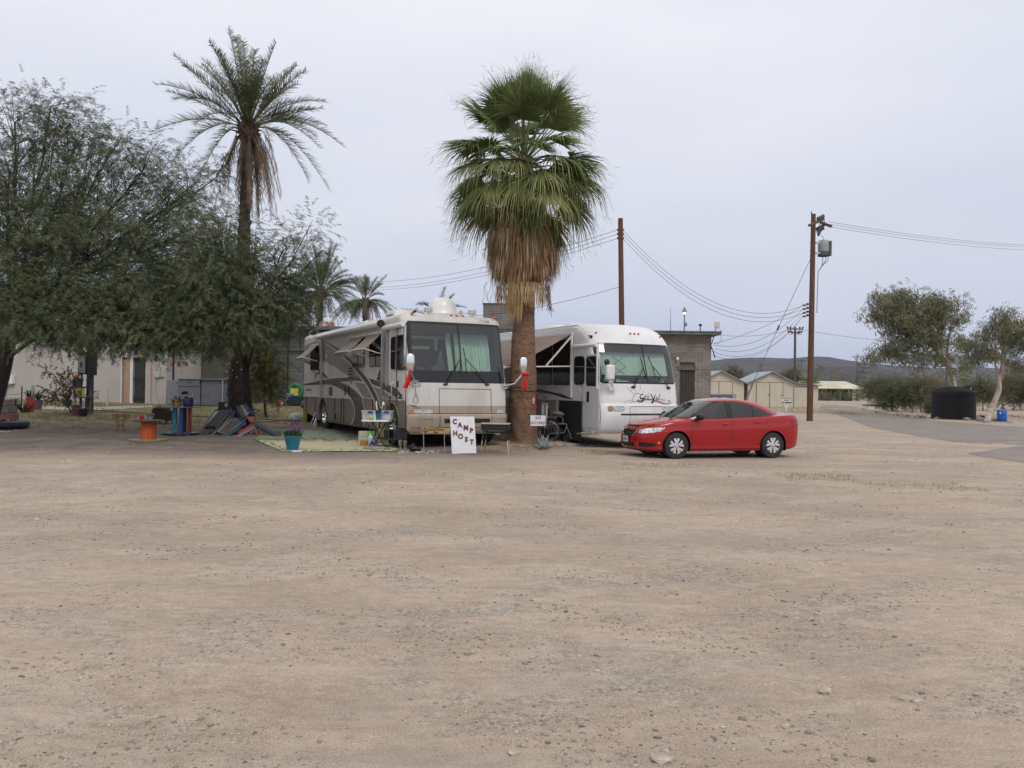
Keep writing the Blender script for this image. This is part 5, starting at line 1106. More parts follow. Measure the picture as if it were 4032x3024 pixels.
ST([(560, 765), (750, 745), (900, 735), (1030, 755), (1150, 790), (1280, 840), (1400, 870), (1520, 865), (1640, 835)], .05, 2)
em.build('sun_emblem', [mat('emblem_ink', (.035, .025, .035), .5, var=0), mat('emblem_line', (.10, .07, .06), .5, var=0), mat('emblem_tan', (.34, .20, .10), .5, var=.1)], rv2)
# inside
m_ = M(); P = []
for k in range(60): y = -1.18+2.36*k/59; P.append([S2(y, z, -.12-.02*(k % 2)) for z in np.linspace(2.02, 2.86, 5)])
m_.ngrid(P); m_.build('sun_shade', mat('silver_shade', (.62, .66, .62), .6, var=.05), rv2)
m_ = M(); 
for dx in (0, .9):
    for a, b in (((.6, 2.55), (1.0, 2.25)), ((1.0, 2.25), (.6, 2.05)), ((.55, 2.28), (1.0, 2.55)), ((.55, 2.28), (.95, 2.04))): 
        if dx == 0: stroke(m_, [(Y2c(a[0]+(b[0]-a[0])*k/8), a[1]+(b[1]-a[1])*k/8) for k in range(9)], .012, surf_of(L2, 2.9, -.10))
m_.build('shade_lattice', tk, rv2)
m_ = M(); m_.b2((-1.3, -1.2, 1.70), (-.33, 1.2, 1.775)); m_.build('dashboard', mat('dash_grey', (.36, .38, .34), .8), rv2)
m_ = M(); m_.b2((-3.3, -1.3, .6), (-3.25, 1.3, 3.3)); m_.b2((-3.2, -1.3, .55), (-.7, 1.3, .6)); m_.build('partition', mat('dark_interior', (.035, .035, .037)), rv2)
R2 = Matrix.Translation(o2) @ Euler((0, 0, RVROT)).to_matrix().to_4x4()
text_m('Home', .17, frame(S2(Y2c(.88), 1.86, -.20), (0, 1, 0), (0, 0, 1)), mat('mint_letters', (.62, .85, .75), .6, var=0), 'home_letters', None, depth=.008, bold=.006)
o = bpy.data.objects['home_letters']; o.matrix_world = R2; tag(o, 'pale cut out word Home standing inside the white motorhome windshield', 'lettering')
for k, (a, c, hh, ww, nm, lb, ct) in enumerate(((.30, (.10, .42, .38), .17, .12, 'plastic_jar', 'teal jar on the dashboard at the left end of the windshield', 'jar'), (.50, (.30, .42, .55), .13, .20, 'leaflet', 'pale blue leaflet propped beside the word Home', 'leaflet'), (2.22, (.05, .06, .07), .34, .16, 'desk_fan', 'dark fan at the right end of the white motorhome dashboard', 'fan'), (2.38, (.45, .48, .50), .15, .16, 'paper_cup', 'white cup at the far right of the windshield', 'cup'), (1.62, (.08, .06, .05), .10, .34, 'box', 'low dark box behind the windshield centre post', 'box'))):
    m_ = M()
    if nm in ('leaflet', 'box'): m_.box((0, 0, hh/2), (.06, ww, hh))
    elif nm == 'desk_fan': m_.cyl((0, 0, 0), (0, 0, hh*.5), .02, n=8); m_.lathe([(.02, -.04), (.09, -.03), (.10, .0), (.09, .03), (0, .04)], (0, 0, hh*.7), 14, axis='x'); m_.lathe([(.07, 0), (.05, .02), (0, .02)], n=10)
    else: m_.lathe([(ww*.4, 0), (ww*.5, hh*.1), (ww*.5, hh*.8), (ww*.35, hh*.9), (ww*.35, hh), (0, hh)], n=14)
    q = S2(Y2c(a), 1.83, -.26); q.z = 1.777; o = m_.build(nm, mat(nm+'_m', c, .6), loc=R2 @ q, bevel=.004 if nm in ('leaflet', 'box') else 0); o.rotation_euler[2] = RVROT; tag(o, lb, ct)

# ================================================================== RED CAR
carred = bpy.data.materials.new('red_car_paint'); carred.use_nodes = True
b_ = carred.node_tree.nodes['Principled BSDF']; b_.inputs['Base Color'].default_value = (.33, .0040, .006, 1); b_.inputs['Roughness'].default_value = .5; b_.inputs['Specular IOR Level'].default_value = .15; b_.inputs['Coat Weight'].default_value = 1; b_.inputs['Coat Roughness'].default_value = .03
cgl = glass('car_glass', (.20, .25, .25), .05); cws = glass('car_windshield', (.45, .58, .54), .12)
cb0 = Vector((2.92, 20.47, 0)); cb0.z = gz(4.5, 20.5)
car = thing('car', cb0, 'red four door sedan with silver wheel covers parked in front of the white motorhome', 'car', rz=atan2(-.27, -.963))
half = [(0, 0), (.01, .25), (.045, .47), (.12, .65), (.27, .785), (.5, .86), (.93, .893), (1.5, .893), (2.3, .89), (3.0, .89), (3.62, .895), (4.0, .87), (4.3, .805), (4.48, .67), (4.57, .44), (4.60, .2), (4.60, 0)]
dn = smooth_pts(half, 10); 
ds = [0]
for a, b in zip(dn, dn[1:]): ds.append(ds[-1]+sqrt((b[0]-a[0])**2+(b[1]-a[1])**2))
tt = np.concatenate([np.linspace(0, 1.35, 26)[:-1], np.linspace(1.35, ds[-1]-1.2, 48)[:-1], np.linspace(ds[-1]-1.2, ds[-1], 20)])
hs = np.interp(tt, ds, [p[0] for p in dn]); hy = np.interp(tt, ds, [p[1] for p in dn])
outl = [(s, y) for s, y in zip(hs, hy)]+[(s, -y) for s, y in list(zip(hs, hy))[::-1][1:-1]]
ZT_ = ([0, .15, .4, .7, 1.05, 1.5, 2.5, 3.3, 3.8, 4.2, 4.45, 4.6], [.775, .80, .845, .895, .94, .965, 1.0, 1.035, 1.065, 1.085, 1.085, 1.06])
ztf = lambda s: float(np.interp(s, *ZT_))
LQ = [(0, .90, .16, .12), (.03, .94, .08, .07), (.09, .978, .03, .04), (.13, .974, .02, .03), (.2, .974, .01, .015), (.32, .986, 0, 0), (.44, .997, 0, 0), (.55, 1.0, .005, 0), (.64, 1.0, .012, .0), (.70, 1.0, .02, .0), (.73, .993, .025, .0), (.80, .982, .045, .01), (.87, .976, .07, .02), (.93, .970, .10, .035), (.97, .96, .13, .05), (1, .942, .165, .075)]
m_ = M(); N_ = len(outl); rings = []
for q, ws_, fsh, rsh in LQ:
    R_ = []
    for s, y in outl:
        s2 = s+fsh*max(0, 1-s/1.0)-rsh*max(0, 1-(4.6-s)/1.0); zb = .185+.05*max(0, 1-s/.5)*.3+.06*max(0, 1-(4.6-s)/.7); R_.append(Vector((-s2, y*ws_, zb+(ztf(s)-zb)*q)))
    rings.append(R_)
cr_ = lambda s: float(np.interp(s, [0, .3, 1.2, 3.8, 4.3, 4.6], [.02, .05, .065, .05, .035, .02]))
for k in (.04, .10, .2, .35, .55, .78, 1.0):
    R_ = []
    for (s, y), p in zip(outl, rings[len(LQ)-1]):
        sc_ = min(max(-p.x, .5), 4.25); c = Vector((-sc_, 0, ztf(sc_)+cr_(sc_))); xx_ = p.x+(c.x-p.x)*k; yy_ = p.y*(1-k)
        zz_ = ztf(-xx_)+cr_(-xx_)*(1-(1-k)**2)+.012*sin(pi*min(1, k*3))*(1 if -xx_ < 1.1 else .3); R_.append(Vector((xx_, yy_, zz_)))
    rings.append(R_)
for i in range(len(rings)-1):
    pass
vs = [p for r in rings for p in r]; fs = [(i*N_+k, i*N_+(k+1) % N_, (i+1)*N_+(k+1) % N_, (i+1)*N_+k) for i in range(len(rings)-1) for k in range(N_)]
m_.add(vs, fs); bm = bm_of(m_)
for f in bm.faces: f.material_index = 0
bvh = BVHTree.FromBMesh(bm)
def cside(s, z, off=.004):
    h = bvh.ray_cast(Vector((-s, 2, z)), Vector((0, -1, 0)));
    return h[0]+h[1]*(off if h[1].y > 0 else -off) if h[0] else Vector((-s, .9, z))
def cfront(y, z, off=.004):
    h = bvh.ray_cast(Vector((1, y, z)), Vector((-1, 0, 0))); return h[0]+h[1]*(off if h[1].x > 0 else -off) if h[0] else Vector((0, y, z))
ff = lambda f: f.normal.x > .05 and f.calc_center_median().x > -1.0
fr = lambda f: f.normal.x < -.05 and f.calc_center_median().x < -3.8
def both(poly, name, mt, flt, off=.004, par=None, ax=0, rem=True):
    for s_ in (1, -1): o = take(bm, cut_poly(bm, [(p[0]*s_, p[1]) for p in poly], ax, flt), name, mt, par or car, off=off, remove=rem)
    return o
both([(.43, .61), (.60, .60), (.80, .625), (.872, .66), (.875, .80), (.80, .785), (.62, .75), (.46, .735)], 'headlight_housing', mat('headlight_dark', (.05, .05, .05), .2), ff, -.004, rem=False)
both([(.49, .625), (.62, .615), (.79, .64), (.85, .68), (.855, .775), (.77, .765), (.62, .735), (.50, .72)], 'headlight', mat('bright_lens', (.62, .64, .64), .12, .6, var=.4, vs=22, ramp_=(.42, .58)), ff, .006, rem=False)
take(bm, cut_poly(bm, [(-.38, .745), (.38, .745), (.36, .785), (-.36, .785)], 0, ff), 'upper_grille', black_plastic, car, -.012)
gl_ = [(-.39, .69), (.39, .69), (.37, .63), (.29, .575), (.15, .55), (-.15, .55), (-.29, .575), (-.37, .63)]
take(bm, cut_poly(bm, gl_, 0, ff), 'grille', mat('grille_mesh', (.008, .008, .008), .5, bump=.8, bs=90), car, -.02)
m_ = M(); P = [(p[0]*1.015, p[1]+(-.005 if p[1] < .68 else .002)) for p in gl_]
m_.tube([cfront(*p, .006) for p in smooth_pts(P[1:]+[P[0]], 4)], .011, 6); m_.tube([cfront(-.37+.74*k/12, .742, .006) for k in range(13)], .008, 6); m_.build('grille_trim', chrome, car, smooth=True)
take(bm, cut_poly(bm, [(-.36, .285), (.36, .285), (.33, .385), (-.33, .385)], 0, ff), 'lower_intake', black_plastic, car, -.015)
both([(.53, .30), (.80, .30), (.82, .36), (.80, .40), (.55, .405)], 'fog_recess', black_plastic, ff, -.018)
both([(.50, .86), (.50, .95), (.82, .98), (.84, .80), (.74, .80)], 'tail_light', red_lens, fr, .004)
sf_ = lambda f: abs(f.normal.y) > .5
for cx in (-.93, -3.615):
    for sgn in (1, -1): bmesh.ops.delete(bm, geom=cut_poly(bm, circ(cx, .33, .372, 28), 1, lambda f: f.normal.y*sgn > .4), context='FACES')
bm_obj(bm, 'body', [carred], car, ang=32)
m_ = M()
for cx in (-.93, -3.615):
    for sgn in (1, -1):
        P = [(cx+.373*cos(a), .33+.373*sin(a)) for a in np.linspace(-.4, pi+.4, 26)]
        m_ = M(); m_.ngrid([[Vector((p[0], sgn*.885, p[1])), Vector((p[0], sgn*.55, p[1]))] for p in P]); m_.prism(circ(cx, .33, .373), (0, sgn*.55, 0), (1, 0, 0), (0, 0, 1), .01); m_.build('wheel_well', black_plastic, car, smooth=True)
m_ = M(); m_.b2((-4.1, -.72, .19), (-.45, .72, .28)); m_.b2((-.6, -.6, .16), (-.25, .6, .22)); m_.tube([(-1.0, .7, .25), (-3.5, .7, .25)], .03, 5); m_.build('underbody', black_plastic, car)
# greenhouse
GH = [(.93, .93, 4.26, .80), (1.0, 1.03, 4.20, .785), (1.07, 1.16, 4.10, .765), (1.15, 1.33, 3.97, .735), (1.23, 1.49, 3.82, .705), (1.31, 1.66, 3.63, .67), (1.38, 1.83, 3.40, .635), (1.43, 1.98, 3.18, .595), (1.462, 2.12, 2.98, .54), (1.483, 2.26, 2.82, .45), (1.496, 2.38, 2.70, .30), (1.50, 2.48, 2.6, .08)]
GZ_ = [g_[0] for g_ in GH]; zz_ = np.concatenate([np.linspace(.93, 1.43, 20), [1.447, 1.462, 1.474, 1.483, 1.490, 1.496, 1.50]])
sm_ = lambda k: [float(np.interp(z, GZ_, [g_[k] for g_ in GH])) for z in zz_]
SFs, SRs, Ws = sm_(1), sm_(2), sm_(3); m_ = M(); R_ = []; NN = 120
for z, a0, b0, w0 in zip(zz_, SFs, SRs, Ws):
    c = (a0+b0)/2; a = (b0-a0)/2; row = []
    for k in range(NN):
        an = 2*pi*k/NN; ca, sa = cos(an), sin(an); p_ = 4.2; row.append(Vector((-(c-a*math.copysign(abs(ca)**(2/p_), ca)), w0*math.copysign(abs(sa)**(2/p_), sa), z+ .012*(1-abs(sa)) * (1 if z > 1.3 else 0))))
    R_.append(row+[row[0]])
m_.ngrid(R_); bm = bm_of(m_)
for f in bm.faces: f.material_index = 0
fa = [(1.33, .985), (1.42, 1.065), (1.56, 1.165), (1.74, 1.27), (1.93, 1.35), (2.12, 1.40), (2.36, 1.425), (2.62, 1.42), (2.86, 1.392), (3.10, 1.335), (3.36, 1.24), (3.58, 1.14), (3.76, 1.045), (2.5, 1.0)]
sidep = lambda sg: (lambda f: f.normal.y*sg > .35)
for sg in (1, -1):
    for f in cut_poly(bm, [(-s, z) for s, z in fa], 1, sidep(sg)): f.material_index = 1
    for poly in ([(1.53, 1.005), (1.53, 1.125), (1.74, 1.25), (1.94, 1.33), (2.13, 1.38), (2.34, 1.403), (2.34, 1.01)], [(2.52, 1.015), (2.52, 1.405), (2.72, 1.392), (2.92, 1.36), (3.09, 1.318), (3.09, 1.03)], [(3.13, 1.03), (3.13, 1.30), (3.34, 1.228), (3.55, 1.132), (3.68, 1.06)]):
        take(bm, cut_poly(bm, [(-s, z) for s, z in poly], 1, sidep(sg)), 'window', cgl, car)
fws = cut_poly(bm, [(-.715, 1.0), (.715, 1.0), (.60, 1.425), (-.60, 1.425)], 0, lambda f: f.normal.x > .12)
for f in fws: f.material_index = 1
take(bm, cut_poly(bm, [(-.68, 1.03), (.68, 1.03), (.565, 1.40), (-.565, 1.40)], 0, lambda f: f.normal.x > .12), 'windshield', cws, car)
take(bm, cut_poly(bm, [(-.62, 1.09), (.62, 1.09), (.52, 1.38), (-.52, 1.38)], 0, lambda f: f.normal.x < -.12), 'rear_window', cgl, car)
bm_obj(bm, 'cabin', [carred, blk_gloss], car, ang=32)
# interior
fab = mat('dark_seat_fabric', (.022, .022, .024), .9, var=.2)
for s, y in ((2.35, .37), (2.35, -.37)):
    m_ = M(); m_.box((-s, y, .80), (.16, .48, .62), 0, (0, -.22, 0)); m_.box((-s+.25, y, .55), (.5, .48, .16)); m_.build('seat', fab, car, bevel=.05)
    m_ = M(); m_.box((-s-.08, y, 1.22), (.10, .27, .19)); m_.build('headrest', fab, car, bevel=.045)
m_ = M(); m_.box((-3.35, 0, .85), (.18, 1.25, .55), 0, (0, -.3, 0)); 
for y in (-.38, .38): m_.box((-3.42, y, 1.14), (.1, .26, .16))
m_.build('rear_seat', fab, car, bevel=.04)
m_ = M(); m_.box((-1.55, 0, .90), (.55, 1.35, .14)); m_.build('dashboard', fab, car, bevel=.05)
m_ = M(); m_.tube([(-1.95, .37+.18*cos(a), 1.0+.17*sin(a)) for a in np.linspace(0, 2*pi, 25)[:-1]], .014, 6, close=True); m_.build('steering_wheel', black_plastic, car, smooth=True)
m_ = M(); m_.box((-1.72, 0, 1.36), (.03, .22, .06)); m_.build('rear_view_mirror', black_plastic, car)
m_ = M()
for s0 in (1.34, 2.44, 3.42):
    zt0 = 1.0 if s0 != 3.42 else 1.05
    pts_ = [(s0, z) for z in np.linspace(.30, .985, 14)] if s0 != 3.42 else [(3.30, .62), (3.33, .74), (3.40, .86), (3.44, .95), (3.45, 1.02)]
    P = [cside(*p, .0015) for p in pts_]; m_.strip([p+Vector((.006, 0, 0)) for p in P], [p-Vector((.006, 0, 0)) for p in P])
for s0, s1, z in ((1.34, 3.18, .27),): P = [cside(s0+(s1-s0)*k/20, z, .0015) for k in range(21)]; m_.strip([p+Vector((0, 0, .004)) for p in P], [p-Vector((0, 0, .004)) for p in P])
P = [Vector((-.20-.01*k, 0, 0)) for k in range(2)]
m_.build('door_gap', seam, car)
for s, z in ((2.26, .855), (3.16, .905)):
    m_ = M(); c = cside(s, z, .02); m_.ell((0, 0, 0), (.10, .022, .018), 12, 8); m_.ell((.0, -.012, -.004), (.07, .012, .03), 12, 6); m_.build('door_handle', carred, car, smooth=True, loc=c)
for sg in (1, -1):
    m_ = M(); m_.ell((0, 0, 0), (.085, .14, .085), 16, 10); m_.tube([(.02, -.05*sg, -.03), (.04, -.16*sg, -.07)], [.03, .04], 8); m_.build('wing_mirror', black_plastic, car, smooth=True, loc=(-1.50, sg*.97, 1.035))
for s in (.93, 3.615):
    for sg in (1, -1): wheel(car, (-s, sg*.775, .328), .328, .21, sg, mat('silver_wheel_cover', (.72, .72, .73), .25, .5, var=.03), 'car')
T = frame(cfront(-.04, .455, .02), (0, 1, 0), (.05, 0, 1)); 
m_ = M(); m_.T = T; m_.box((0, 0, 0), (.33, .17, .02)); m_.T = None; pl = m_.build('number_plate', black_plastic, car)
m_ = M(); m_.T = T @ Matrix.Translation((0, 0, .012)); m_.box((0, 0, 0), (.30, .145, .006)); m_.T = None; m_.build('plate_face', mat('plate_white', (.66, .66, .68), .5, var=.05), pl)
text_m('7ZPWE11', .075, T @ Matrix.Translation((0, -.012, .017)), mat('plate_ink', (.05, .05, .14), .6, var=0), 'plate_number', pl, depth=.001, sx=.78, bold=.002); text_m('California', .03, T @ Matrix.Translation((0, .055, .017)), mat('plate_ink', (.05, .05, .14)), 'plate_state', pl, depth=.001)
m_ = M(); c = cfront(.02, .72, .022); m_.prism([(-.09, -.018), (-.03, -.018), (-.03, -.036), (.03, -.036), (.035, -.018), (.09, -.018), (.085, .018), (.03, .018), (.03, .036), (-.03, .036), (-.035, .018), (-.095, .018)], c, (0, 1, 0), (0, 0, 1), .012); m_.build('emblem', mat('gold_emblem', (.62, .42, .15), .25, .8, var=0), car)
m_ = M(); c = cfront(-.04, .36, .05); m_.tube([c+Vector((0, -.30, 0)), c, c+Vector((-.02, .34, 0))], .02, 6); m_.b2(c+Vector((-.05, -.12, -.05)), c+Vector((0, -.02, .02))); m_.b2(c+Vector((-.05, .08, -.05)), c+Vector((0, .18, .02))); m_.build('tow_bar_bracket', dark_metal, car)
m_ = M(); P = [cside(.44+.05*k/3, .40, .006) for k in range(4)]; m_.strip([p+Vector((0, 0, .025)) for p in P], [p-Vector((0, 0, .02)) for p in P]); m_.build('side_marker', mat('bright_amber', (.85, .28, .01), .3, var=.05), car)
m_ = M(); m_.tube([(-1.10, -.5, 1.035), (-1.18, 0, 1.05), (-1.25, .45, 1.045)], .012, 6); m_.tube([(-1.12, -.1, 1.04), (-1.22, .4, 1.06)], .009, 6); m_.build('wiper', black_plastic, car)

# ================================================================== VEGETATION
def leaf_mat(name, c1, c2, c3=None, rough=.7, sc=1.3, trans=.18):
    m = bpy.data.materials.new(name); m.use_nodes = True; t = m.node_tree; b = t.nodes['Principled BSDF']; b.inputs['Roughness'].default_value = rough; b.inputs['Specular IOR Level'].default_value = .25
    g = nn(t, 'ShaderNodeNewGeometry'); n1 = nn(t, 'ShaderNodeTexNoise'); n1.inputs['Scale'].default_value = sc; n1.inputs['Detail'].default_value = 3; t.links.new(g.outputs['Position'], n1.inputs['Vector'])
    ad = nn(t, 'ShaderNodeMath', operation='MULTIPLY_ADD'); ad.inputs[1].default_value = .5; t.links.new(g.outputs['Random Per Island'], ad.inputs[0]); 
    s2 = nn(t, 'ShaderNodeMath', operation='MULTIPLY_ADD'); s2.inputs[1].default_value = 1.3; s2.inputs[2].default_value = -.38; t.links.new(n1.outputs[0], s2.inputs[0]); t.links.new(s2.outputs[0], ad.inputs[2])
    rp = nn(t, 'ShaderNodeValToRGB'); e = rp.color_ramp.elements; e[0].position = .15; e[1].position = .85; e[0].color = (*c1, 1); e[1].color = (*(c3 or c2), 1)
    if c3: x = e.new(.62); x.color = (*c2, 1)
    t.links.new(ad.outputs[0], rp.inputs[0]); t.links.new(rp.outputs[0], b.inputs['Base Color'])
    tr = nn(t, 'ShaderNodeBsdfTranslucent'); t.links.new(rp.outputs[0], tr.inputs[0]); mx_ = nn(t, 'ShaderNodeMixShader'); mx_.inputs[0].default_value = trans
    t.links.new(b.outputs[0], mx_.inputs[1]); t.links.new(tr.outputs[0], mx_.inputs[2]); t.links.new(mx_.outputs[0], t.nodes['Material Output'].inputs[0]); return m
bark = mat('dark_bark', (.045, .036, .030), .95, var=.3, vs=8, stretch=(3, 3, .8), bump=.5, bs=20)
def sprig_tmpl(seed, n=9, L=.36, ll=.085, lw=.0145, droop=.5):
    """a curved twig with thin leaflets: triangles and quads"""
    r_ = random.Random(seed); V = []; Q = []
    def quad(p, d, w_, l, side):
        k = len(V); a = p-side*w_/2; b = p+side*w_/2; V.extend([a, b, p+d*l+side*w_*.25, p+d*l-side*w_*.25]); Q.append((k, k+1, k+2, k+3))
    P = []; d = Vector((1, 0, .25)).normalized(); p = Vector((0, 0, 0))
    for k in range(n+1):
        P.append(p.copy()); d = (d+Vector((r_.uniform(-.12, .12), r_.uniform(-.18, .18), -droop*.16+r_.uniform(-.06, .06)))).normalized(); p = p+d*L/n
    for k in range(n): s_ = Vector((0, 1, 0)); quad(P[k], (P[k+1]-P[k]).normalized(), .006, (P[k+1]-P[k]).length, s_)
    for k in range(1, n+1):
        t_ = (P[k]-P[k-1]).normalized(); sd_ = Vector((-t_.y, t_.x, 0)).normalized()
        for sg in (1, -1):
            if r_.random() < .12: continue
            dd = (sd_*sg*.75+t_*.45+Vector((0, 0, r_.uniform(-.75, .05)))).normalized(); quad(P[k], dd, lw*r_.uniform(.8, 1.5), ll*r_.uniform(.7, 1.25), (t_+Vector((0, 0, r_.uniform(-.6, .6)))).normalized())
    return np.array([v[:] for v in V]), np.array(Q)
def place(tm, pos, dirs, scl, roll=None):
    """instances of templates with local x along dirs; returns V, F"""
    n = len(pos); which = rng.integers(0, len(tm), n); Vs = []; Fs = []; off = 0
    d = dirs/np.maximum(np.linalg.norm(dirs, axis=1, keepdims=True), 1e-6); up = np.tile(np.array([[0, 0, 1.]]), (n, 1))
    s = np.cross(up, d); ln = np.linalg.norm(s, axis=1, keepdims=True); s = np.where(ln < 1e-3, np.array([[0, 1., 0]]), s/np.maximum(ln, 1e-6)); u = np.cross(d, s)
    a = rng.uniform(-1, 1, n)*(roll if roll is not None else .8); ca, sa = np.cos(a)[:, None], np.sin(a)[:, None]; s2 = s*ca+u*sa; u2 = u*ca-s*sa
    for k, (TV, TF) in enumerate(tm):
        i = np.where(which == k)[0]
        if not len(i): continue
        P = TV[None, :, 0:1]*d[i][:, None]+TV[None, :, 1:2]*s2[i][:, None]+TV[None, :, 2:3]*u2[i][:, None]; P = P*scl[i][:, None, None]+pos[i][:, None]
        Vs.append(P.reshape(-1, 3)); Fs.append((TF[None]+(np.arange(len(i))*len(TV))[:, None, None]+off).reshape(-1, TF.shape[1])); off += len(i)*len(TV)
    return np.concatenate(Vs), Fs
MESQ = [sprig_tmpl(i) for i in range(8)]
def bez(a, b, c, n): return [a*(1-t)**2+b*2*t*(1-t)+c*t*t for t in [k/n for k in range(n+1)]]
def blob_tree(name, label, cat, base, fork, blobs, lmat, tm=MESQ, sub=30, per=11, spread=.34, scl=(.75, 1.35), group=None, trunk_r=.2, barkm=None, droop=.35, hang=0, trunk_pts=None, twig_r=.012, limb_r=.07, topo=True):
    """blobs: (centre Vector, radii Vector, weight)"""
    base = Vector(base); t = thing(name, base, label, cat, group=group); m_ = M(); r_ = random.Random(len(blobs)*7+int(abs(base.x)*10))
    tp = trunk_pts or [base, base.lerp(fork, .5)+Vector((r_.uniform(-.15, .15), 0, 0)), fork]
    tp = [Vector(p) for p in tp]; tps = [Vector(p) for p in smooth_pts([p[:] for p in tp], 5)]; nt_ = len(tps)
    m_.tube([p-base for p in tps], [trunk_r*(1.25-.65*k/(nt_-1)) for k in range(nt_)], 10)
    PP = []; DD = []
    for (c, R, wgt) in blobs:
        c = Vector(c); mid = tps[-1].lerp(c, .5)+Vector((0, 0, -.12*(c-tps[-1]).length*.5)); st = tps[r_.randint(nt_//2, nt_-1)]
        limb = bez(st, mid, c, 8); l0 = limb_r*(.6+.5*wgt); m_.tube([p-base+Vector((r_.uniform(-.05, .05), r_.uniform(-.05, .05), r_.uniform(-.05, .05)))*(1 if 0 < k < 8 else 0) for k, p in enumerate(limb)], [l0*(1-.6*k/8) for k in range(9)], 7)
        for j in range(int(sub*wgt)):
            while True:
                v = Vector((r_.gauss(0, 1), r_.gauss(0, 1), r_.gauss(0, 1)))
                if v.length > .1: break
            v.normalize(); rad = r_.uniform(.45, 1.08); e_ = c+Vector((v.x*R[0], v.y*R[1], v.z*R[2]))*rad
            s0 = limb[r_.randint(4, 8)]; br = bez(s0, s0.lerp(e_, .55)+Vector((0, 0, .12*(e_-s0).length*(1 if v.z > -.2 else -.3))), e_, 6)
            m_.tube([p-base for p in br], [twig_r*(1.3-1.0*k/6) for k in range(7)], 4, caps=False)
            for q in range(per):
                k = r_.choice((3, 4, 4, 5, 5, 6, 6, 6)); p = br[k]; dd = (br[k]-br[k-1]).normalized(); off = Vector((r_.gauss(0, 1), r_.gauss(0, 1), r_.gauss(0, .8)))*spread*.5
                PP.append((p-base+off)[:]); DD.append((dd*.5+off.normalized()*.8+Vector((0, 0, -droop+r_.uniform(-.2, .25)-hang)))[:])
    m_.build('branches', barkm or bark, t, smooth=True, ang=180)
    PP = np.array(PP); DD = np.array(DD); V, Fs = place(tm, PP, DD, rng.uniform(*scl, len(PP))); bigmesh('crown', V, Fs, lmat, t); return t
def B(u, v, Y, ru, rv_, ry, w=1.0): s_ = Y/3200; return (at(u, v, Y), (ru*s_, ry, rv_*s_), w)

mesqL = leaf_mat('mesquite_leaves', (.060, .083, .046), (.115, .140, .073), (.20, .21, .10))
base = Vector((at(-60, 1500, 25).x, 25.0, .2)); 
BL = [B(60, 480, 26, 190, 150, 1.6, .42), B(300, 560, 26, 170, 130, 1.6, .5), B(20, 700, 25, 190, 150, 1.8, .8), B(330, 760, 25, 200, 150, 1.9, .95), B(560, 680, 25.5, 190, 130, 1.7, .6), B(740, 760, 26, 150, 130, 1.5, .45),
      B(120, 930, 24, 230, 160, 2.0, 1.5), B(430, 960, 24, 230, 160, 2.0, 1.4), B(700, 930, 25, 190, 160, 1.7, .9), B(60, 1170, 23.0, 220, 110, 1.8, 1.6), B(330, 1180, 23, 230, 115, 1.9, 1.7), B(600, 1170, 23.5, 200, 120, 1.8, 1.5), B(800, 1080, 24.5, 150, 150, 1.5, 1.2), B(200, 420, 26.5, 150, 70, 1.0, .22), B(480, 540, 26.5, 130, 80, 1.2, .25), B(850, 700, 26.5, 60, 90, .8, .14), B(-150, 900, 25, 200, 400, 2.5, 1.4), B(170, 1285, 22.3, 200, 48, 1.5, .7), B(420, 1285, 22.3, 190, 48, 1.5, .7), B(690, 1300, 22.3, 150, 48, 1.4, .6)]
fork = Vector((at(60, 1150, 25).x, 25, at(60, 1150, 25).z))
blob_tree('mesquite_tree', 'huge dark feathery mesquite tree spreading over the left side of the yard', 'tree', base, fork, BL, mesqL, sub=64, per=17, spread=.55, trunk_r=.26, limb_r=.07)
BL = [B(1010, 960, 23.5, 120, 90, 1.0, .26), B(1130, 970, 23.5, 120, 90, 1.0, .2), B(1210, 910, 23.5, 75, 50, .8, .07), B(1270, 985, 23.5, 60, 50, .8, .07), B(860, 930, 23, 130, 90, 1.2, .5), B(880, 1090, 22.5, 150, 110, 1.3, 1.0), B(1080, 1100, 23, 140, 100, 1.3, .6), B(1190, 1130, 24, 90, 80, 1.1, .3), B(740, 1180, 22.5, 140, 110, 1.3, 1.1), B(950, 1230, 22.5, 170, 90, 1.4, 1.4), B(1130, 1220, 23.5, 110, 85, 1.2, .9), B(820, 1310, 22.5, 200, 55, 1.2, .9), B(560, 1310, 22.5, 180, 60, 1.2, .9)]
b2_ = G(985, 1690); b2_.y = 26.5; b2_ = Vector((at(985, 1500, 26.3).x, 26.3, gz(-8, 26.3)-.05)); fork = at(960, 1260, 25)
blob_tree('mesquite_tree', 'smaller mesquite in front of the tall date palm, its thin crown reaching right', 'tree', b2_, fork, BL, mesqL, sub=50, per=15, spread=.46, trunk_r=.13, limb_r=.05)
# hanging fringe twigs below the canopy
ys = leaf_mat('yellow_green_leaves', (.045, .055, .018), (.085, .085, .022), (.17, .14, .03), sc=2)
p = G(1045, 1582); BL = [B(1040, 1400, 32, 70, 60, .7, .8), B(1010, 1480, 32, 70, 70, .7, .9), B(1080, 1470, 32, 55, 80, .6, .8), B(1060, 1545, 32, 60, 40, .5, .5), B(1010, 1345, 32, 70, 35, .6, .5)]
bb_ = Vector((at(1050, 1500, 32).x, 32, gz(-9.5, 32)-.05)); blob_tree('bush', 'yellow green bush growing right of the date palm trunk against the block wall', 'bush', bb_, at(1045, 1500, 32), BL, ys, sub=26, per=12, spread=.3, trunk_r=.04, limb_r=.025)

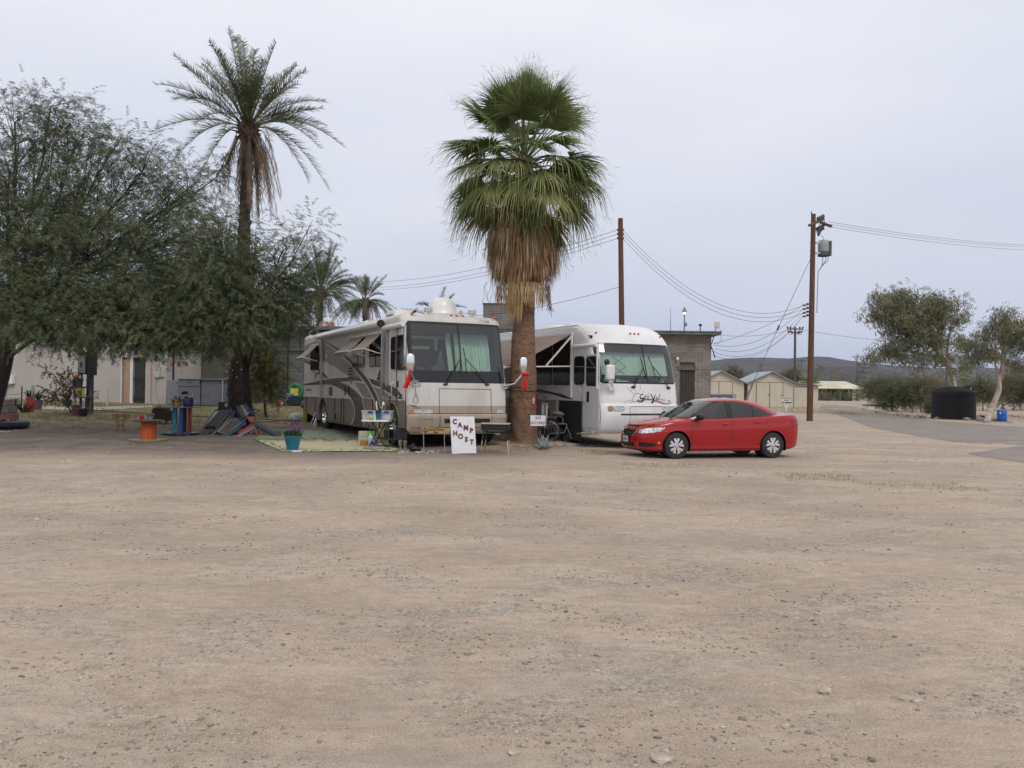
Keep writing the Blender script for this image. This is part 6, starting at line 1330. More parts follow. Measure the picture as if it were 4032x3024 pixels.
# date palms --------------------------------------------------------
trunkm = mat('palm_trunk_date', (.060, .045, .034), .95, var=.35, vs=5, bump=.9, bs=14)
greenp = leaf_mat('date_palm_green', (.062, .082, .042), (.108, .128, .062), (.20, .19, .09), sc=.9, trans=.12)
deadp = leaf_mat('dead_frond', (.16, .11, .075), (.25, .18, .13), (.34, .26, .19), sc=2, trans=.1)
def frond(V, T, heart, tip, up, n=30, ll=.42, lw=.022, dead=False, seed=0, R=None):
    """arching rachis with leaflets; V/T collect vertices, triangles"""
    r_ = random.Random(seed); heart = Vector(heart); tip = Vector(tip); ctl = heart.lerp(tip, .45)+Vector((0, 0, up)); P = bez(heart, ctl, tip, n)
    for k in range(n):
        k0 = len(V); a, b = P[k], P[k+1]; t_ = (b-a).normalized(); s_ = t_.cross(Vector((0, 0, 1)));
        if s_.length < .05: s_ = Vector((1, 0, 0))
        s_.normalize(); w0 = .028*(1-k/n)+.006; u_ = s_.cross(t_)
        V.extend([a-s_*w0, a+s_*w0, b+s_*w0*.9, b-s_*w0*.9]); T.append((k0, k0+1, k0+2)); T.append((k0, k0+2, k0+3))
        k0 = len(V); V.extend([a-u_*w0, a+u_*w0, b+u_*w0*.9]); T.append((k0, k0+1, k0+2))
        if k < n*(.22 if not dead else .38): continue
        fr_ = k/n; env = min(1, (fr_-.18)*5)*(1-.62*max(0, fr_-.55)/.45)
        for j in range(3 if not dead else 2):
            for sg in (1, -1):
                p = a.lerp(b, (j+r_.random()*.6)/(2 if dead else 3)); l = ll*env*r_.uniform(.75, 1.15)
                if dead: d = (t_*.75+s_*sg*r_.uniform(.1, .5)+Vector((0, 0, -.5))+u_*r_.uniform(-.5, .5)).normalized()
                else: q_ = r_.uniform(.35, 1.55); d = (t_*.62+(s_*sg*sin(q_)+u_*cos(q_))*.72+Vector((0, 0, -.06))).normalized()
                k0 = len(V); wv = t_*lw; V.extend([p-wv*.5, p+wv*.5, p+d*l*.6+wv*.35+Vector((0, 0, -.02 if not dead else -.05)), p+d*l*.6-wv*.35+Vector((0, 0, -.02)), p+d*l+Vector((0, 0, -.06 if not dead else -.1))]); T.append((k0, k0+1, k0+2)); T.append((k0, k0+2, k0+3)); T.append((k0+3, k0+2, k0+4))
def date_palm(label, X_, Y_, zb, heart, tips, n_extra, sc, nd, seed, group, r0=.30, r1=.19, skirt_z=2.2, dn=0):
    t = thing('date_palm', (X_, Y_, zb), label, 'palm tree', group=group); off = Vector((X_, Y_, zb)); m_ = M(); r_ = random.Random(seed); hp = heart-off; n = 60
    pts = []; rr = []
    for k in range(n+1): f_ = k/n; pts.append(Vector((hp.x*f_, hp.y*f_, hp.z*f_))); rr.append((r0+(r1-r0)*min(1, f_*1.4))*(1+.09*(k % 2))*r_.uniform(.95, 1.06))
    m_.tube(pts, rr, 14)
    for k in range(260):   # old leaf bases
        f_ = r_.uniform(.0, .97); a = r_.uniform(0, 6.28); c = Vector((hp.x*f_, hp.y*f_, hp.z*f_)); R_ = (r0+(r1-r0)*min(1, f_*1.4))*1.0; q = c+Vector((cos(a)*R_, sin(a)*R_, 0)); m_.cyl(q-Vector((cos(a)*.03, sin(a)*.03, .08)), q+Vector((cos(a)*.05, sin(a)*.05, .07)), .05*sc, .02, 5)
    m_.build('trunk', trunkm, t, smooth=True, ang=60)
    m_ = M(); m_.ell(hp, (.34*sc, .34*sc, .38*sc), 14, 8, jit=.2)
    for k in range(60): a = r_.uniform(0, 6.28); e_ = r_.uniform(-.9, 1.2); d = Vector((cos(a)*cos(e_), sin(a)*cos(e_), sin(e_))); m_.cyl(hp, hp+d*r_.uniform(.4, .6)*sc, .05*sc, .02, 5)
    m_.build('crown_heart', mat('fibrous_heart', (.11, .075, .05), .95, var=.4, vs=9), t)
    V = []; T = []
    for k, (tip, up) in enumerate(tips): frond(V, T, hp+Vector((0, 0, .1)), tip-off, up, ll=.55*sc, lw=.024*sc, seed=seed*100+k)
    for k in range(n_extra):
        a = r_.uniform(0, 6.28); e_ = r_.choice((r_.uniform(.75, 1.45), r_.uniform(.1, 1.0), r_.uniform(-.3, .5))); L = r_.uniform(2.3, 3.2)*sc; d = Vector((cos(a)*cos(e_), sin(a)*cos(e_), sin(e_)))
        frond(V, T, hp+Vector((0, 0, .1)), hp+d*L, r_.uniform(.2, .8)*sc*(1.2-max(0, e_)*.6), ll=.48*sc, lw=.022*sc, seed=seed*100+500+k)
    for k in range(dn):
        a = r_.uniform(0, 6.28); d = Vector((cos(a), sin(a), -r_.uniform(.25, .7))); frond(V, T, hp, hp+d*2.6*sc, .9*sc, ll=.36*sc, lw=.024*sc, seed=seed*100+900+k)
    bigmesh('green_fronds', np.array([v[:] for v in V]), [np.array(T)], greenp, t)
    V = []; T = []
    for k in range(nd):
        a = r_.uniform(0, 6.28); ou = r_.uniform(.35, 1.35)*sc; L = r_.uniform(.65, 1)*skirt_z*sc; frond(V, T, hp+Vector((cos(a)*.15, sin(a)*.15, -.05)), hp+Vector((cos(a)*ou, sin(a)*ou, -L)), r_.uniform(.8, 1.9)*sc, ll=.46*sc, lw=.024*sc, dead=True, seed=seed*100+2000+k)
    bigmesh('dead_fronds', np.array([v[:] for v in V]), [np.array(T)], deadp, t); return t
YD = 27.0; heart = at(977, 528, YD); xb = at(930, 1600, YD).x
def b1(x, y, dy=0): return at(550+x/1.952, 80+y/1.952, YD+dy)
tips = [(b1(680, 60, .3), .3), (b1(530, 160, -.8), .5), (b1(480, 300, .8), .6), (b1(330, 350, -.3), .55), (b1(430, 340, 1.2), .7), (b1(118, 490, .3), .75), (b1(260, 610, -1), .9), (b1(85, 862, .2), .85), (b1(250, 1090, -.6), 1.25), (b1(450, 1230, -1.3), 1.3), (b1(795, 160, .6), .3), (b1(885, 225, -.8), .3), (b1(1050, 165, .3), .35), (b1(1190, 360, .9), .5), (b1(1280, 385, -.2), .45), (b1(1215, 490, -1), .5), (b1(1180, 630, 1.5), .5), (b1(1330, 690, .2), .45), (b1(1568, 972, .2), 1.2), (b1(1390, 985, -1.3), 1.1), (b1(1458, 1310, -.3), 1.5), (b1(1300, 1240, .9), 1.4), (b1(600, 240, -1.2), .4), (b1(740, 120, -.9), .35), (b1(950, 300, -1.6), .5), (b1(700, 480, -2.2), .9), (b1(850, 520, -2.4), .8), (b1(560, 520, 1.7), .7), (b1(1040, 440, -1.8), .7), (b1(640, 860, -1.9), 1.2), (b1(1000, 930, -2.1), 1.2), (b1(420, 800, 1.6), 1.0), (b1(1250, 800, 1.7), .9), (b1(820, 330, 1.6), .4)]
dp = date_palm('tall date palm with arching green fronds and hanging dead fronds left of the motorhomes', xb, YD, gz(xb, YD)-.1, heart, tips, 13, 1.0, 34, 5, 'date palms', skirt_z=2.9, r0=.31, r1=.175)
Yq = 52.0; heart = at(1262, 1160, Yq); ts = [(at(u, v, Yq+dy), up) for u, v, dy, up in ((1130, 1120, 0, .6), (1195, 1050, 1, .4), (1240, 1030, -1, .3), (1300, 1020, .5, .3), (1350, 1030, 0, .4), (1370, 1065, -1, .5), (1385, 1085, .5, .6), (1410, 1150, 0, .8), (1420, 1195, -1, 1.2), (1360, 1260, -1, 1.7), (1130, 1230, 0, 1.6), (1160, 1080, 1.5, .5), (1280, 1035, -2, .4), (1400, 1120, 1, .7), (1395, 1235, 1.4, 1.5))]
date_palm('bushy date palm behind the block building, nearest the mesquite', heart.x-.2, Yq, .5, heart, ts, 26, 1.12, 16, 8, 'date palms', skirt_z=2.2, dn=12)
Yq = 66.0; heart = at(1438, 1196, Yq); ts = [(at(u, v, Yq+dy), up) for u, v, dy, up in ((1375, 1092, 0, .3), (1398, 1090, 1, .2), (1444, 1092, -1, .2), (1452, 1095, 1, .2), (1488, 1092, 0, .3), (1508, 1118, .5, .4), (1510, 1162, 0, .6), (1420, 1100, 1.5, .3), (1545, 1232, 0, 1.0), (1520, 1240, -1, 1.1), (1360, 1232, 0, 1.0), (1380, 1250, -1, 1.2), (1400, 1245, 1, 1.2), (1480, 1255, 0, 1.3))]
date_palm('slender date palm with an upright tuft of fronds above the first motorhome roof', heart.x, Yq, .5, heart, ts, 3, 1.15, 22, 12, 'date palms', skirt_z=1.5, dn=22)
Yq = 60.0; heart = at(1720, 1262, Yq); ts = [(at(u, v, Yq+dy), up) for u, v, dy, up in ((1640, 1200, 0, .9), (1655, 1203, 1, .9), (1790, 1202, 0, .8), (1808, 1207, 1, .8), (1835, 1212, -1, .8), (1770, 1200, -1, .7), (1700, 1195, 0, .4), (1740, 1195, 1, .4))]
date_palm('low date palm whose frond tips show over the first motorhome beside the white dome', heart.x, Yq, .5, heart, ts, 4, 1.0, 4, 14, 'date palms')

# fan palm ----------------------------------------------------------
YF = 22.6; fb = Vector((at(2060, 1745, YF).x, YF, 0)); fb.z = gz(fb.x, fb.y)-.05
t = thing('fan_palm', fb, 'shaggy fan palm with a thick brown trunk between the two motorhomes', 'palm tree')
fh = at(2066, 640, YF)-fb; tb = lambda u, v: at(u, v, YF)-fb
prof = [(2060, 1760, 78), (2060, 1735, 66), (2059, 1690, 60), (2055, 1600, 52), (2056, 1545, 50), (2059, 1530, 53), (2060, 1450, 50), (2060, 1350, 46), (2064, 1250, 41), (2068, 1150, 38), (2068, 1000, 34), (2066, 800, 30), (2066, 620, 26)]
pr = smooth_pts([(tb(u, v).x, tb(u, v).z, r_) for u, v, r_ in prof], 9); m_ = M(); n = 28; vs = []; fs = []; r_ = random.Random(3)
for i, (x, z, r0) in enumerate(pr):
    for k in range(n):
        a = 2*pi*k/n; low = z < 1.35; rr = r0*YF/3200*(1+(.05*sin(a*3+z*2)+.04*sin(a*7+z*9)+r_.uniform(-.03, .03) if low else (.03 if i % 2 else -.015)+r_.uniform(-.012, .012)+.02*sin(a*5+z)))
        vs.append((x+rr*cos(a), rr*sin(a), z))
fs = [(i*n+k, i*n+(k+1) % n, (i+1)*n+(k+1) % n, (i+1)*n+k) for i in range(len(pr)-1) for k in range(n)]
m_.add(vs, fs)
ft = mat('fan_palm_bark', (.27, .155, .10), .95, var=0, col2=(.10, .058, .038), vs=5, stretch=(1.6, 1.6, 7), bump=1.0, bs=9, ramp_=(.35, .7), detail=8); m_.build('trunk', ft, t, smooth=True, ang=80)
m_ = M()
for k in range(70):
    z = r_.uniform(1.5, 4.4); a = r_.uniform(0, 6.28); x, r0 = np.interp(z, [p[1] for p in pr], [p[0] for p in pr]), np.interp(z, [p[1] for p in pr], [p[2] for p in pr])*YF/3200
    P = [(x+(r0+.004)*cos(a+s_*.1), (r0+.004)*sin(a+s_*.1), z+.015*sin(s_*2+k)) for s_ in range(r_.randint(3, 8))]; m_.tube(P, .009, 4)
m_.build('bark_ridges', mat('bark_crack', (.05, .03, .02), .95), t)
fang = leaf_mat('fan_leaf_green', (.085, .13, .05), (.155, .205, .072), (.27, .29, .12), sc=1.1, trans=.2)
def fan(V, T, hub, d, R, seed, nseg=30, span=2.05, droop=.35, dead=False):
    r_ = random.Random(seed); d = Vector(d).normalized(); s_ = d.cross(Vector((0, 0, 1)));
    if s_.length < .1: s_ = Vector((1, 0, 0))
    s_.normalize(); u_ = s_.cross(d).normalized(); q_ = r_.uniform(-.75, .75)*(1 if droop < .3 else .3); s_, u_ = (s_*cos(q_)+u_*sin(q_)), (u_*cos(q_)-s_*sin(q_))
    for k in range(nseg):
        a = span*(k/(nseg-1)-.5)*2*.95; dir_ = (d*cos(a)+s_*sin(a)+u_*(-.10*abs(a))).normalized(); L = R*(1-.22*abs(a)/span)*r_.uniform(.88, 1.08)
        wd = R*.023; sd_ = dir_.cross(u_).normalized(); g = droop*r_.uniform(.5, 1.7)
        p0 = hub; p1 = hub+dir_*L*.45-Vector((0, 0, 1))*g*L*.10; p2 = hub+dir_*L*.74-Vector((0, 0, 1))*g*L*.30; p3 = hub+dir_*L*(1.06-.22*g)-Vector((0, 0, 1))*g*L*(.70+.3*r_.random())
        fold = u_*wd*.5
        k0 = len(V); V.extend([p0-sd_*wd*.1, p0+sd_*wd*.1, p1-sd_*wd, p1+fold, p1+sd_*wd, p2-sd_*wd*.42, p2+sd_*wd*.42, p3]); T.extend([(k0, k0+3, k0+2), (k0, k0+1, k0+3), (k0+1, k0+4, k0+3), (k0+2, k0+3, k0+5), (k0+3, k0+6, k0+5), (k0+3, k0+4, k0+6), (k0+5, k0+6, k0+7)])
        if r_.random() < .45:   # split thread tips
            e_ = p3+(dir_*.6+Vector((r_.uniform(-.5, .5), r_.uniform(-.5, .5), -.6+r_.uniform(-.5, .7)))).normalized()*R*.24; k0 = len(V); V.extend([p3-sd_*.008, p3+sd_*.008, e_]); T.append((k0, k0+1, k0+2))
V = []; T = []; PT = M(); k = 0; r_ = random.Random(21)
for zone, cnt in ((0, 6), (1, 10), (2, 13), (3, 14), (4, 15), (5, 14), (6, 5)):
    if zone == 4: V1, T1_ = V, T; V = []; T = []
    for j in range(cnt):
        a = 2*pi*(j+r_.uniform(-.3, .3))/cnt+zone*.4; e_ = [r_.uniform(1.15, 1.55), r_.uniform(.75, 1.25), r_.uniform(.4, .85), r_.uniform(.0, .42), r_.uniform(-.15, .12), r_.uniform(-.42, -.1), r_.uniform(-.75, -.4)][zone]
        pet = [1.2, 1.3, 1.4, 1.38, 1.5, 1.5, 1.05][zone]*r_.uniform(.78, 1.13); z0 = [fh.z+.12, fh.z+.05, fh.z, fh.z-.05, fh.z-.22, fh.z-.58, fh.z-.95][zone]+r_.uniform(-.14, .14); R = [1.2, 1.25, 1.25, 1.2, 1.25, 1.2, 1.05][zone]*r_.uniform(.9, 1.08)
        h0 = Vector((fh.x, 0, z0)); d = Vector((cos(a)*cos(e_), sin(a)*cos(e_), sin(e_))); hub = h0+d*pet+Vector((0, 0, .10 if zone < 3 else -.05)); mid = h0+d*pet*.5+Vector((0, 0, .12)); PT.tube([h0, mid, hub], [.028, .02, .014], 5, caps=False)
        dd = d+Vector((0, 0, [.1, .0, -.05, -.15, -.35, -.7, -1.0][zone])); fan(V, T, hub, dd, R, k*13+zone, nseg=50, span=[1.2, 1.4, 1.5, 1.7, 1.8, 1.7, 1.5][zone], droop=[.05, .09, .16, .38, .55, .55, .5][zone]); k += 1
bigmesh('green_fans', np.array([v[:] for v in V1]), [np.array(T1_)], fang, t); bigmesh('lower_fans', np.array([v[:] for v in V]), [np.array(T)], leaf_mat('fan_leaf_yellowing', (.085, .12, .045), (.18, .21, .075), (.36, .33, .15), sc=1.3, trans=.2), t); PT.build('leaf_stalks', mat('stalk_green', (.13, .15, .05), .6, var=.3, vs=3), t)
# skirt of dead leaves
V = []; T = []; r_ = random.Random(77)
def spike(p, q, w_): 
    k0 = len(V); s_ = Vector((-(p.y), p.x-fh.x, 0)); s_ = s_.normalized() if s_.length > .01 else Vector((1, 0, 0)); s_ = (s_+Vector((0, 0, r_.uniform(-.2, .2)))).normalized(); m2 = p.lerp(q, .55)+Vector((r_.uniform(-.03, .03), r_.uniform(-.03, .03), 0)); V.extend([p-s_*w_*.5, p+s_*w_*.5, m2+s_*w_*.6, m2-s_*w_*.6, q]); T.extend([(k0, k0+1, k0+2), (k0, k0+2, k0+3), (k0+3, k0+2, k0+4)])
z_of = lambda v: (at(2066, v, YF)-fb).z
zt_, zb_ = z_of(770), z_of(1165)
for k in range(6200):
    a = r_.uniform(0, 2*pi); f_ = r_.random(); z = zt_+(zb_+.75-zt_)*f_; R_ = np.interp(f_, [0, .25, .5, .8, 1], [.50, .88, 1.06, 1.02, .80])*r_.uniform(.62, 1.10); L = r_.uniform(.45, 1.0)*(1.0 if f_ < .8 else .75)
    p = Vector((fh.x+R_*.86*cos(a), R_*.86*sin(a), z)); q = Vector((fh.x+R_*cos(a)*r_.uniform(.92, 1.04), R_*sin(a)*r_.uniform(.92, 1.04), z-L)); spike(p, q, r_.uniform(.012, .035))
deadfan = leaf_mat('dead_fan_leaves', (.20, .12, .06), (.40, .25, .13), (.58, .47, .37), sc=2.2, trans=.08)
bigmesh('dead_skirt', np.array([v[:] for v in V]), [np.array(T)], deadfan, t)
V = []; T = []
for k in range(620):
    dx = r_.uniform(-.17, .19); p = Vector((tb(2028, 1100).x+dx, -.62+r_.uniform(-.05, .08), tb(0, 1040).z+r_.uniform(-.5, .3))); q = p+Vector((r_.uniform(-.05, .05), r_.uniform(-.02, .04), -r_.uniform(.5, 1.25))); q.z = max(q.z, tb(0, 1262).z+abs(dx)*1.5*r_.random()); spike(p, q, r_.uniform(.012, .03))
for k in range(240):
    a = r_.uniform(0, 6.28); p = Vector((fh.x+.75*cos(a), .75*sin(a), zb_+.3)); spike(p, p+Vector((r_.uniform(-.08, .08), 0, -r_.uniform(.5, .8))), .02)
bigmesh('hanging_tail', np.array([v[:] for v in V]), [np.array(T)], leaf_mat('golden_tail', (.34, .22, .10), (.48, .34, .18), (.56, .44, .28), sc=5), t)
m_ = M()
for k in range(9):
    p = Vector((tb(2148, 1150).x+r_.uniform(-.06, .06), -.5, tb(2148, 1130).z)); P = [p]
    for j in range(5): p = p+Vector((r_.uniform(-.05, .08), r_.uniform(-.03, .03), -r_.uniform(.10, .2))); P.append(p)
    m_.tube(P, .007, 4)
for k in range(5):
    p = Vector((tb(1930, 1110).x+r_.uniform(-.1, .1), -.5, tb(1930, 1120).z)); P = [p]
    for j in range(5): p = p+Vector((r_.uniform(-.06, .06), 0, -r_.uniform(.06, .16))); P.append(p)
    m_.tube(P, .005, 4)
m_.build('seed_stalks', deadp, t)
V = []; T = []
for k in range(160):
    a = r_.uniform(0, 6.28); rr = r_.uniform(.4, 1.1); p = Vector((fb.x*0+rr*cos(a), rr*sin(a)-.3, .03)); L = r_.uniform(.15, .45); b_ = r_.uniform(-.5, .5); k0 = len(V); V.extend([p, p+Vector((.02, .02, .01)), p+Vector((cos(b_)*L, sin(b_)*L, r_.uniform(0, .04)))]); T.append((k0, k0+1, k0+2))
o = bigmesh('palm_litter', np.array([v[:] for v in V])+np.array([[fb.x, fb.y-.25, fb.z+.05]]), [np.array(T)], deadfan); tag(o, 'fallen dry palm leaf strips lying at the foot of the fan palm', kind='stuff')

# gum trees and desert shrubs ---------------------------------------
def gum_tmpl(seed):
    r_ = random.Random(seed); V = []; Q = []
    for k in range(9):
        p = Vector((r_.uniform(0, .35), r_.uniform(-.12, .12), r_.uniform(-.12, .12))); d = Vector((r_.uniform(-.3, .5), r_.uniform(-.4, .4), -1)).normalized(); s_ = Vector((r_.uniform(-1, 1), r_.uniform(-1, 1), 0)).normalized(); w_ = .018; l = r_.uniform(.14, .24); k0 = len(V)
        V += [p, p+d*l*.4-s_*w_, p+d*l, p+d*l*.4+s_*w_]; Q.append((k0, k0+1, k0+2, k0+3))
    return np.array([v[:] for v in V]), np.array(Q)
GUM = [gum_tmpl(i) for i in range(6)]
gumm = leaf_mat('gum_leaves', (.11, .13, .075), (.19, .195, .11), (.31, .26, .15), sc=1.1, trans=.15); gbark = mat('pale_gum_bark', (.48, .42, .36), .8, var=.2, vs=2, stretch=(2, 2, .6), col2=(.27, .22, .18))
def gp3(u, v, Y): return at(u, v, Y)
YG = 57.0; bl = [B(3500, 1195, YG, 70, 55, 1.2, 1.1), B(3560, 1165, YG, 60, 40, 1.1, .8), B(3620, 1220, YG, 75, 60, 1.4, 1.2), B(3540, 1255, YG, 90, 60, 1.5, 1.3), B(3430, 1225, YG, 38, 30, .7, .35), B(3460, 1260, YG, 35, 30, .7, .35), B(3715, 1180, YG, 50, 40, 1, .7), B(3770, 1215, YG, 38, 40, .8, .45), B(3690, 1240, YG, 65, 50, 1.1, .9), B(3600, 1310, YG, 85, 55, 1.4, 1.2), B(3690, 1320, YG, 45, 40, 1, .5), B(3550, 1340, YG, 60, 35, 1, .6), B(3490, 1372, YG, 34, 16, .8, .3), B(3425, 1412, YG, 28, 22, .7, .4), B(3510, 1400, YG, 40, 20, .9, .35), B(3600, 1410, YG, 70, 40, 1.1, .6), B(3700, 1420, YG, 60, 45, 1, .45), B(3770, 1430, YG, 40, 35, .8, .35), B(3760, 1350, YG, 30, 40, .6, .2)]
gb = Vector((at(3762, 1530, YG).x, YG, 0))
blob_tree('gum_tree', 'large gum tree with a ragged olive crown behind the black water tank', 'tree', gb, at(3700, 1380, YG), bl, gumm, GUM, sub=17, per=19, spread=.42, scl=(.9, 1.6), trunk_r=.17, barkm=gbark, hang=.1, limb_r=.10, twig_r=.022, trunk_pts=[gb, at(3757, 1530, YG), at(3740, 1455, YG), at(3715, 1400, YG), at(3700, 1330, YG)], group='gum trees')
YG = 49.5; bl = [B(3950, 1245, YG, 50, 28, .9, .7), B(3990, 1280, YG, 50, 35, 1, .8), B(3930, 1310, YG, 55, 35, 1, .8), B(3870, 1310, YG, 35, 25, .8, .45), B(3850, 1365, YG, 45, 35, .9, .6), B(3830, 1410, YG, 40, 25, .9, .5), B(3900, 1390, YG, 50, 35, 1, .7), B(4000, 1350, YG, 50, 45, 1, .8), B(4040, 1300, YG, 50, 60, 1, .8), B(4010, 1430, YG, 60, 35, 1, .7), B(3800, 1355, YG, 20, 15, .5, .15)]
gb = G(3884, 1664)
blob_tree('gum_tree', 'smaller gum tree with a leaning pale trunk right of the black water tank', 'tree', gb, at(3950, 1440, YG), bl, gumm, GUM, sub=14, per=18, spread=.38, scl=(.8, 1.4), trunk_r=.15, barkm=gbark, hang=.1, limb_r=.08, twig_r=.018, trunk_pts=[gb, at(3905, 1610, YG), at(3932, 1540, YG), at(3935, 1490, YG), at(3950, 1445, YG), at(3952, 1350, YG)], group='gum trees')
SHR = [sprig_tmpl(50+i, n=5, L=.5, ll=.16, lw=.035, droop=.1) for i in range(5)]
shr1 = leaf_mat('desert_shrub', (.088, .102, .055), (.135, .145, .078), (.20, .195, .11), sc=.5); shr2 = leaf_mat('olive_shrub', (.115, .115, .068), (.17, .16, .095), (.23, .20, .125), sc=.5)
def shrub(u, v0, v1, Y, ru, label, lm=shr1, w=1.0, cat='bush', k=5, seed=1, group='desert bushes', name='desert_bush', sc=1):
    r_ = random.Random(int(u)+seed); c0 = at(u, v1, Y); b = Vector((c0.x, Y, 0)); bl = []
    for j in range(k):
        a = (j+.5)/k; uu = u+ru*(a*2-1)*.72+r_.uniform(-.1, .1)*ru; hh = (v1-v0)*(.5+.5*sin(pi*min(.95, max(.05, a+r_.uniform(-.1, .1))))); bl.append(B(uu, v1-hh*.55, Y+r_.uniform(-1, 1), ru*.42, hh*.48, ru*Y/3200*.5, w))
    blob_tree(name, label, cat, b, c0.lerp(at(u, v0, Y), .25), bl, lm, SHR, sub=19, per=13, spread=.34*sc, scl=(.6*sc, 1.2*sc), group=group, trunk_r=.05, limb_r=.035, twig_r=.014, droop=0)
shrub(3515, 1480, 1622, 72, 75, 'green bush with several stems left of the shrub beside the tank', w=.9)
shrub(3628, 1455, 1622, 72, 95, 'largest olive bush standing just left of the black water tank', shr2, w=1.1, k=6)
shrub(3458, 1475, 1590, 110, 62, 'dark green mesquite bush right of the long low outbuilding', w=.9, k=5, sc=1.3)
shrub(3560, 1465, 1580, 120, 110, 'wide dull bush behind the two bushes by the road', shr2, w=.9, k=6, sc=1.4)
shrub(3870, 1470, 1600, 80, 60, 'brownish bush seen between the tank and the leaning gum trunk', shr2, w=.9, k=4, sc=1.2)
shrub(3990, 1450, 1610, 84, 90, 'broad brown green bush behind the blue barrel at the right edge', shr2, w=1.1, k=6, sc=1.3)
shrub(4090, 1440, 1610, 88, 80, 'bush continuing past the right edge of the view', shr2, w=.9, k=4, sc=1.3)
shrub(3670, 1590, 1630, 66, 28, 'small low bush tucked against the left side of the black tank', shr1, w=.7, k=3, sc=.7)
shrub(2880, 1450, 1530, 130, 50, 'pale green bush rising between the two cream sheds', leaf_mat('pale_shrub', (.08, .09, .05), (.13, .135, .08), (.18, .17, .11), sc=.5), k=4, sc=1.4)
shrub(3110, 1452, 1550, 125, 75, 'green bush behind the roof of the wide cream shed', shr1, k=5, sc=1.4)
shrub(3190, 1490, 1560, 155, 40, 'green bush behind the transformer pole', shr1, k=5, sc=1.4)
for k, u in enumerate((3262, 3300, 3338, 3375)): shrub(u, 1542, 1578, 147, 15, 'dark narrow shrub growing against the long low outbuilding', shr1, w=.4, k=2, sc=.9, group='shrubs along the outbuilding')
# far scrub belt
PP = []; r_ = np.random.default_rng(5); n = 5200; th = r_.uniform(-.62, .66, n); rr = r_.uniform(170, 420, n); PP = np.stack([rr*np.sin(th), rr*np.cos(th), r_.uniform(.2, 1, n)**1.5*4.0], -1)
kk = np.sin(th*40)+np.sin(th*90+rr*.05) > -.6; PP = PP[kk]; DD = r_.normal(0, 1, PP.shape); V, Fs = place(SHR, PP, DD, r_.uniform(5, 9, len(PP))); o = bigmesh('far_scrub', V, Fs, shr1); tag(o, 'belt of low desert scrub in the distance before the hills', kind='stuff')

# ================================================================== YARD THINGS
def obj1(name, m_, mats, loc, label, cat, group=None, rz=0, **kw):
    o = m_.build(name, mats, loc=loc, **kw); o.rotation_euler[2] = rz; tag(o, label, cat, group); return o
def K(Y): return Y/3200
soil = mat('potting_soil', (.05, .035, .025), .95)
teal = mat('teal_glaze', (.010, .14, .205), .35, var=.08, coat=.3); purple = mat('purple_petals', (.10, .02, .22), .7, var=.4, vs=20); greenl = mat('plain_leaf', (.045, .085, .025), .6, var=.4, vs=12)
paintc = lambda n_, c, r=.6: mat('paint_'+n_, c, r, var=.18, vs=5)
def leaves(m_, n, c, R, L, w_, up=.6, mi=0, seed=0, droop=.3):
    r_ = random.Random(seed)
    for k in range(n):
        a = r_.uniform(0, 6.28); p = Vector(c)+Vector((cos(a), sin(a), 0))*R*r_.random(); d = Vector((cos(a)*(1-up), sin(a)*(1-up), up*r_.uniform(.5, 1.2))).normalized(); s_ = Vector((-sin(a), cos(a), 0)); l = L*r_.uniform(.6, 1.15)
        P = [p+d*l*t_-Vector((0, 0, droop*l*t_*t_)) for t_ in (0, .35, .7, 1)]; W = [w_*.5, w_, w_*.7, .001]
        m_.strip([q-s_*x for q, x in zip(P, W)], [q+s_*x for q, x in zip(P, W)], mi)
def pot(name, loc, R0, R1, H, pm, label, cat='flower pot', plant=None, group=None, plab=None):
    t = thing(name, loc, label, cat, group=group); m_ = M(); m_.lathe([(R0, 0), (R1*.97, H*.88), (R1*1.04, H*.9), (R1*1.04, H), (R1*.93, H), (R1*.9, H*.9)], n=20, cap=False); m_.lathe([(0, 0), (R0, 0)], n=20, cap=False); m_.build('pot', pm, t, smooth=True)
    m_ = M(); m_.lathe([(R1*.92, H*.88), (0, H*.9)], n=16, cap=False); m_.build('soil', soil, t)
    if plant: m_ = M(); plant(m_, Vector((0, 0, H*.9))); m_.build('plant', plant.mats, t)
    return t
# teal pot with pansies
p = G(1152, 1775); kk = K(p.y)
def pl(m_, c):
    leaves(m_, 150, c, .2, .24, .024, .7, 0, 3, .2); r_ = random.Random(5)
    for k in range(26):
        a = r_.uniform(0, 6.28); q = c+Vector((cos(a)*r_.uniform(0, .25), sin(a)*r_.uniform(0, .2), r_.uniform(.14, .36))); 
        if q.x < 0.03 and k % 3: continue
        for j in range(5): b = j*1.257; m_.ell(q+Vector((.022*cos(b), -.01, .022*sin(b))), (.015, .005, .015), 6, 4, 1 if k % 5 else 2)
pl.mats = [greenl, purple, mat('dark_red_petals', (.16, .02, .03), .7)]
pot('planter', p, .125, .205, .36, teal, 'teal glazed planter of purple pansies on the mat corner', plant=pl)
m_ = M(); V_, F_ = rock_tmpl(5, .35); m_.add([(x*.16, y*.1, z*.1) for x, y, z in V_], [tuple(f) for f in F_]); obj1('stone', m_, mat('pale_stone', (.40, .42, .44), .8, var=.1), G(1170, 1779)+Vector((0, -.05, .02)), 'pale flat stone at the foot of the teal planter', 'stone')
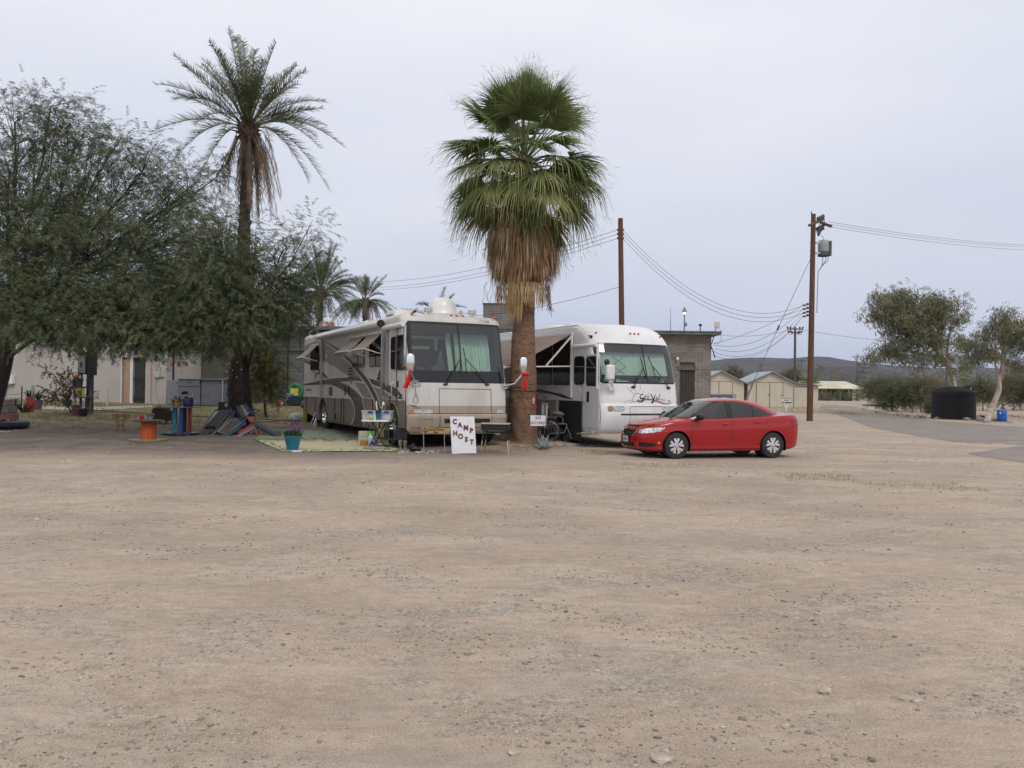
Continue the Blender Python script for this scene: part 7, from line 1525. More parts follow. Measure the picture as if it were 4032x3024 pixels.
# outdoor mats
def mat_rug(name, corners, label, mats, dz, border=.12, nx=22, ny=12, cat='mat', fn=None):
    A_, B_, C_, D_ = [Vector(c) for c in corners]; P = []
    for j in range(ny+1):
        row = []
        for i in range(nx+1):
            a, b = i/nx, j/ny; q = A_.lerp(B_, a).lerp(D_.lerp(C_, a), b); q.z = gz(q.x, q.y)+dz+.006*sin(i*1.3+j)*sin(j*1.7); row.append(q)
        P.append(row)
    m_ = M(); m_.ngrid(P); o_ = len(m_.f)
    m_.m = [fn(i % nx, i//nx, nx, ny) for i in range(o_)]
    o = m_.build(name, mats, solid=.008, smooth=True); tag(o, label, cat); return o
def rug_mat(name, c1, c2, sc):
    m = bpy.data.materials.new(name); m.use_nodes = True; t = m.node_tree; b = t.nodes['Principled BSDF']; b.inputs['Roughness'].default_value = .8
    g = nn(t, 'ShaderNodeTexCoord'); w_ = nn(t, 'ShaderNodeTexVoronoi'); w_.feature = 'DISTANCE_TO_EDGE'; w_.inputs['Scale'].default_value = sc; t.links.new(g.outputs['Object'], w_.inputs['Vector'])
    rp_ = nn(t, 'ShaderNodeValToRGB'); rp_.color_ramp.elements[0].position = .05; rp_.color_ramp.elements[1].position = .09; rp_.color_ramp.elements[0].color = (*c2, 1); rp_.color_ramp.elements[1].color = (*c1, 1); t.links.new(w_.outputs['Distance'], rp_.inputs[0]); t.links.new(rp_.outputs[0], b.inputs['Base Color']); return m
gpale, gdark, straw_ = mat('sage_green_weave', (.20, .235, .165), .85, var=.08, vs=3), rug_mat('leaf_border_weave', (.22, .24, .15), (.045, .085, .035), 3.2), mat('straw_weave', (.42, .375, .25), .85, var=.06, vs=2)
brd = lambda i, j, nx, ny: 1 if (i < 2 or i > nx-3 or j < 2 or j > ny-3) else 0
A_ = [G(1000, 1732), G(1395, 1736), G(1330, 1694), G(1045, 1690)]
mat_rug('outdoor_mat', A_, 'sage green outdoor mat with a dark leaf border, the farther of two', [gpale, gdark], .010, fn=brd)
A_ = [G(1115, 1781), G(1575, 1778), G(1520, 1735), G(1005, 1735)]
mat_rug('outdoor_mat', A_, 'straw coloured outdoor mat with green leaf border under the teal planter', [straw_, rug_mat('leaf_border_straw', (.42, .40, .24), (.055, .10, .04), 4.0)], .016, fn=brd)
A_ = [G(2155, 1752), G(2385, 1757), G(2235, 1722), G(2105, 1728)]
mat_rug('outdoor_mat', A_, 'white outdoor mat with black scribble pattern under the wheelchair', [rug_mat('scribble_weave', (.58, .60, .66), (.03, .03, .05), 3.4)], .012, fn=lambda *a: 0)

# camp host board
p = G(1824, 1788); kk = K(p.y); t = thing('host_board', p, 'tall white board lettered camp host leaning before the first motorhome', 'sign', rot=(radians(-9), 0, radians(2)))
m_ = M(); Wb, Hb = 96*kk, 148*kk; m_.prism([(-Wb*.46, 0), (Wb*.54, .02), (Wb*.43, Hb), (-Wb*.57, Hb)], (0, 0, 0), (1, 0, 0), (0, 0, 1), .02); m_.build('board', mat('white_board', (.70, .70, .73), .6, var=.05, vs=6), t, bevel=.004)
mar = mat('maroon_letters', (.12, .022, .028), .6, var=.1)
for ch, x, z in (('C', 277, 342), ('A', 341, 382), ('M', 413, 416), ('P', 480, 450), ('H', 286, 484), ('O', 351, 522), ('S', 421, 556), ('T', 487, 588)):
    u, v = 1700+x/3.072, 1550+z/3.072; text_m(ch, 25.5*kk*1.05, frame(((u-1824)*kk-.01, -.024, (1788-v)*kk), (1, 0, -.04), (0, 0, 1)), mar, 'letter', t, depth=.008, bold=.007, sx=.92)
# school desk
p = G(1952, 1785); kk = K(p.y); t = thing('school_desk', p, 'black and wood top school desk on metal legs right of the camp host board', 'desk', rz=radians(-6))
zt = (1785-1672)*kk; Wd = 112*kk
m_ = M(); m_.prism([(-Wd/2, -.30), (Wd/2, -.30), (Wd/2, .16), (-Wd/2-.02, .16)], (0, 0, zt+.015), (1, 0, 0), (0, 1, 0), .022); m_.build('desk_top', mat('laminate_top', (.38, .33, .28), .5, var=.1), t, bevel=.006)
m_ = M(); m_.box((0, -.06, zt-.06), (Wd*.95, .42, .14), taper=1.03); m_.build('book_box', black_plastic, t, bevel=.01)
for x, y in ((-.29, -.22), (.29, -.22), (-.27, .2), (.27, .2)):
    m_ = M(); m_.tube([(x*.9, y, zt-.12), (x*1.02, y*1.1, zt*.45)], .018, 8); m_.tube([(x*1.02, y*1.1, zt*.46), (x*1.15, y*1.2, 0)], .013, 8, mi=1); m_.build('leg', [black_plastic, chrome], t, smooth=True)
m_ = M(); m_.tube([(-.27, -.2, zt-.16), (.27, -.2, zt-.16)], .012, 6); m_.tube([(-.27, .19, zt-.2), (.27, .19, zt-.2)], .012, 6); m_.build('stretcher', black_plastic, t)
# site occupied sign
p = G(2118, 1762); p.y -= .12; kk = K(p.y); t = thing('site_sign', p, 'small white sign reading site occupied on a black stake before the palm', 'sign', rz=radians(4))
m_ = M(); m_.b2((-.018, 0, -.05), (.018, .02, (1762-1640)*kk)); m_.build('stake', black_plastic, t)
m_ = M(); m_.prism([(-31*kk, (1762-1676)*kk), (27*kk, (1762-1675)*kk), (28*kk, (1762-1635)*kk), (-32*kk, (1762-1634)*kk)], (0, -.004, 0), (1, 0, 0), (0, 0, 1), .006); m_.build('board', mat('white_board', (.70, .70, .73)), t)
text_m('SITE', 15*kk, frame((-1*kk, -.012, (1762-1645)*kk), (1, 0, 0), (0, 0, 1)), mar, 'lettering', t, depth=.002, bold=.001, sx=.85); text_m('OCCUPIED', 15*kk, frame((-2*kk, -.012, (1762-1664.5)*kk), (1, 0, 0), (0, 0, 1)), mar, 'lettering', t, depth=.002, bold=.001, sx=.78)
# family name sign
p = G(1712, 1786); kk = K(p.y); t = thing('name_sign', p, 'wooden family name plank on two thin rods under the motorhome bumper', 'sign')
m_ = M(); m_.b2((-54*kk, 0, 78*kk), (-26*kk, .02, 101*kk)); m_.b2((-25.5*kk, 0, 78*kk), (34*kk, .02, 100*kk)); m_.b2((35*kk, 0, 77*kk), (58*kk, .02, 100*kk)); m_.build('plank', mat('varnished_pine', (.36, .24, .125), .6, var=0, col2=(.47, .27, .10), vs=2.2, stretch=(1, 1, 9)), t, bevel=.003)
ink = mat('burnt_ink', (.045, .03, .02), .8, var=0)
text_m('Larry & Grace', 12.5*kk, frame((4*kk, -.004, 94*kk), (1, 0, 0), (0, 0, 1)), ink, 'lettering', t, depth=.001, bold=.002, sx=.8); text_m('Box', 11*kk, frame((4*kk, -.004, 83.5*kk), (1, 0, 0), (0, 0, 1)), ink, 'lettering', t, depth=.001, bold=.002)
m_ = M()
for x in (-49, -31): m_.prism([(x*kk-.02, 89*kk), (x*kk+.02, 89*kk), (x*kk, 99*kk)], (0, -.001, 0), (1, 0, 0), (0, 0, 1), .003)
m_.ell((-40*kk, -.003, 96*kk), (.03, .002, .02), 8, 4); m_.b2((-52*kk, -.004, 85*kk), (-28*kk, 0, 86.5*kk)); m_.b2((-44*kk, -.004, 81*kk), (-34*kk, 0, 88*kk)); m_.ell((42*kk, -.002, 82*kk), (.012, .003, .012), 6, 4); m_.ell((53*kk, -.002, 82*kk), (.012, .003, .012), 6, 4); m_.build('carved_emblem', ink, t)
for x in (-46, 36): m_ = M(); m_.tube([(x*kk, .015, 78*kk), (x*kk+.02, .015, -.05)], .008, 6); m_.build('rod', mat('galv_rod', (.42, .42, .42), .4, .5), t)
# solar lights
for k, (u, v, h_) in enumerate(((1576, 1775, 42), (1595, 1775, 40))):
    p = G(u, v); kk = K(p.y); t = thing('solar_light', p, ('taller silver solar garden light beside the mat end, left of the pair', 'silver solar garden light slightly to the right of its pair')[k], 'garden light', group='solar garden lights')
    m_ = M(); m_.cyl((0, 0, 0), (0, 0, h_*kk*.45), .015, n=8); m_.build('stem', alu, t); m_ = M(); m_.lathe([(.03, h_*kk*.44), (.042, h_*kk*.5), (.045, h_*kk*.85), (.05, h_*kk*.9), (.05, h_*kk), (0, h_*kk)], n=14); m_.build('lamp_head', alu, t, smooth=True)
r_ = random.Random(9)
m_ = M()
for k in range(60):
    u = r_.choice((r_.uniform(1568, 1610), r_.uniform(1640, 1730))); q = G(u, r_.uniform(1776, 1786)); V_, F_ = rock_tmpl(k % 6, .5); s_ = r_.uniform(.012, .04); m_.add([(q.x+x*s_*1.5, q.y+y*s_, q.z+z*s_+s_*.2) for x, y, z in V_], [tuple(f) for f in F_])
o = m_.build('shell_gravel', mat('pale_chips', (.42, .35, .30), .9, var=.3, vs=30)); tag(o, 'pale chips and shells scattered below the name plank', kind='stuff')
p = G(1630, 1778); m_ = M(); m_.ell((0, 0, .07), (.10, .08, .07), 10, 6, jit=.25); m_.lathe([(.04, -.06), (.055, 0), (.03, .05)], (.12, -.05, .06), 10, axis='x'); m_.tube([(-.1, 0, .06), (-.16, -.1, .1), (-.05, -.15, .15)], .02, 6); m_.ell((-.02, .0, .15), (.04, .04, .04)); obj1('hose_fitting', m_, black_plastic, p, 'black hose coupling lying by the rods of the name plank', 'hose fitting', smooth=True)

# folding table with bins
p = G(1487, 1766); kk = K(p.y); zt = (1766-1660)*kk; t = thing('folding_table', p, 'small white topped folding table with crossed black legs by the motorhome steps', 'table', rz=radians(-8))
m_ = M(); m_.prism(rrect(-.37, -.22, .30, .24, .06), (0, 0, zt), (1, 0, 0), (0, 1, 0), .045); m_.build('table_top', white_paint, t, bevel=.01)
for x0, x1, y in ((-.24, .10, -.16), (.12, -.20, -.12), (-.2, .14, .18), (.16, -.16, .14)): m_ = M(); m_.tube([(x0, y, zt), (x1, y, 0)], .013, 6); m_.build('leg', black_plastic, t)
clearp = mat('cloudy_plastic', (.42, .40, .42), .3, var=.25, vs=9); bluel = mat('blue_plastic', (.02, .05, .26), .4)
for k, (x, y, lb) in enumerate(((-.21, .0, 'clear storage bin of odds and ends at the left of the folding table'), (.18, .05, 'grey clear storage bin behind the blue cup on the folding table'))):
    t = thing('storage_bin', p+Vector((x, y, zt+.045)), lb, 'bin', rz=radians(-8), group='bins on the folding table'); m_ = M(); m_.box((0, 0, .10), (.30, .24, .20), taper=1.08); m_.build('tub', clearp, t, bevel=.01)
    m_ = M(); m_.b2((-.17, -.14, .20), (.17, .14, .225)); m_.build('rim', mat('clear_rim', (.5, .5, .52), .3, var=.1), t); m_ = M(); m_.b2((-.0, -.155, .165), (.12, -.14, .22)); m_.build('latch', bluel, t)
t = thing('cup', p+Vector((.02, -.10, zt+.045)), 'dark teal cup filled with brushes and greenery on the folding table', 'cup'); m_ = M(); m_.lathe([(.06, 0), (.085, .17), (.08, .17), (.055, .01), (0, .01)], n=16, cap=False); m_.build('cup_body', mat('teal_cup', (.015, .11, .17), .4), t, smooth=True)
m_ = M(); leaves(m_, 40, (0, 0, .14), .05, .22, .02, .8, 0, 4, .3); m_.build('sprigs', mat('teal_leaf', (.03, .10, .08), .6, var=.4, vs=20), t)
m_ = M(); m_.tube([(.02, 0, .1), (.10, 0, .36)], .008, 5); m_.ell((.12, 0, .40), (.03, .015, .05)); m_.tube([(-.02, 0, .1), (-.05, 0, .46)], .014, 6); m_.build('brush', white_paint, t, smooth=True)
m_ = M(); m_.lathe([(.035, 0), (.04, .02), (.04, .12), (.015, .16), (.015, .20), (0, .2)], n=12); m_.b2((-.05, -.01, .19), (.02, .01, .22)); obj1('spray_bottle', m_, mat('pale_blue_plastic', (.45, .6, .68), .3), p+Vector((-.06, -.13, zt+.045)), 'small pale spray bottle standing left of the teal cup', 'bottle', smooth=True)
m_ = M(); m_.ell((0, 0, .05), (.06, .05, .05), 12, 8); obj1('sponge', m_, mat('yellow_green', (.42, .45, .08), .7), p+Vector((-.14, -.16, zt+.045)), 'yellow green round sponge in front of the left bin', 'sponge')
# walking poles leaning
for k, (u0, v0, u1, v1, c, lb) in enumerate(((1514, 1762, 1536, 1560, (.30, .16, .05), 'orange brown walking pole leaning by the motorhome step'), (1532, 1764, 1524, 1590, (.03, .22, .18), 'teal and white walking pole upright next to the step'))):
    b0 = G(u0, v0); tp_ = at(u1, v1, b0.y+.15)-b0; t = thing('walking_pole', b0, lb, 'walking pole', group='walking poles'); m_ = M(); m_.tube([(0, 0, 0), tp_*.86], .009, 6); m_.build('shaft', mat('pole%d' % k, c, .4, var=.2, vs=2), t); m_ = M(); m_.tube([tp_*.85, tp_], .017, 6); m_.build('grip', black_plastic, t)
# bottles, jugs, boxes
for k, (u, v, lb) in enumerate(((1456, 1757, 'clear plastic gallon jug, the taller one behind, under the folding table'), (1470, 1757, 'clear plastic gallon jug in front with a blue label, under the folding table'))):
    q = G(u, v); q.y += .12*(1-k); t = thing('water_jug', q, lb, 'jug', group='water jugs'); h = .30 if k == 0 else .27; m_ = M(); m_.lathe([(.07, 0), (.08, .03), (.08, h*.6), (.05, h*.85), (.025, h*.92), (.025, h), (0, h)], n=14); m_.tube([(.075, 0, h*.6), (.09, 0, h*.8), (.04, 0, h*.9)], .012, 6); m_.build('jug_body', mat('jug_plastic', (.52, .56, .62), .2, var=.1), t, smooth=True)
    m_ = M(); m_.b2((-.05, -.088, .04), (.04, -.08, h*.45)); m_.build('label', [white_paint, bluel][k], t); m_ = M(); m_.cyl((0, 0, h), (0, 0, h+.02), .028, n=10); m_.build('cap', white_paint, t)
lb = 'small amber bottle with a white cap in the row beside the jugs'
for k in range(5):
    q = G(1421+k*6, 1757); t_ = M(); t_.lathe([(.022, 0), (.025, .02), (.025, .12), (.012, .16), (.012, .17)], n=10); t_.lathe([(.016, .17), (.016, .20), (0, .2)], n=8, mi=1); obj1('bottle', t_, [mat('amber_drink', (.60, .28, .04), .2), white_paint], q, lb, 'bottle', 'row of amber bottles', smooth=True)
q = G(1434, 1752); q.y += .3; t = thing('carton', q, 'pale and green carton standing behind the amber bottles', 'box'); m_ = M(); m_.box((-.05, 0, .17), (.28, .2, .34)); m_.build('carton_side', mat('pale_carton', (.40, .42, .30), .8), t); m_ = M(); m_.box((.13, 0, .17), (.18, .21, .345)); m_.build('carton_panel', mat('bright_green', (.10, .42, .04), .6), t)
q = G(1500, 1752); q.y += .35; m_ = M(); m_.box((0, 0, .2), (.34, .25, .40)); obj1('cardboard_box', m_, mat('cardboard', (.26, .18, .11), .9, var=.15), q, 'plain brown cardboard box standing under the folding table', 'box', bevel=.01)
q = G(1474, 1772); m_ = M(); m_.box((0, 0, .03), (.5, .33, .06)); obj1('stepping_slab', m_, mat('grey_slab', (.24, .22, .23), .8), q+Vector((0, .05, .01)), 'grey flat slab on the mat corner in front of the jugs', 'slab', bevel=.01)
# folded step stool / crutches by the rear wheel
q = G(1237, 1678); m_ = M(); kk = K(q.y); 
for dx, dz in ((0, 0), (.10, 0), (.16, .02)): m_.tube([(dx-.12, -.1, 0), (dx*.7+.12, .35, 100*kk-.1*dz)], .014, 6, mi=0)
for f_ in (.25, .5, .72): m_.tube([(-.12+.24*f_, -.1+.45*f_, 100*kk*f_), (.02+.22*f_, -.1+.45*f_, 100*kk*f_)], .012, 6)
m_.tube([(.08, .3, 88*kk), (.16, .38, 104*kk)], .03, 8, mi=1); obj1('folding_tripod', m_, [alu, mat('brown_grip', (.12, .04, .03), .7)], q, 'grey aluminium folding stand leaning at the rear wheel of the motorhome', 'stand', smooth=True)
q = G(1243, 1684); m_ = M(); m_.lathe([(.045, 0), (.05, .05), (.05, .12), (.02, .18), (.02, .22), (0, .22)], n=12); obj1('bottle', m_, mat('cloudy_bottle', (.35, .36, .36), .3), q, 'small cloudy bottle near the feet of the grey folding stand', 'bottle', smooth=True)
# portable dish, bucket, gourds
q = G(1161, 1658); kk = K(q.y); t = thing('portable_dish', q, 'light grey domed satellite unit on the soil behind the mats', 'satellite dish'); m_ = M(); m_.lathe([(23*kk, .03), (24*kk, .06), (24*kk, 12*kk), (22.5*kk, 20*kk), (18*kk, 27*kk), (10*kk, 31*kk), (0, 32*kk)], n=26); m_.build('dome', mat('light_grey_shell', (.40, .41, .44), .5, var=.04), t, smooth=True); m_ = M(); m_.lathe([(21*kk, 0), (22*kk, .03)], n=24); m_.build('base', black_plastic, t)
m_ = M(); m_.b2((-.15, -24*kk-.0, 8*kk), (-.03, -24*kk+.03, 9.6*kk)); m_.build('badge', dark_metal, t)
q = G(1186, 1652); q.y += .9; q.z = gz(q.x, q.y); kk = K(q.y); m_ = M(); m_.lathe([(.145, 0), (.17, .36), (.18, .36), (.18, .40), (.165, .40), (.14, .02)], n=20, cap=False); t = thing('bucket', q, 'yellow bucket at the rear corner of the motorhome', 'bucket'); m_.build('bucket_body', mat('yellow_plastic', (.62, .36, .035), .5, var=.1), t, smooth=True); m_ = M(); m_.tube([(-.18, 0, .36), (-.1, -.17, .26), (.1, -.17, .26), (.18, 0, .36)], .006, 5); m_.build('bucket_handle', dark_metal, t)
for k, (dx, dz, r_0) in enumerate(((-.14, .52, .13), (.05, .50, .12), (.0, .68, .12), (-.05, .60, .11))):
    m_ = M(); m_.ell((0, 0, 0), (r_0, r_0, r_0*1.15), 12, 8); m_.tube([(0, 0, r_0), (.01, 0, r_0+.04)], .012, 5); obj1('gourd', m_, mat('grey_green_gourd', (.15, .16, .14), .7, var=.2), q+Vector((dx, .05*k-.05, dz)), 'grey green gourd heaped above the yellow bucket', 'gourd', 'gourds on the yellow bucket', smooth=True)
# things along the block wall
YW = 38.6
def wp_(u, v): q_ = at(u, v, YW); q_.z = gz(q_.x, q_.y); return q_
m_ = M(); m_.tube([(.30*cos(a), .0, .30*sin(a)+.31) for a in np.linspace(0, 2*pi, 22)[:-1]], .09, 8, close=True); m_.box((-.05, -.08, .27), (.36, .08, .34), 1); obj1('garden_hose', m_, [mat('hose_green', (.02, .16, .05), .5), mat('yellow_sheet', (.52, .50, .10), .6)], wp_(1173, 1560)+Vector((0, -.4, .35)), 'coiled green garden hose with a yellow panel by the block wall', 'hose', smooth=True)
m_ = M(); m_.box((0, 0, .2), (.62, .4, .40)); m_.box((-.05, 0, .42), (.3, .3, .06)); obj1('storage_crate', m_, mat('dark_crate', (.012, .014, .02), .7), wp_(1160, 1580)+Vector((.2, -.5, 0)), 'black crate below the green hose at the block wall', 'crate', bevel=.02)
m_ = M(); m_.lathe([(.17, 0), (.2, .28), (.2, .30), (.1, .34), (0, .34)], n=16); obj1('lidded_pail', m_, mat('steel_blue', (.10, .19, .27), .5), wp_(1151, 1565)+Vector((0, -.5, .22)), 'blue lidded pail left of the green hose coil', 'pail', smooth=True)
m_ = M(); m_.lathe([(.07, 0), (.08, .25), (.03, .33), (0, .33)], n=12); obj1('bottle', m_, mat('violet_bottle', (.12, .12, .22), .4), wp_(1139, 1570)+Vector((0, -.5, 0)), 'violet grey bottle standing left of the blue pail', 'bottle', smooth=True)
m_ = M(); m_.ell((0, 0, .16), (.32, .2, .17), 12, 8, jit=.15); m_.tube([(-.3, 0, .1), (-.1, -.1, .45), (.2, 0, .3), (.3, 0, .05)], .03, 6); obj1('rucksack', m_, black_plastic, wp_(1125, 1575)+Vector((0, -.4, 0)), 'black bag slumped against the block wall', 'bag', smooth=True)
m_ = M(); m_.ell((0, 0, .12), (.22, .16, .13), 12, 8, jit=.1); obj1('cloth_bundle', m_, mat('red_cloth', (.42, .02, .05), .8), wp_(1112, 1578)+Vector((0, -.55, 0)), 'red cloth bundle in front of the black bag', 'bundle', smooth=True)
m_ = M(); m_.ell((0, 0, .1), (.1, .1, .12), 10, 6, jit=.15); obj1('plush_toy', m_, mat('dingy_white', (.45, .42, .40), .9), wp_(1122, 1580)+Vector((.0, -.6, 0)), 'dingy white lump beside the red cloth bundle', 'toy', smooth=True)
# hoses on the soil
for k, (pts, lb) in enumerate(((((600, 1632), (700, 1640), (790, 1642), (900, 1655), (1020, 1652), (1080, 1656), (1150, 1657)), 'long thin black hose lying across the soil behind the stacked chairs'), (((1000, 1658), (1050, 1664), (1100, 1658)), 'short length of black hose on the soil right of the date palm'), ((( 330, 1615), (450, 1622), (560, 1628), (640, 1634)), 'black cable snaking over the lawn toward the barbecue'))):
    P = smooth_pts([G(u, v)[:] for u, v in pts], 6); m_ = M(); m_.tube([Vector((x, y, gz(x, y)+.02)) for x, y, z in P], .018, 5); o = m_.build('hose', black_rubber, smooth=True); tag(o, lb, 'hose', 'hoses on the ground')

# spool tables ------------------------------------------------------
p = G(584, 1737); kk = K(p.y); t = thing('spool_table', p, 'small cable spool table with a bright orange drum and purple top', 'table', group='cable spool tables')
orange = mat('orange_boards', (.42, .075, .018), .8, var=.3, vs=6, stretch=(9, 9, .6))
m_ = M(); m_.lathe([(29*kk, .05), (29*kk, 76*kk)], n=28); m_.build('drum', orange, t, smooth=True)
m_ = M(); m_.lathe([(57*kk, 78*kk), (58*kk, 79*kk), (58*kk, 82*kk), (57*kk, 83*kk), (0, 83*kk)], n=32); m_.build('table_top', paintc('aubergine', (.055, .030, .050)), t, smooth=True)
m_ = M(); m_.lathe([(71*kk, 0), (72*kk, .01), (72*kk, .05), (0, .055)], n=36); m_.build('base_disc', paintc('khaki', (.20, .19, .10)), t, smooth=True)
top = p+Vector((0, 0, 83*kk)); m_ = M(); m_.lathe([(.045, 0), (.06, .09), (.055, .09), (.04, .01), (0, .01)], n=14, cap=False); [m_.cyl((.03*cos(a), .03*sin(a), .05), (.04*cos(a), .04*sin(a), .14), .012, n=6) for a in (0, 1.6, 3.2, 4.8)]; obj1('candle_cup', m_, mat('red_glass', (.35, .01, .02), .4), top+Vector((-.14, -.1, 0)), 'small red cup with spikes on the purple spool top', 'cup', smooth=True)
t2_ = thing('lantern', top+Vector((.07, -.05, 0)), 'glass lantern with a wide grey lid on the purple spool top', 'lantern'); m_ = M(); m_.lathe([(.06, 0), (.09, .13), (.0, .13)], n=14); m_.build('lantern_glass', mat('grey_glass', (.18, .20, .22), .2), t2_, smooth=True); m_ = M(); m_.lathe([(.11, .13), (.11, .15), (.07, .18), (0, .19)], n=16); m_.build('lantern_lid', mat('dark_violet', (.06, .06, .08), .5), t2_, smooth=True)
p = G(712, 1711); kk = K(p.y); t = thing('spool_table', p, 'large cable spool table on teal, blue, violet and red posts', 'table', group='cable spool tables')
m_ = M(); m_.lathe([(72*kk, 106*kk), (73*kk, 107*kk), (73*kk, 109*kk), (72*kk, 110*kk), (0, 110*kk)], n=36); m_.build('table_top', mat('multi_colour_top', (.16, .17, .15), .6, var=0, col2=(.26, .24, .10), vs=1.6, ramp_=(.4, .6)), t, smooth=True)
m_ = M(); m_.lathe([(70*kk, 4*kk), (71*kk, 5*kk), (71*kk, 8*kk), (0, 9*kk)], n=36); m_.build('base_disc', paintc('dark_teal', (.03, .07, .08)), t, smooth=True)
for x, y, c, nm, w_ in ((-19, -.10, (.015, .20, .25), 'teal2', 17), (-4, .25, (.05, .03, .08), 'violet', 22), (19, -.34, (.02, .05, .26), 'blue', 14), (31, .05, (.32, .05, .03), 'rust', 12), (-31, .1, (.03, .06, .09), 'navy', 8)):
    m_ = M(); m_.b2(((x-w_/2)*kk, y-.04, 0 if nm == 'blue' else 8*kk), ((x+w_/2)*kk, y+.04, 106*kk)); m_.build('post', paintc(nm, c), t, bevel=.008)
m_ = M(); m_.b2((-28*kk, -.40, .0), (52*kk, -.28, .05)); m_.b2((12*kk, -.5, 0), (26*kk, -.1, .07)); m_.build('foot', paintc('slate_blue', (.05, .06, .13)), t)
top = p+Vector((0, 0, 110*kk)); t3 = pot('planter', top+Vector((-.05, -.2, 0)), .10, .16, .22, mat('painted_mosaic', (.10, .07, .05), .6, var=0, col2=(.42, .34, .08), vs=7, ramp_=(.45, .55)), 'painted flower pot with dark rim on the large spool table')
m_ = M(); leaves(m_, 14, (0, 0, .2), .12, .16, .012, .85, 0, 6, .1); m_.build('cactus_stems', mat('reddish_stem', (.12, .07, .06), .8), t3)
t3 = thing('blue_pitcher', top+Vector((.26, -.15, 0)), 'dark blue lidded pitcher right of the painted pot', 'pitcher'); m_ = M(); m_.lathe([(.12, 0), (.14, .06), (.145, .2), (.12, .28), (.08, .30), (0, .3)], n=18); m_.build('pitcher_body', paintc('cobalt', (.015, .025, .12), .3), t3, smooth=True); m_ = M(); m_.ell((-.10, 0, .40), (.10, .08, .06), 12, 8); m_.ell((-.08, 0, .34), (.07, .05, .06), 10, 6, 1); m_.tube([(.10, 0, .25), (.16, 0, .35), (.12, 0, .38)], .015, 6, mi=1); m_.build('ornament_top', [black_plastic, mat('dingy_white', (.45, .42, .40))], t3, smooth=True)
q = G(706, 1702)+Vector((0, 0, 8*kk)); m_ = M(); m_.lathe([(.05, 0), (.06, .05), (.03, .12), (.045, .18), (.02, .25), (0, .25)], n=12); obj1('garden_figurine', m_, mat('stone_figurine', (.17, .17, .15), .8, var=.3, vs=15), p+Vector((-.02, -.22, 9*kk)), 'little pale stone ornament standing between the spool table posts', 'ornament', smooth=True)
# barbecue
p = G(655, 1668); kk = K(p.y); t = thing('barbecue', p, 'rusty black barrel barbecue between and behind the spool tables', 'barbecue')
m_ = M(); m_.b2((-48*kk, -.25, 12*kk), (24*kk, .35, 52*kk)); m_.build('fire_box', mat('rusty_black', (.028, .018, .014), .8, var=0, col2=(.05, .025, .015), vs=4), t, bevel=.03); m_ = M(); m_.ell((-22*kk, .05, 56*kk), (32*kk, .32, 13*kk), 16, 8, jit=.08); m_.b2((-58*kk, -.1, 52*kk), (-40*kk, .1, 54*kk)); m_.build('lid', mat('rusty_lid', (.05, .028, .016), .9, var=.4, vs=6), t, smooth=True)
for x, y in ((-40, -.2), (10, -.2), (-40, .3), (10, .3)): m_ = M(); m_.cyl((x*kk, y, 0), (x*kk, y, 14*kk), .035, n=8); m_.build('leg', mat('rusty_black', (.028, .018, .014)), t)
# orange wire stand
p = G(474, 1702); kk = K(p.y); m_ = M(); R_ = 33*kk; h = 68*kk; m_.tube([(R_*cos(a), R_*sin(a), h) for a in np.linspace(0, 2*pi, 28)[:-1]], .010, 5, close=True); m_.tube([(R_*.8*cos(a), R_*.8*sin(a), h-.05) for a in np.linspace(0, 2*pi, 28)[:-1]], .007, 5, close=True)
for k in range(6): a = k*pi/3+.3; m_.tube([(R_*cos(a), R_*sin(a), h), (R_*.55*cos(a), R_*.55*sin(a), h*.7), (R_*.35*cos(a), R_*.35*sin(a), h*.4), (R_*.6*cos(a), R_*.6*sin(a), 0)], .009, 5)
obj1('plant_stand', m_, mat('orange_wire', (.30, .085, .045), .7), p, 'empty orange wire plant stand left of the orange spool table', 'plant stand', smooth=True)

# stacked loungers and folding chairs against the date palm ---------
sling = mat('charcoal_sling', (.045, .045, .045), .85, var=.15, vs=8); bfr = mat('black_frame', (.012, .012, .013), .4)
def px3(u, v, Y): return at(u, v, Y)
def panel(name, cs, Y0, mats, label, cat, group, frame_m, slat=None, legs=None, fw=.02):
    """cs: four picture corners with depth (u,v,Y) of a leaning panel; builds sling + frame"""
    P = [px3(*c) for c in cs]; o0 = P[3].copy(); t = thing(name, o0, label, cat, group=group); Q = [q-o0 for q in P]
    g_ = [[Q[0].lerp(Q[1], i/6).lerp(Q[3].lerp(Q[2], i/6), j/10)-(Q[1]-Q[0]).cross(Q[3]-Q[0]).normalized()*.0 for i in range(7)] for j in range(11)]; m_ = M(); m_.ngrid(g_, 0)
    if slat: m_.m = [slat[(i % 6)] if slat else 0 for i in range(len(m_.f))]
    m_.build('sling', mats, t, solid=.012)
    m_ = M(); m_.tube([Q[0], Q[1], Q[2], Q[3]], fw, 6, close=True); 
    for l in (legs or []): m_.tube([px3(*c)-o0 for c in l], fw*.8, 6)
    m_.build('frame', frame_m, t, smooth=True); return t
grp = 'loungers and folding chairs stacked against the palm'
panel('folded_lounger', [(872, 1612, 26.0), (915, 1612, 26.0), (852, 1688, 24.3), (800, 1688, 24.3)], 0, [sling], 'charcoal sling lounger lying outermost on the left of the stack', 'lounger', grp, bfr, legs=[[(812, 1660, 24.8), (800, 1700, 24.0), (792, 1716, 23.9)], [(830, 1688, 24.3), (814, 1714, 23.9)], [(852, 1688, 24.3), (838, 1716, 23.9)], [(806, 1690, 24.3), (798, 1680, 24.4), (850, 1680, 24.4)]])
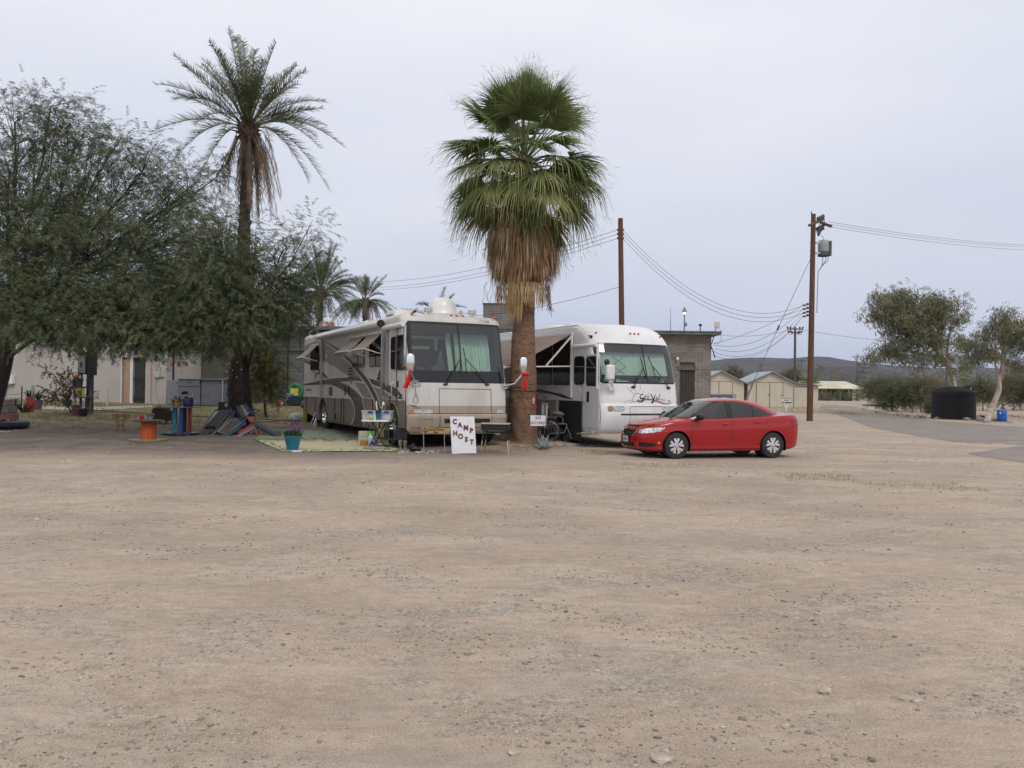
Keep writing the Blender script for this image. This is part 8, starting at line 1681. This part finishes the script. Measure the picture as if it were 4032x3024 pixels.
panel('folded_lounger', [(845, 1618, 26.3), (880, 1610, 26.3), (838, 1680, 24.6), (806, 1672, 24.7)], 0, [bfr], 'black padded lounger edge just behind the charcoal lounger', 'lounger', grp, bfr, legs=[[(806, 1672, 24.7), (800, 1690, 24.3)]], fw=.035)
panel('folded_lounger', [(900, 1608, 26.1), (926, 1618, 26.0), (880, 1700, 24.2), (855, 1700, 24.2)], 0, [bfr], 'black lounger pressed against the right side of the charcoal lounger', 'lounger', grp, bfr)
slb = mat('weathered_panel', (.13, .09, .06), .8, var=.2); ptl = paintc('teal_chair', (.02, .09, .15)); prd = paintc('red_chair', (.40, .02, .03)); pgr = paintc('grey_chair', (.20, .20, .22)); pnv = paintc('navy_chair', (.03, .06, .16)); porg = paintc('orange_chair', (.38, .09, .025)); pgn = paintc('green_slat', (.03, .10, .09)); psk = mat('light_frame', (.30, .31, .33), .5, .3)
panel('folding_chair', [(903, 1662, 25.0), (955, 1664, 25.0), (890, 1712, 24.0), (860, 1700, 24.1)], 0, [slb], 'folding chair with a weathered brown panel seat in the middle of the stack', 'chair', grp, psk, legs=[[(903, 1662, 25.0), (822, 1722, 23.6)], [(960, 1656, 25.1), (873, 1724, 23.5)]])
panel('folding_chair', [(915, 1646, 25.4), (968, 1648, 25.4), (955, 1664, 25.0), (905, 1660, 25.0)], 0, [paintc('slate', (.12, .14, .15))], 'slate grey rounded chair back above the brown panel seat', 'chair', grp, psk)
panel('folding_chair', [(960, 1664, 25.0), (968, 1672, 25.0), (882, 1726, 23.4), (872, 1722, 23.4)], 0, [ptl], 'folded chair showing only its teal blue edge below the brown panel seat', 'chair', grp, ptl, legs=[[(945, 1660, 25.1), (880, 1700, 24.2)]])
panel('folding_chair', [(938, 1672, 24.9), (968, 1660, 25.0), (968, 1672, 24.8), (930, 1690, 24.4)], 0, [pnv], 'folding chair with a navy blue padded seat', 'chair', grp, pnv)
panel('folding_chair', [(1000, 1662, 25.0), (1006, 1672, 24.9), (945, 1708, 24.0), (936, 1706, 24.0)], 0, [prd], 'folding chair with a bright red seat lying low in the stack', 'chair', grp, prd, fw=.015)
panel('folding_chair', [(1008, 1672, 24.8), (1014, 1680, 24.7), (934, 1724, 23.5), (925, 1722, 23.5)], 0, [pgr], 'folding chair with a pale grey frame, lowest at the front of the stack', 'chair', grp, pgr, legs=[[(1012, 1682, 24.6), (990, 1705, 24.2), (975, 1722, 23.6)], [(960, 1700, 24.3), (985, 1722, 23.6)]], fw=.015)
panel('folding_chair', [(930, 1600, 25.6), (968, 1590, 25.8), (992, 1628, 25.2), (955, 1648, 25.1)], 0, [pgn, paintc('terracotta', (.35, .10, .06)), psk, pnv], 'striped folding deck chair in green, blue and coral standing topmost', 'chair', grp, pnv, slat=[0, 0, 1, 2, 3, 0], legs=[[(930, 1600, 25.6), (945, 1660, 25.1)], [(905, 1600, 26), (922, 1655, 25.2)]])
panel('folding_chair', [(976, 1612, 25.4), (998, 1614, 25.4), (1002, 1636, 25.2), (982, 1640, 25.2)], 0, [pnv, paintc('pale_blue', (.12, .2, .33))], 'small folding chair with a blue back beside the striped deck chair', 'chair', grp, bfr, slat=[0, 1, 0, 0, 1, 0], legs=[[(976, 1610, 25.5), (1010, 1612, 25.2), (1024, 1616, 25.0), (1002, 1626, 25.1)], [(998, 1614, 25.4), (1010, 1660, 24.9), (1022, 1700, 24.3)]])
panel('folding_chair', [(970, 1640, 25.1), (1000, 1640, 25.1), (1008, 1665, 24.9), (985, 1662, 24.9)], 0, [porg, paintc('cream_slat', (.40, .30, .25))], 'orange slatted folding chair between the blue backed chair and the red seat', 'chair', grp, porg, slat=[0, 1, 0, 1, 0, 1], legs=[[(1005, 1690, 24.4), (1012, 1714, 24.0), (1030, 1706, 24.0), (1022, 1690, 24.3)], [(1000, 1664, 24.9), (1006, 1700, 24.2)]])
q0 = at(1010, 1672, 24.9); q1 = G(1096, 1720); m_ = M(); d_ = q1-q0; m_.tube([Vector((0, 0, 0)), d_+Vector((0, 0, .07))], [.12, .10], 14); obj1('canvas_roll', m_, mat('grey_canvas_roll', (.085, .085, .09), .8, var=.15), q0, 'rolled grey canvas tube sloping down onto the mats from the chair stack', 'canvas roll', smooth=True)
m_ = M(); m_.box((0, 0, 0), (.35, .2, .3)); m_.ell((.1, -.12, .04), (.06, .04, .08), 8, 6, 1); obj1('black_case', m_, [bfr, mat('dingy_white', (.45, .42, .40))], at(884, 1600, 26.3), 'black case wedged between the palm trunk and the top of the lounger', 'case', bevel=.02)
# fairy lights on the palm trunk
t = thing('fairy_lights', (dp.location.x, dp.location.y, dp.location.z), 'string of tiny warm fairy lights wound round the date palm trunk', 'string lights')
r_ = random.Random(8); m_ = M(); P = []
for k in range(150): f_ = k/150; z = 1.6+f_*2.4; a = k*.42; P.append(Vector((.35*cos(a)*(1-.1*f_)+.03*f_*2, .35*sin(a), z)))
m_.tube(P, .004, 4); m_.build('cable', black_plastic, t); m_ = M()
for k in range(0, 150, 2): m_.ell(P[k]*1.0+Vector((.01*cos(k), -.02, 0)), .006, 5, 4)
m_.build('bulbs', mat('warm_bulb', (1, .85, .6), .4, var=0, emit=2.0), t)

# lantern string
t = thing('lantern_string', (0, 0, 0), 'string of small coloured lanterns hanging below the mesquite by the barred door', 'string lights'); YL = 33
P = [at(u, v, YL) for u, v in ((575, 1400), (590, 1404), (613, 1410), (643, 1420), (673, 1424), (703, 1427), (735, 1426), (765, 1418), (800, 1405))]; m_ = M(); m_.tube([Vector(p) for p in smooth_pts([p[:] for p in P], 5)], .006, 4); m_.build('cable', black_plastic, t)
for u, v, c, n_ in ((585, 1403, (.03, .10, .30), 'blueL'), (614, 1417, (.45, .01, .05), 'redL'), (643, 1428, (.02, .30, .08), 'greenL'), (674, 1434, (.50, .20, .03), 'orangeL'), (705, 1436, (.04, .12, .35), 'blueL'), (735, 1433, (.45, .01, .05), 'redL'), (765, 1427, (.02, .30, .08), 'greenL')):
    q = at(u, v, YL); m_ = M(); m_.lathe([(.02, .09), (.045, .07), (.05, -.05), (.035, -.08), (0, -.08)], (q.x, q.y, q.z), 10); m_.build('lantern', paintc(n_, c), t, smooth=True)
# hanging rainbow ornament
p = at(274, 1335, 24.5); t = thing('hanging_ornament', p, 'rainbow coloured spiral ornament hanging from the mesquite', 'ornament'); m_ = M(); m_.tube([(0, 0, .5), (0, 0, .0)], .004, 4); m_.build('string', black_plastic, t)
for k, (c, n_) in enumerate((((.35, .12, .06), 'or_coral'), ((.50, .22, .03), 'or_orange'), ((.10, .28, .04), 'or_green'), ((.40, .38, .05), 'or_yellow'), ((.40, .08, .07), 'or_red'), ((.06, .07, .25), 'or_blue'))):
    m_ = M(); z = -.08-.085*k; m_.ell((0, 0, z), (.08-.006*k, .08-.006*k, .045), 10, 6); m_.tube([(-.1+.01*k, 0, z-.01), (.1-.01*k, 0, z+.02)], .012, 5); m_.build('disc', paintc(n_, c), t, smooth=True)

# meter post and potted plant tower
p = G(353, 1628); kk = K(p.y); h = (1628-1330)*kk; t = thing('service_post', p, 'dark square post carrying a grey meter box and a black panel', 'post'); m_ = M(); m_.b2((-.10, -.1, -.1), (.10, .1, h)); m_.build('post_shaft', mat('dark_timber', (.035, .028, .025), .9, var=.2), t)
m_ = M(); m_.b2((-41*kk, -.16, (1628-1475)*kk), (-9*kk, -.101, (1628-1385)*kk)); m_.build('panel', dark_metal, t); m_ = M(); m_.b2((-37*kk, -.22, (1628-1470)*kk), (-10*kk, -.165, (1628-1402)*kk)); m_.build('meter_box', mat('meter_grey', (.20, .21, .22), .5, .3), t, bevel=.01); m_ = M(); m_.b2((-28*kk, -.24, (1628-1447)*kk), (-21*kk, -.222, (1628-1428)*kk)); m_.cyl((-24*kk, -.19, (1628-1475)*kk), (-24*kk, -.19, (1628-1500)*kk), .04, n=8); m_.build('meter_switch', black_plastic, t)
m_ = M(); m_.b2((8*kk, -.12, (1628-1478)*kk), (24*kk, .05, (1628-1388)*kk)); m_.build('black_panel', mat('black_board', (.012, .010, .012), .7), t)
p = G(330, 1632); p.y -= .05; kk = K(p.y); t = thing('plant_tower', p, 'two tier plant tower made of painted boards around the service post', 'plant stand')
Rr = 37*kk; z1, z2 = (1632-1567)*kk, (1632-1528)*kk
for z, nm, c in ((z1, 'tier_teal', (.02, .10, .14)), (z2, 'tier_navy', (.02, .035, .07))): m_ = M(); m_.lathe([(Rr, z), (Rr, z+.05), (0, z+.05)], n=28); m_.build('tier', paintc(nm, c), t, smooth=True)
for x, y, c, nm, z0, zz in ((-29, -.1, (.38, .38, .34), 'white_post', 0, z2), (-18, -.28, (.22, .26, .2), 'sage_post', 0, z1), (14, -.3, (.28, .48, .04), 'lime_post', z1, z2), (0, -.2, (.03, .03, .08), 'navy_post', 0, z1), (28, -.05, (.17, .13, .13), 'mauve_post', 0, z2), (22, -.2, (.05, .03, .06), 'plum_post', 0, z1)): m_ = M(); m_.b2(((x-4)*kk, y-.03, z0), ((x+4)*kk, y+.03, zz)); m_.build('post', paintc(nm, c), t)
def greens(seed, n=40, L=.2, w_=.02, up=.7):
    f = lambda m_, c: leaves(m_, n, c, .1, L, w_, up, 0, seed, .3); f.mats = [greenl]; return f
spots = [(-.26, -.15, z2+.05, .09, .12, .26, (.02, .025, .06), 'pa', 'navy pot at the left of the top tier'), (-.05, -.22, z2+.05, .11, .14, .30, (.035, .04, .045), 'pb', 'charcoal pot in the middle of the top tier'), (.28, -.1, z2+.05, .08, .11, .24, (.02, .03, .10), 'pc', 'blue pot at the right of the top tier'), (-.24, -.12, z1+.05, .08, .10, .25, (.015, .02, .06), 'pd', 'dark blue pot at the left of the lower tier'), (-.02, -.22, z1+.05, .12, .14, .24, (.28, .07, .045), 'pe', 'brick red pot in the middle of the lower tier'), (-.04, -.2, z2-.22, .14, .17, .2, (.30, .48, .05), 'pf', 'lime green pot hung under the top tier')]
for k, (x, y, z, r0, r1, h, c, nm, lb) in enumerate(spots): pot('planter', p+Vector((x, y, z)), r0, r1, h, paintc(nm, c), lb+' of the plant tower', plant=greens(k, 26 if z > z2 else 5, .16), group='pots on the plant tower')
m_ = M(); m_.ell((0, 0, .1), (.12, .08, .07), 10, 6); m_.tube([(-.08, 0, .1), (-.13, 0, .22), (-.2, 0, .2)], [.04, .03, .01], 8); m_.tube([(.08, 0, .12), (.16, 0, .24), (.14, 0, .1)], [.04, .03, .01], 6); obj1('rooster_ornament', m_, mat('rust_red_ornament', (.26, .07, .03), .7), p+Vector((-.16, -.3, z2+.33)), 'rust red bird ornament perched on the plant tower', 'ornament', smooth=True)
q = G(298, 1637); pot('planter', q, .12, .18, .42, paintc('faded_red_pot', (.17, .05, .045)), 'faded red pot with a black rim standing at the tower foot, left side', plant=greens(31, 12, .1))
q = G(325, 1640); t4 = pot('planter', q, .15, .19, .26, paintc('black_pot', (.012, .013, .018)), 'black pot of grey leaves standing in front of the tower', plant=None); m_ = M(); leaves(m_, 70, (0, 0, .24), .16, .26, .03, .55, 0, 9, .4); m_.build('plant', mat('grey_foliage', (.11, .13, .13), .8, var=.4, vs=12), t4)
# bougainvillea
boug = [sprig_tmpl(80+i, n=6, L=.22, ll=.05, lw=.035, droop=.2) for i in range(4)]
bm_ = leaf_mat('bougainvillea', (.06, .09, .045), (.14, .11, .07), (.42, .05, .09), sc=3.0)
Yb = 32.5; bb0 = at(285, 1610, Yb); bb0.z = gz(bb0.x, bb0.y)
BL = [(at(u, v, Yb), Vector((ru*K(Yb), .35, rv__*K(Yb))), w_) for u, v, ru, rv__, w_ in ((175, 1453, 16, 6, .22), (205, 1462, 18, 8, .25), (236, 1485, 18, 14, .4), (268, 1468, 14, 12, .3), (262, 1500, 22, 12, .5), (300, 1482, 14, 6, .25), (215, 1545, 22, 14, .55), (245, 1535, 25, 12, .5), (180, 1533, 18, 6, .3), (210, 1570, 20, 12, .6), (280, 1520, 20, 14, .5), (195, 1580, 18, 10, .3), (372, 1560, 14, 10, .3), (268, 1575, 20, 14, .35))]
blob_tree('bougainvillea', 'straggling red flowered bougainvillea left of the plant tower', 'shrub', bb0, at(270, 1560, Yb), BL, bm_, boug, sub=8, per=9, spread=.14, scl=(.6, 1.2), trunk_r=.03, limb_r=.014, twig_r=.007)
# potted succulents at left
def spiky(seed, n=26, L=.38, w_=.022, c=greenl): f = lambda m_, cc: leaves(m_, n, cc, .06, L, w_, .7, 0, seed, .15); f.mats = [c]; return f
for k, (u, v, r0, r1, h, c, nm, lb, n_, L) in enumerate(((52, 1627, .12, .19, .34, (.035, .025, .09), 'violet_pot', 'violet pot with a spiky plant, leftmost of the lawn pots', 22, .42), (118, 1622, .15, .17, .62, (.36, .06, .03), 'orange_bucket', 'tall orange red bucket holding a spiky plant on the lawn', 20, .5), (149, 1612, .14, .19, .40, (.08, .075, .10), 'grey_violet_pot', 'grey violet pot with pale fleshy leaves on the lawn', 24, .6), (264, 1600, .16, .20, .30, (.02, .02, .02), 'low_black_pot', 'low black pot with a green bush by the concrete path', 60, .5))):
    pot('planter', G(u, v), r0, r1, h, paintc(nm, c), lb, plant=spiky(40+k, n_, L, .03), group='pots on the lawn')
q = G(93, 1624); m_ = M(); leaves(m_, 40, (0, 0, 0), .1, .62, .03, .62, 0, 61, .1); obj1('aloe', m_, mat('aloe_green', (.06, .085, .045), .6, var=.2), q, 'spiky aloe growing in the lawn between the violet and orange pots', 'plant')
for k, (u, v0, v1, lb, w_) in enumerate(((128, 1606, 1518, 'pale square stake behind the orange bucket', .045), (85, 1600, 1522, 'thin dark stake rising behind the aloe', .02), (422, 1597, 1525, 'thin white pipe stub standing at the stucco wall', .04))):
    q = G(u, v0); m_ = M(); m_.b2((-w_, -w_, 0), (w_, w_, (v0-v1)*K(q.y))); obj1('stake', m_, [mat('pale_stake', (.26, .26, .28), .7), bark, stucco][k], q, lb, 'stake')
m_ = M(); q = G(0, 1600); P = [at(u, v, q.y) for u, v in ((-40, 1560), (20, 1556), (84, 1550), (126, 1536))]; m_.tube(P, .01, 4); m_.tube([p_+Vector((0, 0, -.2)) for p_ in P[:3]], .01, 4); o = m_.build('wire_fence', dark_metal); tag(o, 'two slack wires strung between the stakes by the lawn pots', 'wire fence')
# painted tyre planter and edging blocks at the far left
p = G(45, 1688); p.x -= .25; kk = K(p.y); t = thing('tyre_planter', p, 'dark blue flattened tyre planter heaped with red flowers at the left edge', 'planter'); m_ = M(); m_.lathe([(60*kk, 4*kk), (84*kk, 4*kk), (92*kk, 14*kk), (90*kk, 26*kk), (76*kk, 32*kk), (62*kk, 28*kk), (60*kk, 12*kk)], n=30, cap=False); m_.build('tyre', paintc('night_blue', (.012, .02, .045)), t, smooth=True); m_ = M(); m_.lathe([(62*kk, 22*kk), (0, 24*kk)], n=20, cap=False); m_.build('soil', soil, t)
r_ = random.Random(12); m_ = M()
for k in range(70): a, rr = r_.uniform(0, 6.28), r_.uniform(0, 58*kk); m_.ell((rr*cos(a), rr*sin(a)-.12, r_.uniform(22, 36)*kk), (.045, .045, .025), 6, 4, 0 if r_.random() < .75 else (1 if r_.random() < .5 else 2))
m_.build('flowers', [mat('crimson', (.32, .01, .04), .7, var=.3), mat('yellow_petals', (.50, .38, .04), .7), greenl], t)
for k, (u, v) in enumerate(((8, 1700), (22, 1702), (34, 1701), (62, 1694))): V_, F_ = rock_tmpl(20+k, .6); m_ = M(); m_.add([(x*.06, y*.05, z*.05) for x, y, z in V_], [tuple(f) for f in F_]); obj1('edging_stone', m_, mat('pale_stone', (.40, .42, .44)), G(u, v), 'small pale edging stone in front of the tyre planter', 'stone', 'edging stones of the tyre planter')
for k, (v, w_, h_, c) in enumerate(((1655, 1.5, .30, (.20, .11, .07)), (1652, 1.35, .24, (.16, .15, .14)), (1650, 1.2, .22, (.22, .17, .15)))):
    q = G(8, 1660); z = [0, .31, .56][k]; m_ = M(); m_.box((0, 0, h_/2+z), (w_, .5, h_)); obj1('stacked_block', m_, mat('block%d' % k, c, .9, var=.2), q+Vector((-.3, 0, 0)), ('brown brick block at the bottom of the pile by the left edge', 'grey block in the middle of the pile by the left edge', 'pinkish slab on top of the block pile by the left edge')[k], 'block', bevel=.02)

# right side: wheelchair, chime, feeder, agave, tank, barrel ----------
p = G(2172, 1742); p.y += .35; p.z = gz(p.x, p.y)+.02; t = thing('wheelchair', p, 'black folding wheelchair with a tan cushion beside the white motorhome', 'wheelchair', rz=radians(-12))
def ring(m_, c, R_, r0, n=36, mi=0, ax='y'): m_.tube([Vector(c)+(Vector((R_*cos(a), 0, R_*sin(a))) if ax == 'y' else Vector((0, R_*cos(a), R_*sin(a)))) for a in np.linspace(0, 2*pi, n+1)[:-1]], r0, 8, mi, close=True)
for y in (-.30, .30):
    m_ = M(); m_.cyl((0, y-.03, .31), (0, y+.03, .31), .03, n=10); wh = m_.build('wheel', black_plastic, t); m_ = M(); ring(m_, (0, y, .31), .30, .020); m_.build('tyre', black_rubber, wh, smooth=True); m_ = M(); ring(m_, (0, y-.035*(1 if y < 0 else -1), .31), .265, .008); m_.build('hand_rim', alu, wh, smooth=True); m_ = M()
    for k in range(10): a = k*pi/5; m_.tube([(.03*cos(a), y, .31+.03*sin(a)), (.29*cos(a), y, .31+.29*sin(a))], .008, 5)
    m_.build('spokes', black_plastic, wh)
    m_ = M(); ring(m_, (.50, y*.85, .10), .085, .018, 20); m_.cyl((.5, y*.85-.02, .1), (.5, y*.85+.02, .1), .03, n=8); m_.tube([(.5, y*.85-.025, .10), (.47, y*.85-.02, .26)], .012, 6); m_.build('caster_wheel', black_plastic, t, smooth=True)
    m_ = M(); m_.tube([(-.16, y*.85, .98), (-.10, y*.85, .95), (-.08, y*.85, .5), (-.05, y*.85, .22), (.42, y*.85, .26), (.50, y*.85, .5), (.46, y*.85, .52), (-.08, y*.85, .5)], .013, 6); m_.tube([(-.06, y*.85, .68), (.0, y*.85, .73), (.33, y*.85, .73), (.38, y*.85, .66), (.38, y*.85, .5)], .013, 6); m_.tube([(.48, y*.85, .46), (.60, y*.85, .2), (.62, y*.85, .1), (.74, y*.6, .1)], .012, 6); m_.build('frame', alu, t, smooth=True)
    m_ = M(); m_.box((.16, y*.85, .745), (.30, .06, .03)); m_.build('armrest', black_plastic, t, bevel=.008)
    m_ = M(); m_.box((.68, y*.55, .11), (.16, .14, .015)); m_.build('footplate', black_plastic, t)
m_ = M(); m_.box((.18, 0, .50), (.46, .50, .03)); m_.build('seat', sling, t, bevel=.01); m_ = M(); m_.box((-.095, 0, .73), (.03, .50, .42), 0, (0, -.06, 0)); m_.build('backrest', black_plastic, t, bevel=.01)
m_ = M(); m_.tube([(.4, -.25, .25), (.0, .25, .5)], .012, 6); m_.tube([(.4, .25, .25), (.0, -.25, .5)], .012, 6); m_.build('cross_brace', alu, t)
m_ = M(); m_.ell((0, 0, 0), (.19, .2, .08), 14, 8, 0, (0, .15, 0)); obj1('cushion', m_, mat('tan_cushion', (.22, .145, .10), .9), p+Matrix.Rotation(radians(-12), 3, 'Z') @ Vector((.2, .0, .79)), 'folded tan cushion resting on top of the wheelchair', 'cushion', smooth=True)
# shepherd hook + chime + feeder
hb = G(2117, 1748); hb.x = at(2114, 1700, 22.0).x; hb.y = 22.0; hb.z = gz(hb.x, 22); kk = K(22.0)
def q22(u, v, dy=0): return at(u, v, 22.0+dy)-hb
t = thing('garden_hook', hb, 'curved black garden hook rising right of the palm trunk', 'hook'); m_ = M(); m_.tube([q22(2118, 1750), q22(2114, 1640), q22(2110, 1575), q22(2113, 1557), q22(2122, 1548), q22(2133, 1550), q22(2143, 1562), q22(2146, 1568), q22(2147, 1558)], .010, 6); m_.build('rod', black_plastic, t, smooth=True)
cb_ = at(2145, 1572, 21.9); t = thing('wind_chime', cb_, 'wind chime of five silver tubes under a round wooden disc', 'wind chime'); m_ = M(); m_.tube([(0, 0, 0), (-.07, 0, -.10)], .003, 4); m_.tube([(0, 0, 0), (.07, 0, -.10)], .003, 4); m_.tube([(0, 0, -.1), (0, 0, -.72)], .003, 4); m_.build('string', black_plastic, t); m_ = M(); m_.lathe([(.098, -.125), (.098, -.10), (0, -.10)], n=20); m_.build('wooden_disc', wood, t, smooth=True)
for k in range(5): a = 2*pi*k/5+.3; L = .36+.05*k; m_ = M(); m_.cyl((.055*cos(a)*1.3, .055*sin(a), -.13), (.055*cos(a)*1.3, .055*sin(a), -.15-L), .012, n=8); m_.build('tube', mat('chime_silver', (.55, .52, .50), .3, .6), t, smooth=True)
m_ = M(); m_.b2((-.014, -.004, -.80), (.014, .004, -.64)); m_.ell((0, 0, -.33), (.035, .035, .012), 10, 5); m_.build('clapper', wood, t)
fbp = at(2101, 1570, 21.7); t = thing('bird_feeder', fbp, 'red and clear hummingbird feeder hanging beside the palm trunk', 'bird feeder'); m_ = M(); m_.lathe([(.030, -.13), (.042, -.02), (.036, .03)], n=14, cap=False); m_.build('glass_bottle', mat('feeder_glass', (.42, .36, .34), .15), t, smooth=True)
m_ = M(); m_.lathe([(.045, .02), (.048, .05), (.03, .07), (0, .075)], n=14); m_.tube([(0, 0, .07), (.03, 0, .14), (.08, .1, .18)], .004, 4); m_.build('cap', mat('feeder_red', (.65, .03, .03), .4), t, smooth=True); m_ = M(); m_.lathe([(.03, -.17), (.085, -.155), (.09, -.14), (.03, -.125), (0, -.125)], n=18); m_.ell((.05, 0, -.2), (.03, .03, .05), 8, 6); m_.build('base_dish', mat('feeder_red', (.65, .03, .03)), t, smooth=True)
p_ = at(2058, 1545, 21.9); t = thing('bird_feeder', p_, 'dark rusty seed feeder hung on the palm bark below the right bow', 'bird feeder'); m_ = M(); m_.lathe([(.03, -.05), (.035, 0), (.03, .1), (.015, .12), (0, .12)], n=12); m_.build('seed_tube', mat('rusty_tube', (.16, .05, .035), .7), t, smooth=True); m_ = M(); m_.lathe([(.07, -.07), (.07, -.055), (0, -.05)], n=14); m_.build('tray', dark_metal, t)
# agave
q = G(2137, 1772); q.y += .0; m_ = M(); r_ = random.Random(2)
for a, e_, L in ((1.4, 1.35, .52), (1.8, 1.2, .50), (.5, 1.15, .55), (2.7, 1.1, .48), (.0, .9, .35), (3.3, .35, .42), (-.3, .25, .42), (3.8, .2, .36), (-.9, .2, .36), (2.2, .5, .4), (.9, .3, .42), (4.5, .5, .25)):
    d = Vector((cos(a)*cos(e_), sin(a)*cos(e_)*.8, sin(e_))); s_ = d.cross(Vector((0, 1, .3))).normalized() if abs(d.y) < .9 else Vector((1, 0, 0)); P = [d*L*.8*t_+Vector((0, 0, .04*sin(t_*3) if e_ < .6 else 0)) for t_ in (0, .2, .45, .7, .88, 1)]; W = [.03, .04, .045, .03, .012, .002]; n_ = s_.cross(d).normalized()
    m_.strip([p_-s_*w_+n_*w_*.4 for p_, w_ in zip(P, W)], P); m_.strip(P, [p_+s_*w_+n_*w_*.4 for p_, w_ in zip(P, W)])
obj1('agave', m_, mat('grey_blue_agave', (.17, .20, .20), .6, var=.15, vs=6), q, 'grey blue agave with upright pointed leaves at the palm foot', 'agave', smooth=True)
m_ = M(); 
for k, (x, y, s_) in enumerate(((-.05, .25, .09), (.08, .18, .06), (-.15, .15, .05), (.0, .35, .1))): V_, F_ = rock_tmpl(30+k, .8); m_.add([(x+a*s_, y+b*s_, c*s_+s_*.4) for a, b, c in V_], [tuple(f) for f in F_])
obj1('rock_cluster', m_, mat('pinkish_rock', (.38, .30, .26), .9, var=.2), q, 'small pinkish rocks heaped between agave and palm', 'rocks')
# black water tank
tb = G(3775, 1652); kk = K(tb.y); R_ = 80*kk; H_ = (1652-1543)*kk; tb.y += R_*.5; t = thing('water_tank', tb, 'big black cylindrical water tank beside the road at the right', 'water tank')
tm_ = mat('black_poly', (.010, .010, .012), .7, var=.25, vs=1.5, spec=.3); pr_ = [(R_*.99, 0)]
for k in range(1, 12): pr_.append((R_*(1.0 if k % 2 else .985), H_*k/12))
pr_ += [(R_, H_), (R_*.97, H_+.03), (R_*.75, H_+.20), (R_*.4, H_+.33), (R_*.2, H_+.36), (0, H_+.36)]; m_ = M(); m_.lathe(pr_, n=48); m_.build('tank_body', tm_, t, smooth=True, ang=60)
m_ = M(); m_.lathe([(.34, H_+.12), (.34, H_+.30), (.30, H_+.36), (0, H_+.38)], (R_*.55, -.35, 0), 20); m_.tube([(R_*.55-.2, -.35, H_+.37), (R_*.55-.15, -.35, H_+.45), (R_*.55+.15, -.35, H_+.45), (R_*.55+.2, -.35, H_+.37)], .02, 6); m_.build('hatch_lid', tm_, t, smooth=True); m_ = M(); m_.box((R_*.55+.02, -.70, H_+.23), (.10, .01, .08)); m_.build('sticker', white_paint, t)
m_ = M(); m_.cyl((R_*.9, -.2, .15), (R_*.9+.5, -.3, .15), .06, n=8); m_.box((R_+.35, -.3, .17), (.3, .25, .22)); m_.build('outlet_valve', tm_, t)
bp_ = G(3945, 1660); kk = K(bp_.y); t = thing('barrel', bp_, 'bright blue plastic barrel right of the leaning gum trunk', 'barrel'); m_ = M(); R_ = 17.5*kk; H_ = 46*kk; m_.lathe([(R_*.9, 0), (R_, .04), (R_, H_*.3), (R_*1.04, H_*.34), (R_, H_*.38), (R_, H_*.62), (R_*1.04, H_*.66), (R_, H_*.7), (R_*.98, H_*.96), (R_*.9, H_), (0, H_)], n=28); m_.build('barrel_body', mat('blue_poly', (.015, .10, .42), .4, var=.08), t, smooth=True)
m_ = M(); m_.b2((-R_*.9, -R_*.75, H_*.62), (-R_*.55, -R_*.55, H_*.85)); m_.cyl((-.1, 0, H_), (-.1, 0, H_+.05), .05, n=8); m_.build('label', mat('pale_blue_label', (.35, .5, .6), .6), t)
rk = mat('roadside_rock', (.27, .23, .20), .9, var=.25, vs=3, bump=.3, bs=8)
for k, (u, v, s_) in enumerate(((3462, 1627, .42), (3480, 1628, .3), (3530, 1637, .4), (3562, 1640, .5), (3575, 1641, .35), (3611, 1646, .38), (3636, 1646, .25), (3672, 1648, .28), (3690, 1650, .22), (3808, 1655, .30), (3848, 1653, .42), (3862, 1658, .40), (3915, 1658, .38), (3958, 1660, .18), (3982, 1640, .25), (4000, 1642, .28), (4022, 1644, .3), (3400, 1612, .25), (3975, 1665, .15))):
    V_, F_ = rock_tmpl(40+k, .55); m_ = M(); m_.add([(x*s_, y*s_*.8, z*s_+s_*.15) for x, y, z in V_], [tuple(f) for f in F_]); o = m_.build('rock', rk, loc=G(u, v)); o.rotation_euler[2] = k; tag(o, 'rough tan and grey rock on the verge near the black tank', 'rock', 'rocks along the road verge')
q = G(3440, 1602); m_ = M(); r_ = random.Random(6)
for k in range(14): a = r_.uniform(-.5, .5); x = r_.uniform(-1.4, 1.2); m_.tube([(x, r_.uniform(-.4, .4), r_.uniform(.03, .3)), (x+cos(a)*r_.uniform(.6, 1.6), r_.uniform(-.4, .4), r_.uniform(.03, .35))], r_.uniform(.03, .09), 6)
obj1('log_pile', m_, mat('dead_wood', (.09, .06, .05), .95, var=.3), q, 'heap of dark dead branches on the verge by the road bend', 'log pile')

# haze over the desert
hz = bpy.data.materials.new('haze'); hz.use_nodes = True; t_ = hz.node_tree; t_.nodes.clear()
ho = nn(t_, 'ShaderNodeOutputMaterial'); hv = nn(t_, 'ShaderNodeVolumePrincipled'); hv.inputs['Density'].default_value = .00011; hv.inputs['Color'].default_value = (.70, .76, .92, 1); hv.inputs['Anisotropy'].default_value = .0
t_.links.new(hv.outputs[0], ho.inputs['Volume'])
m_ = M(); m_.b2((-9200, -2100, -5), (9200, 9300, 140)); o = m_.build('haze', hz); tag(o, kind='stuff')
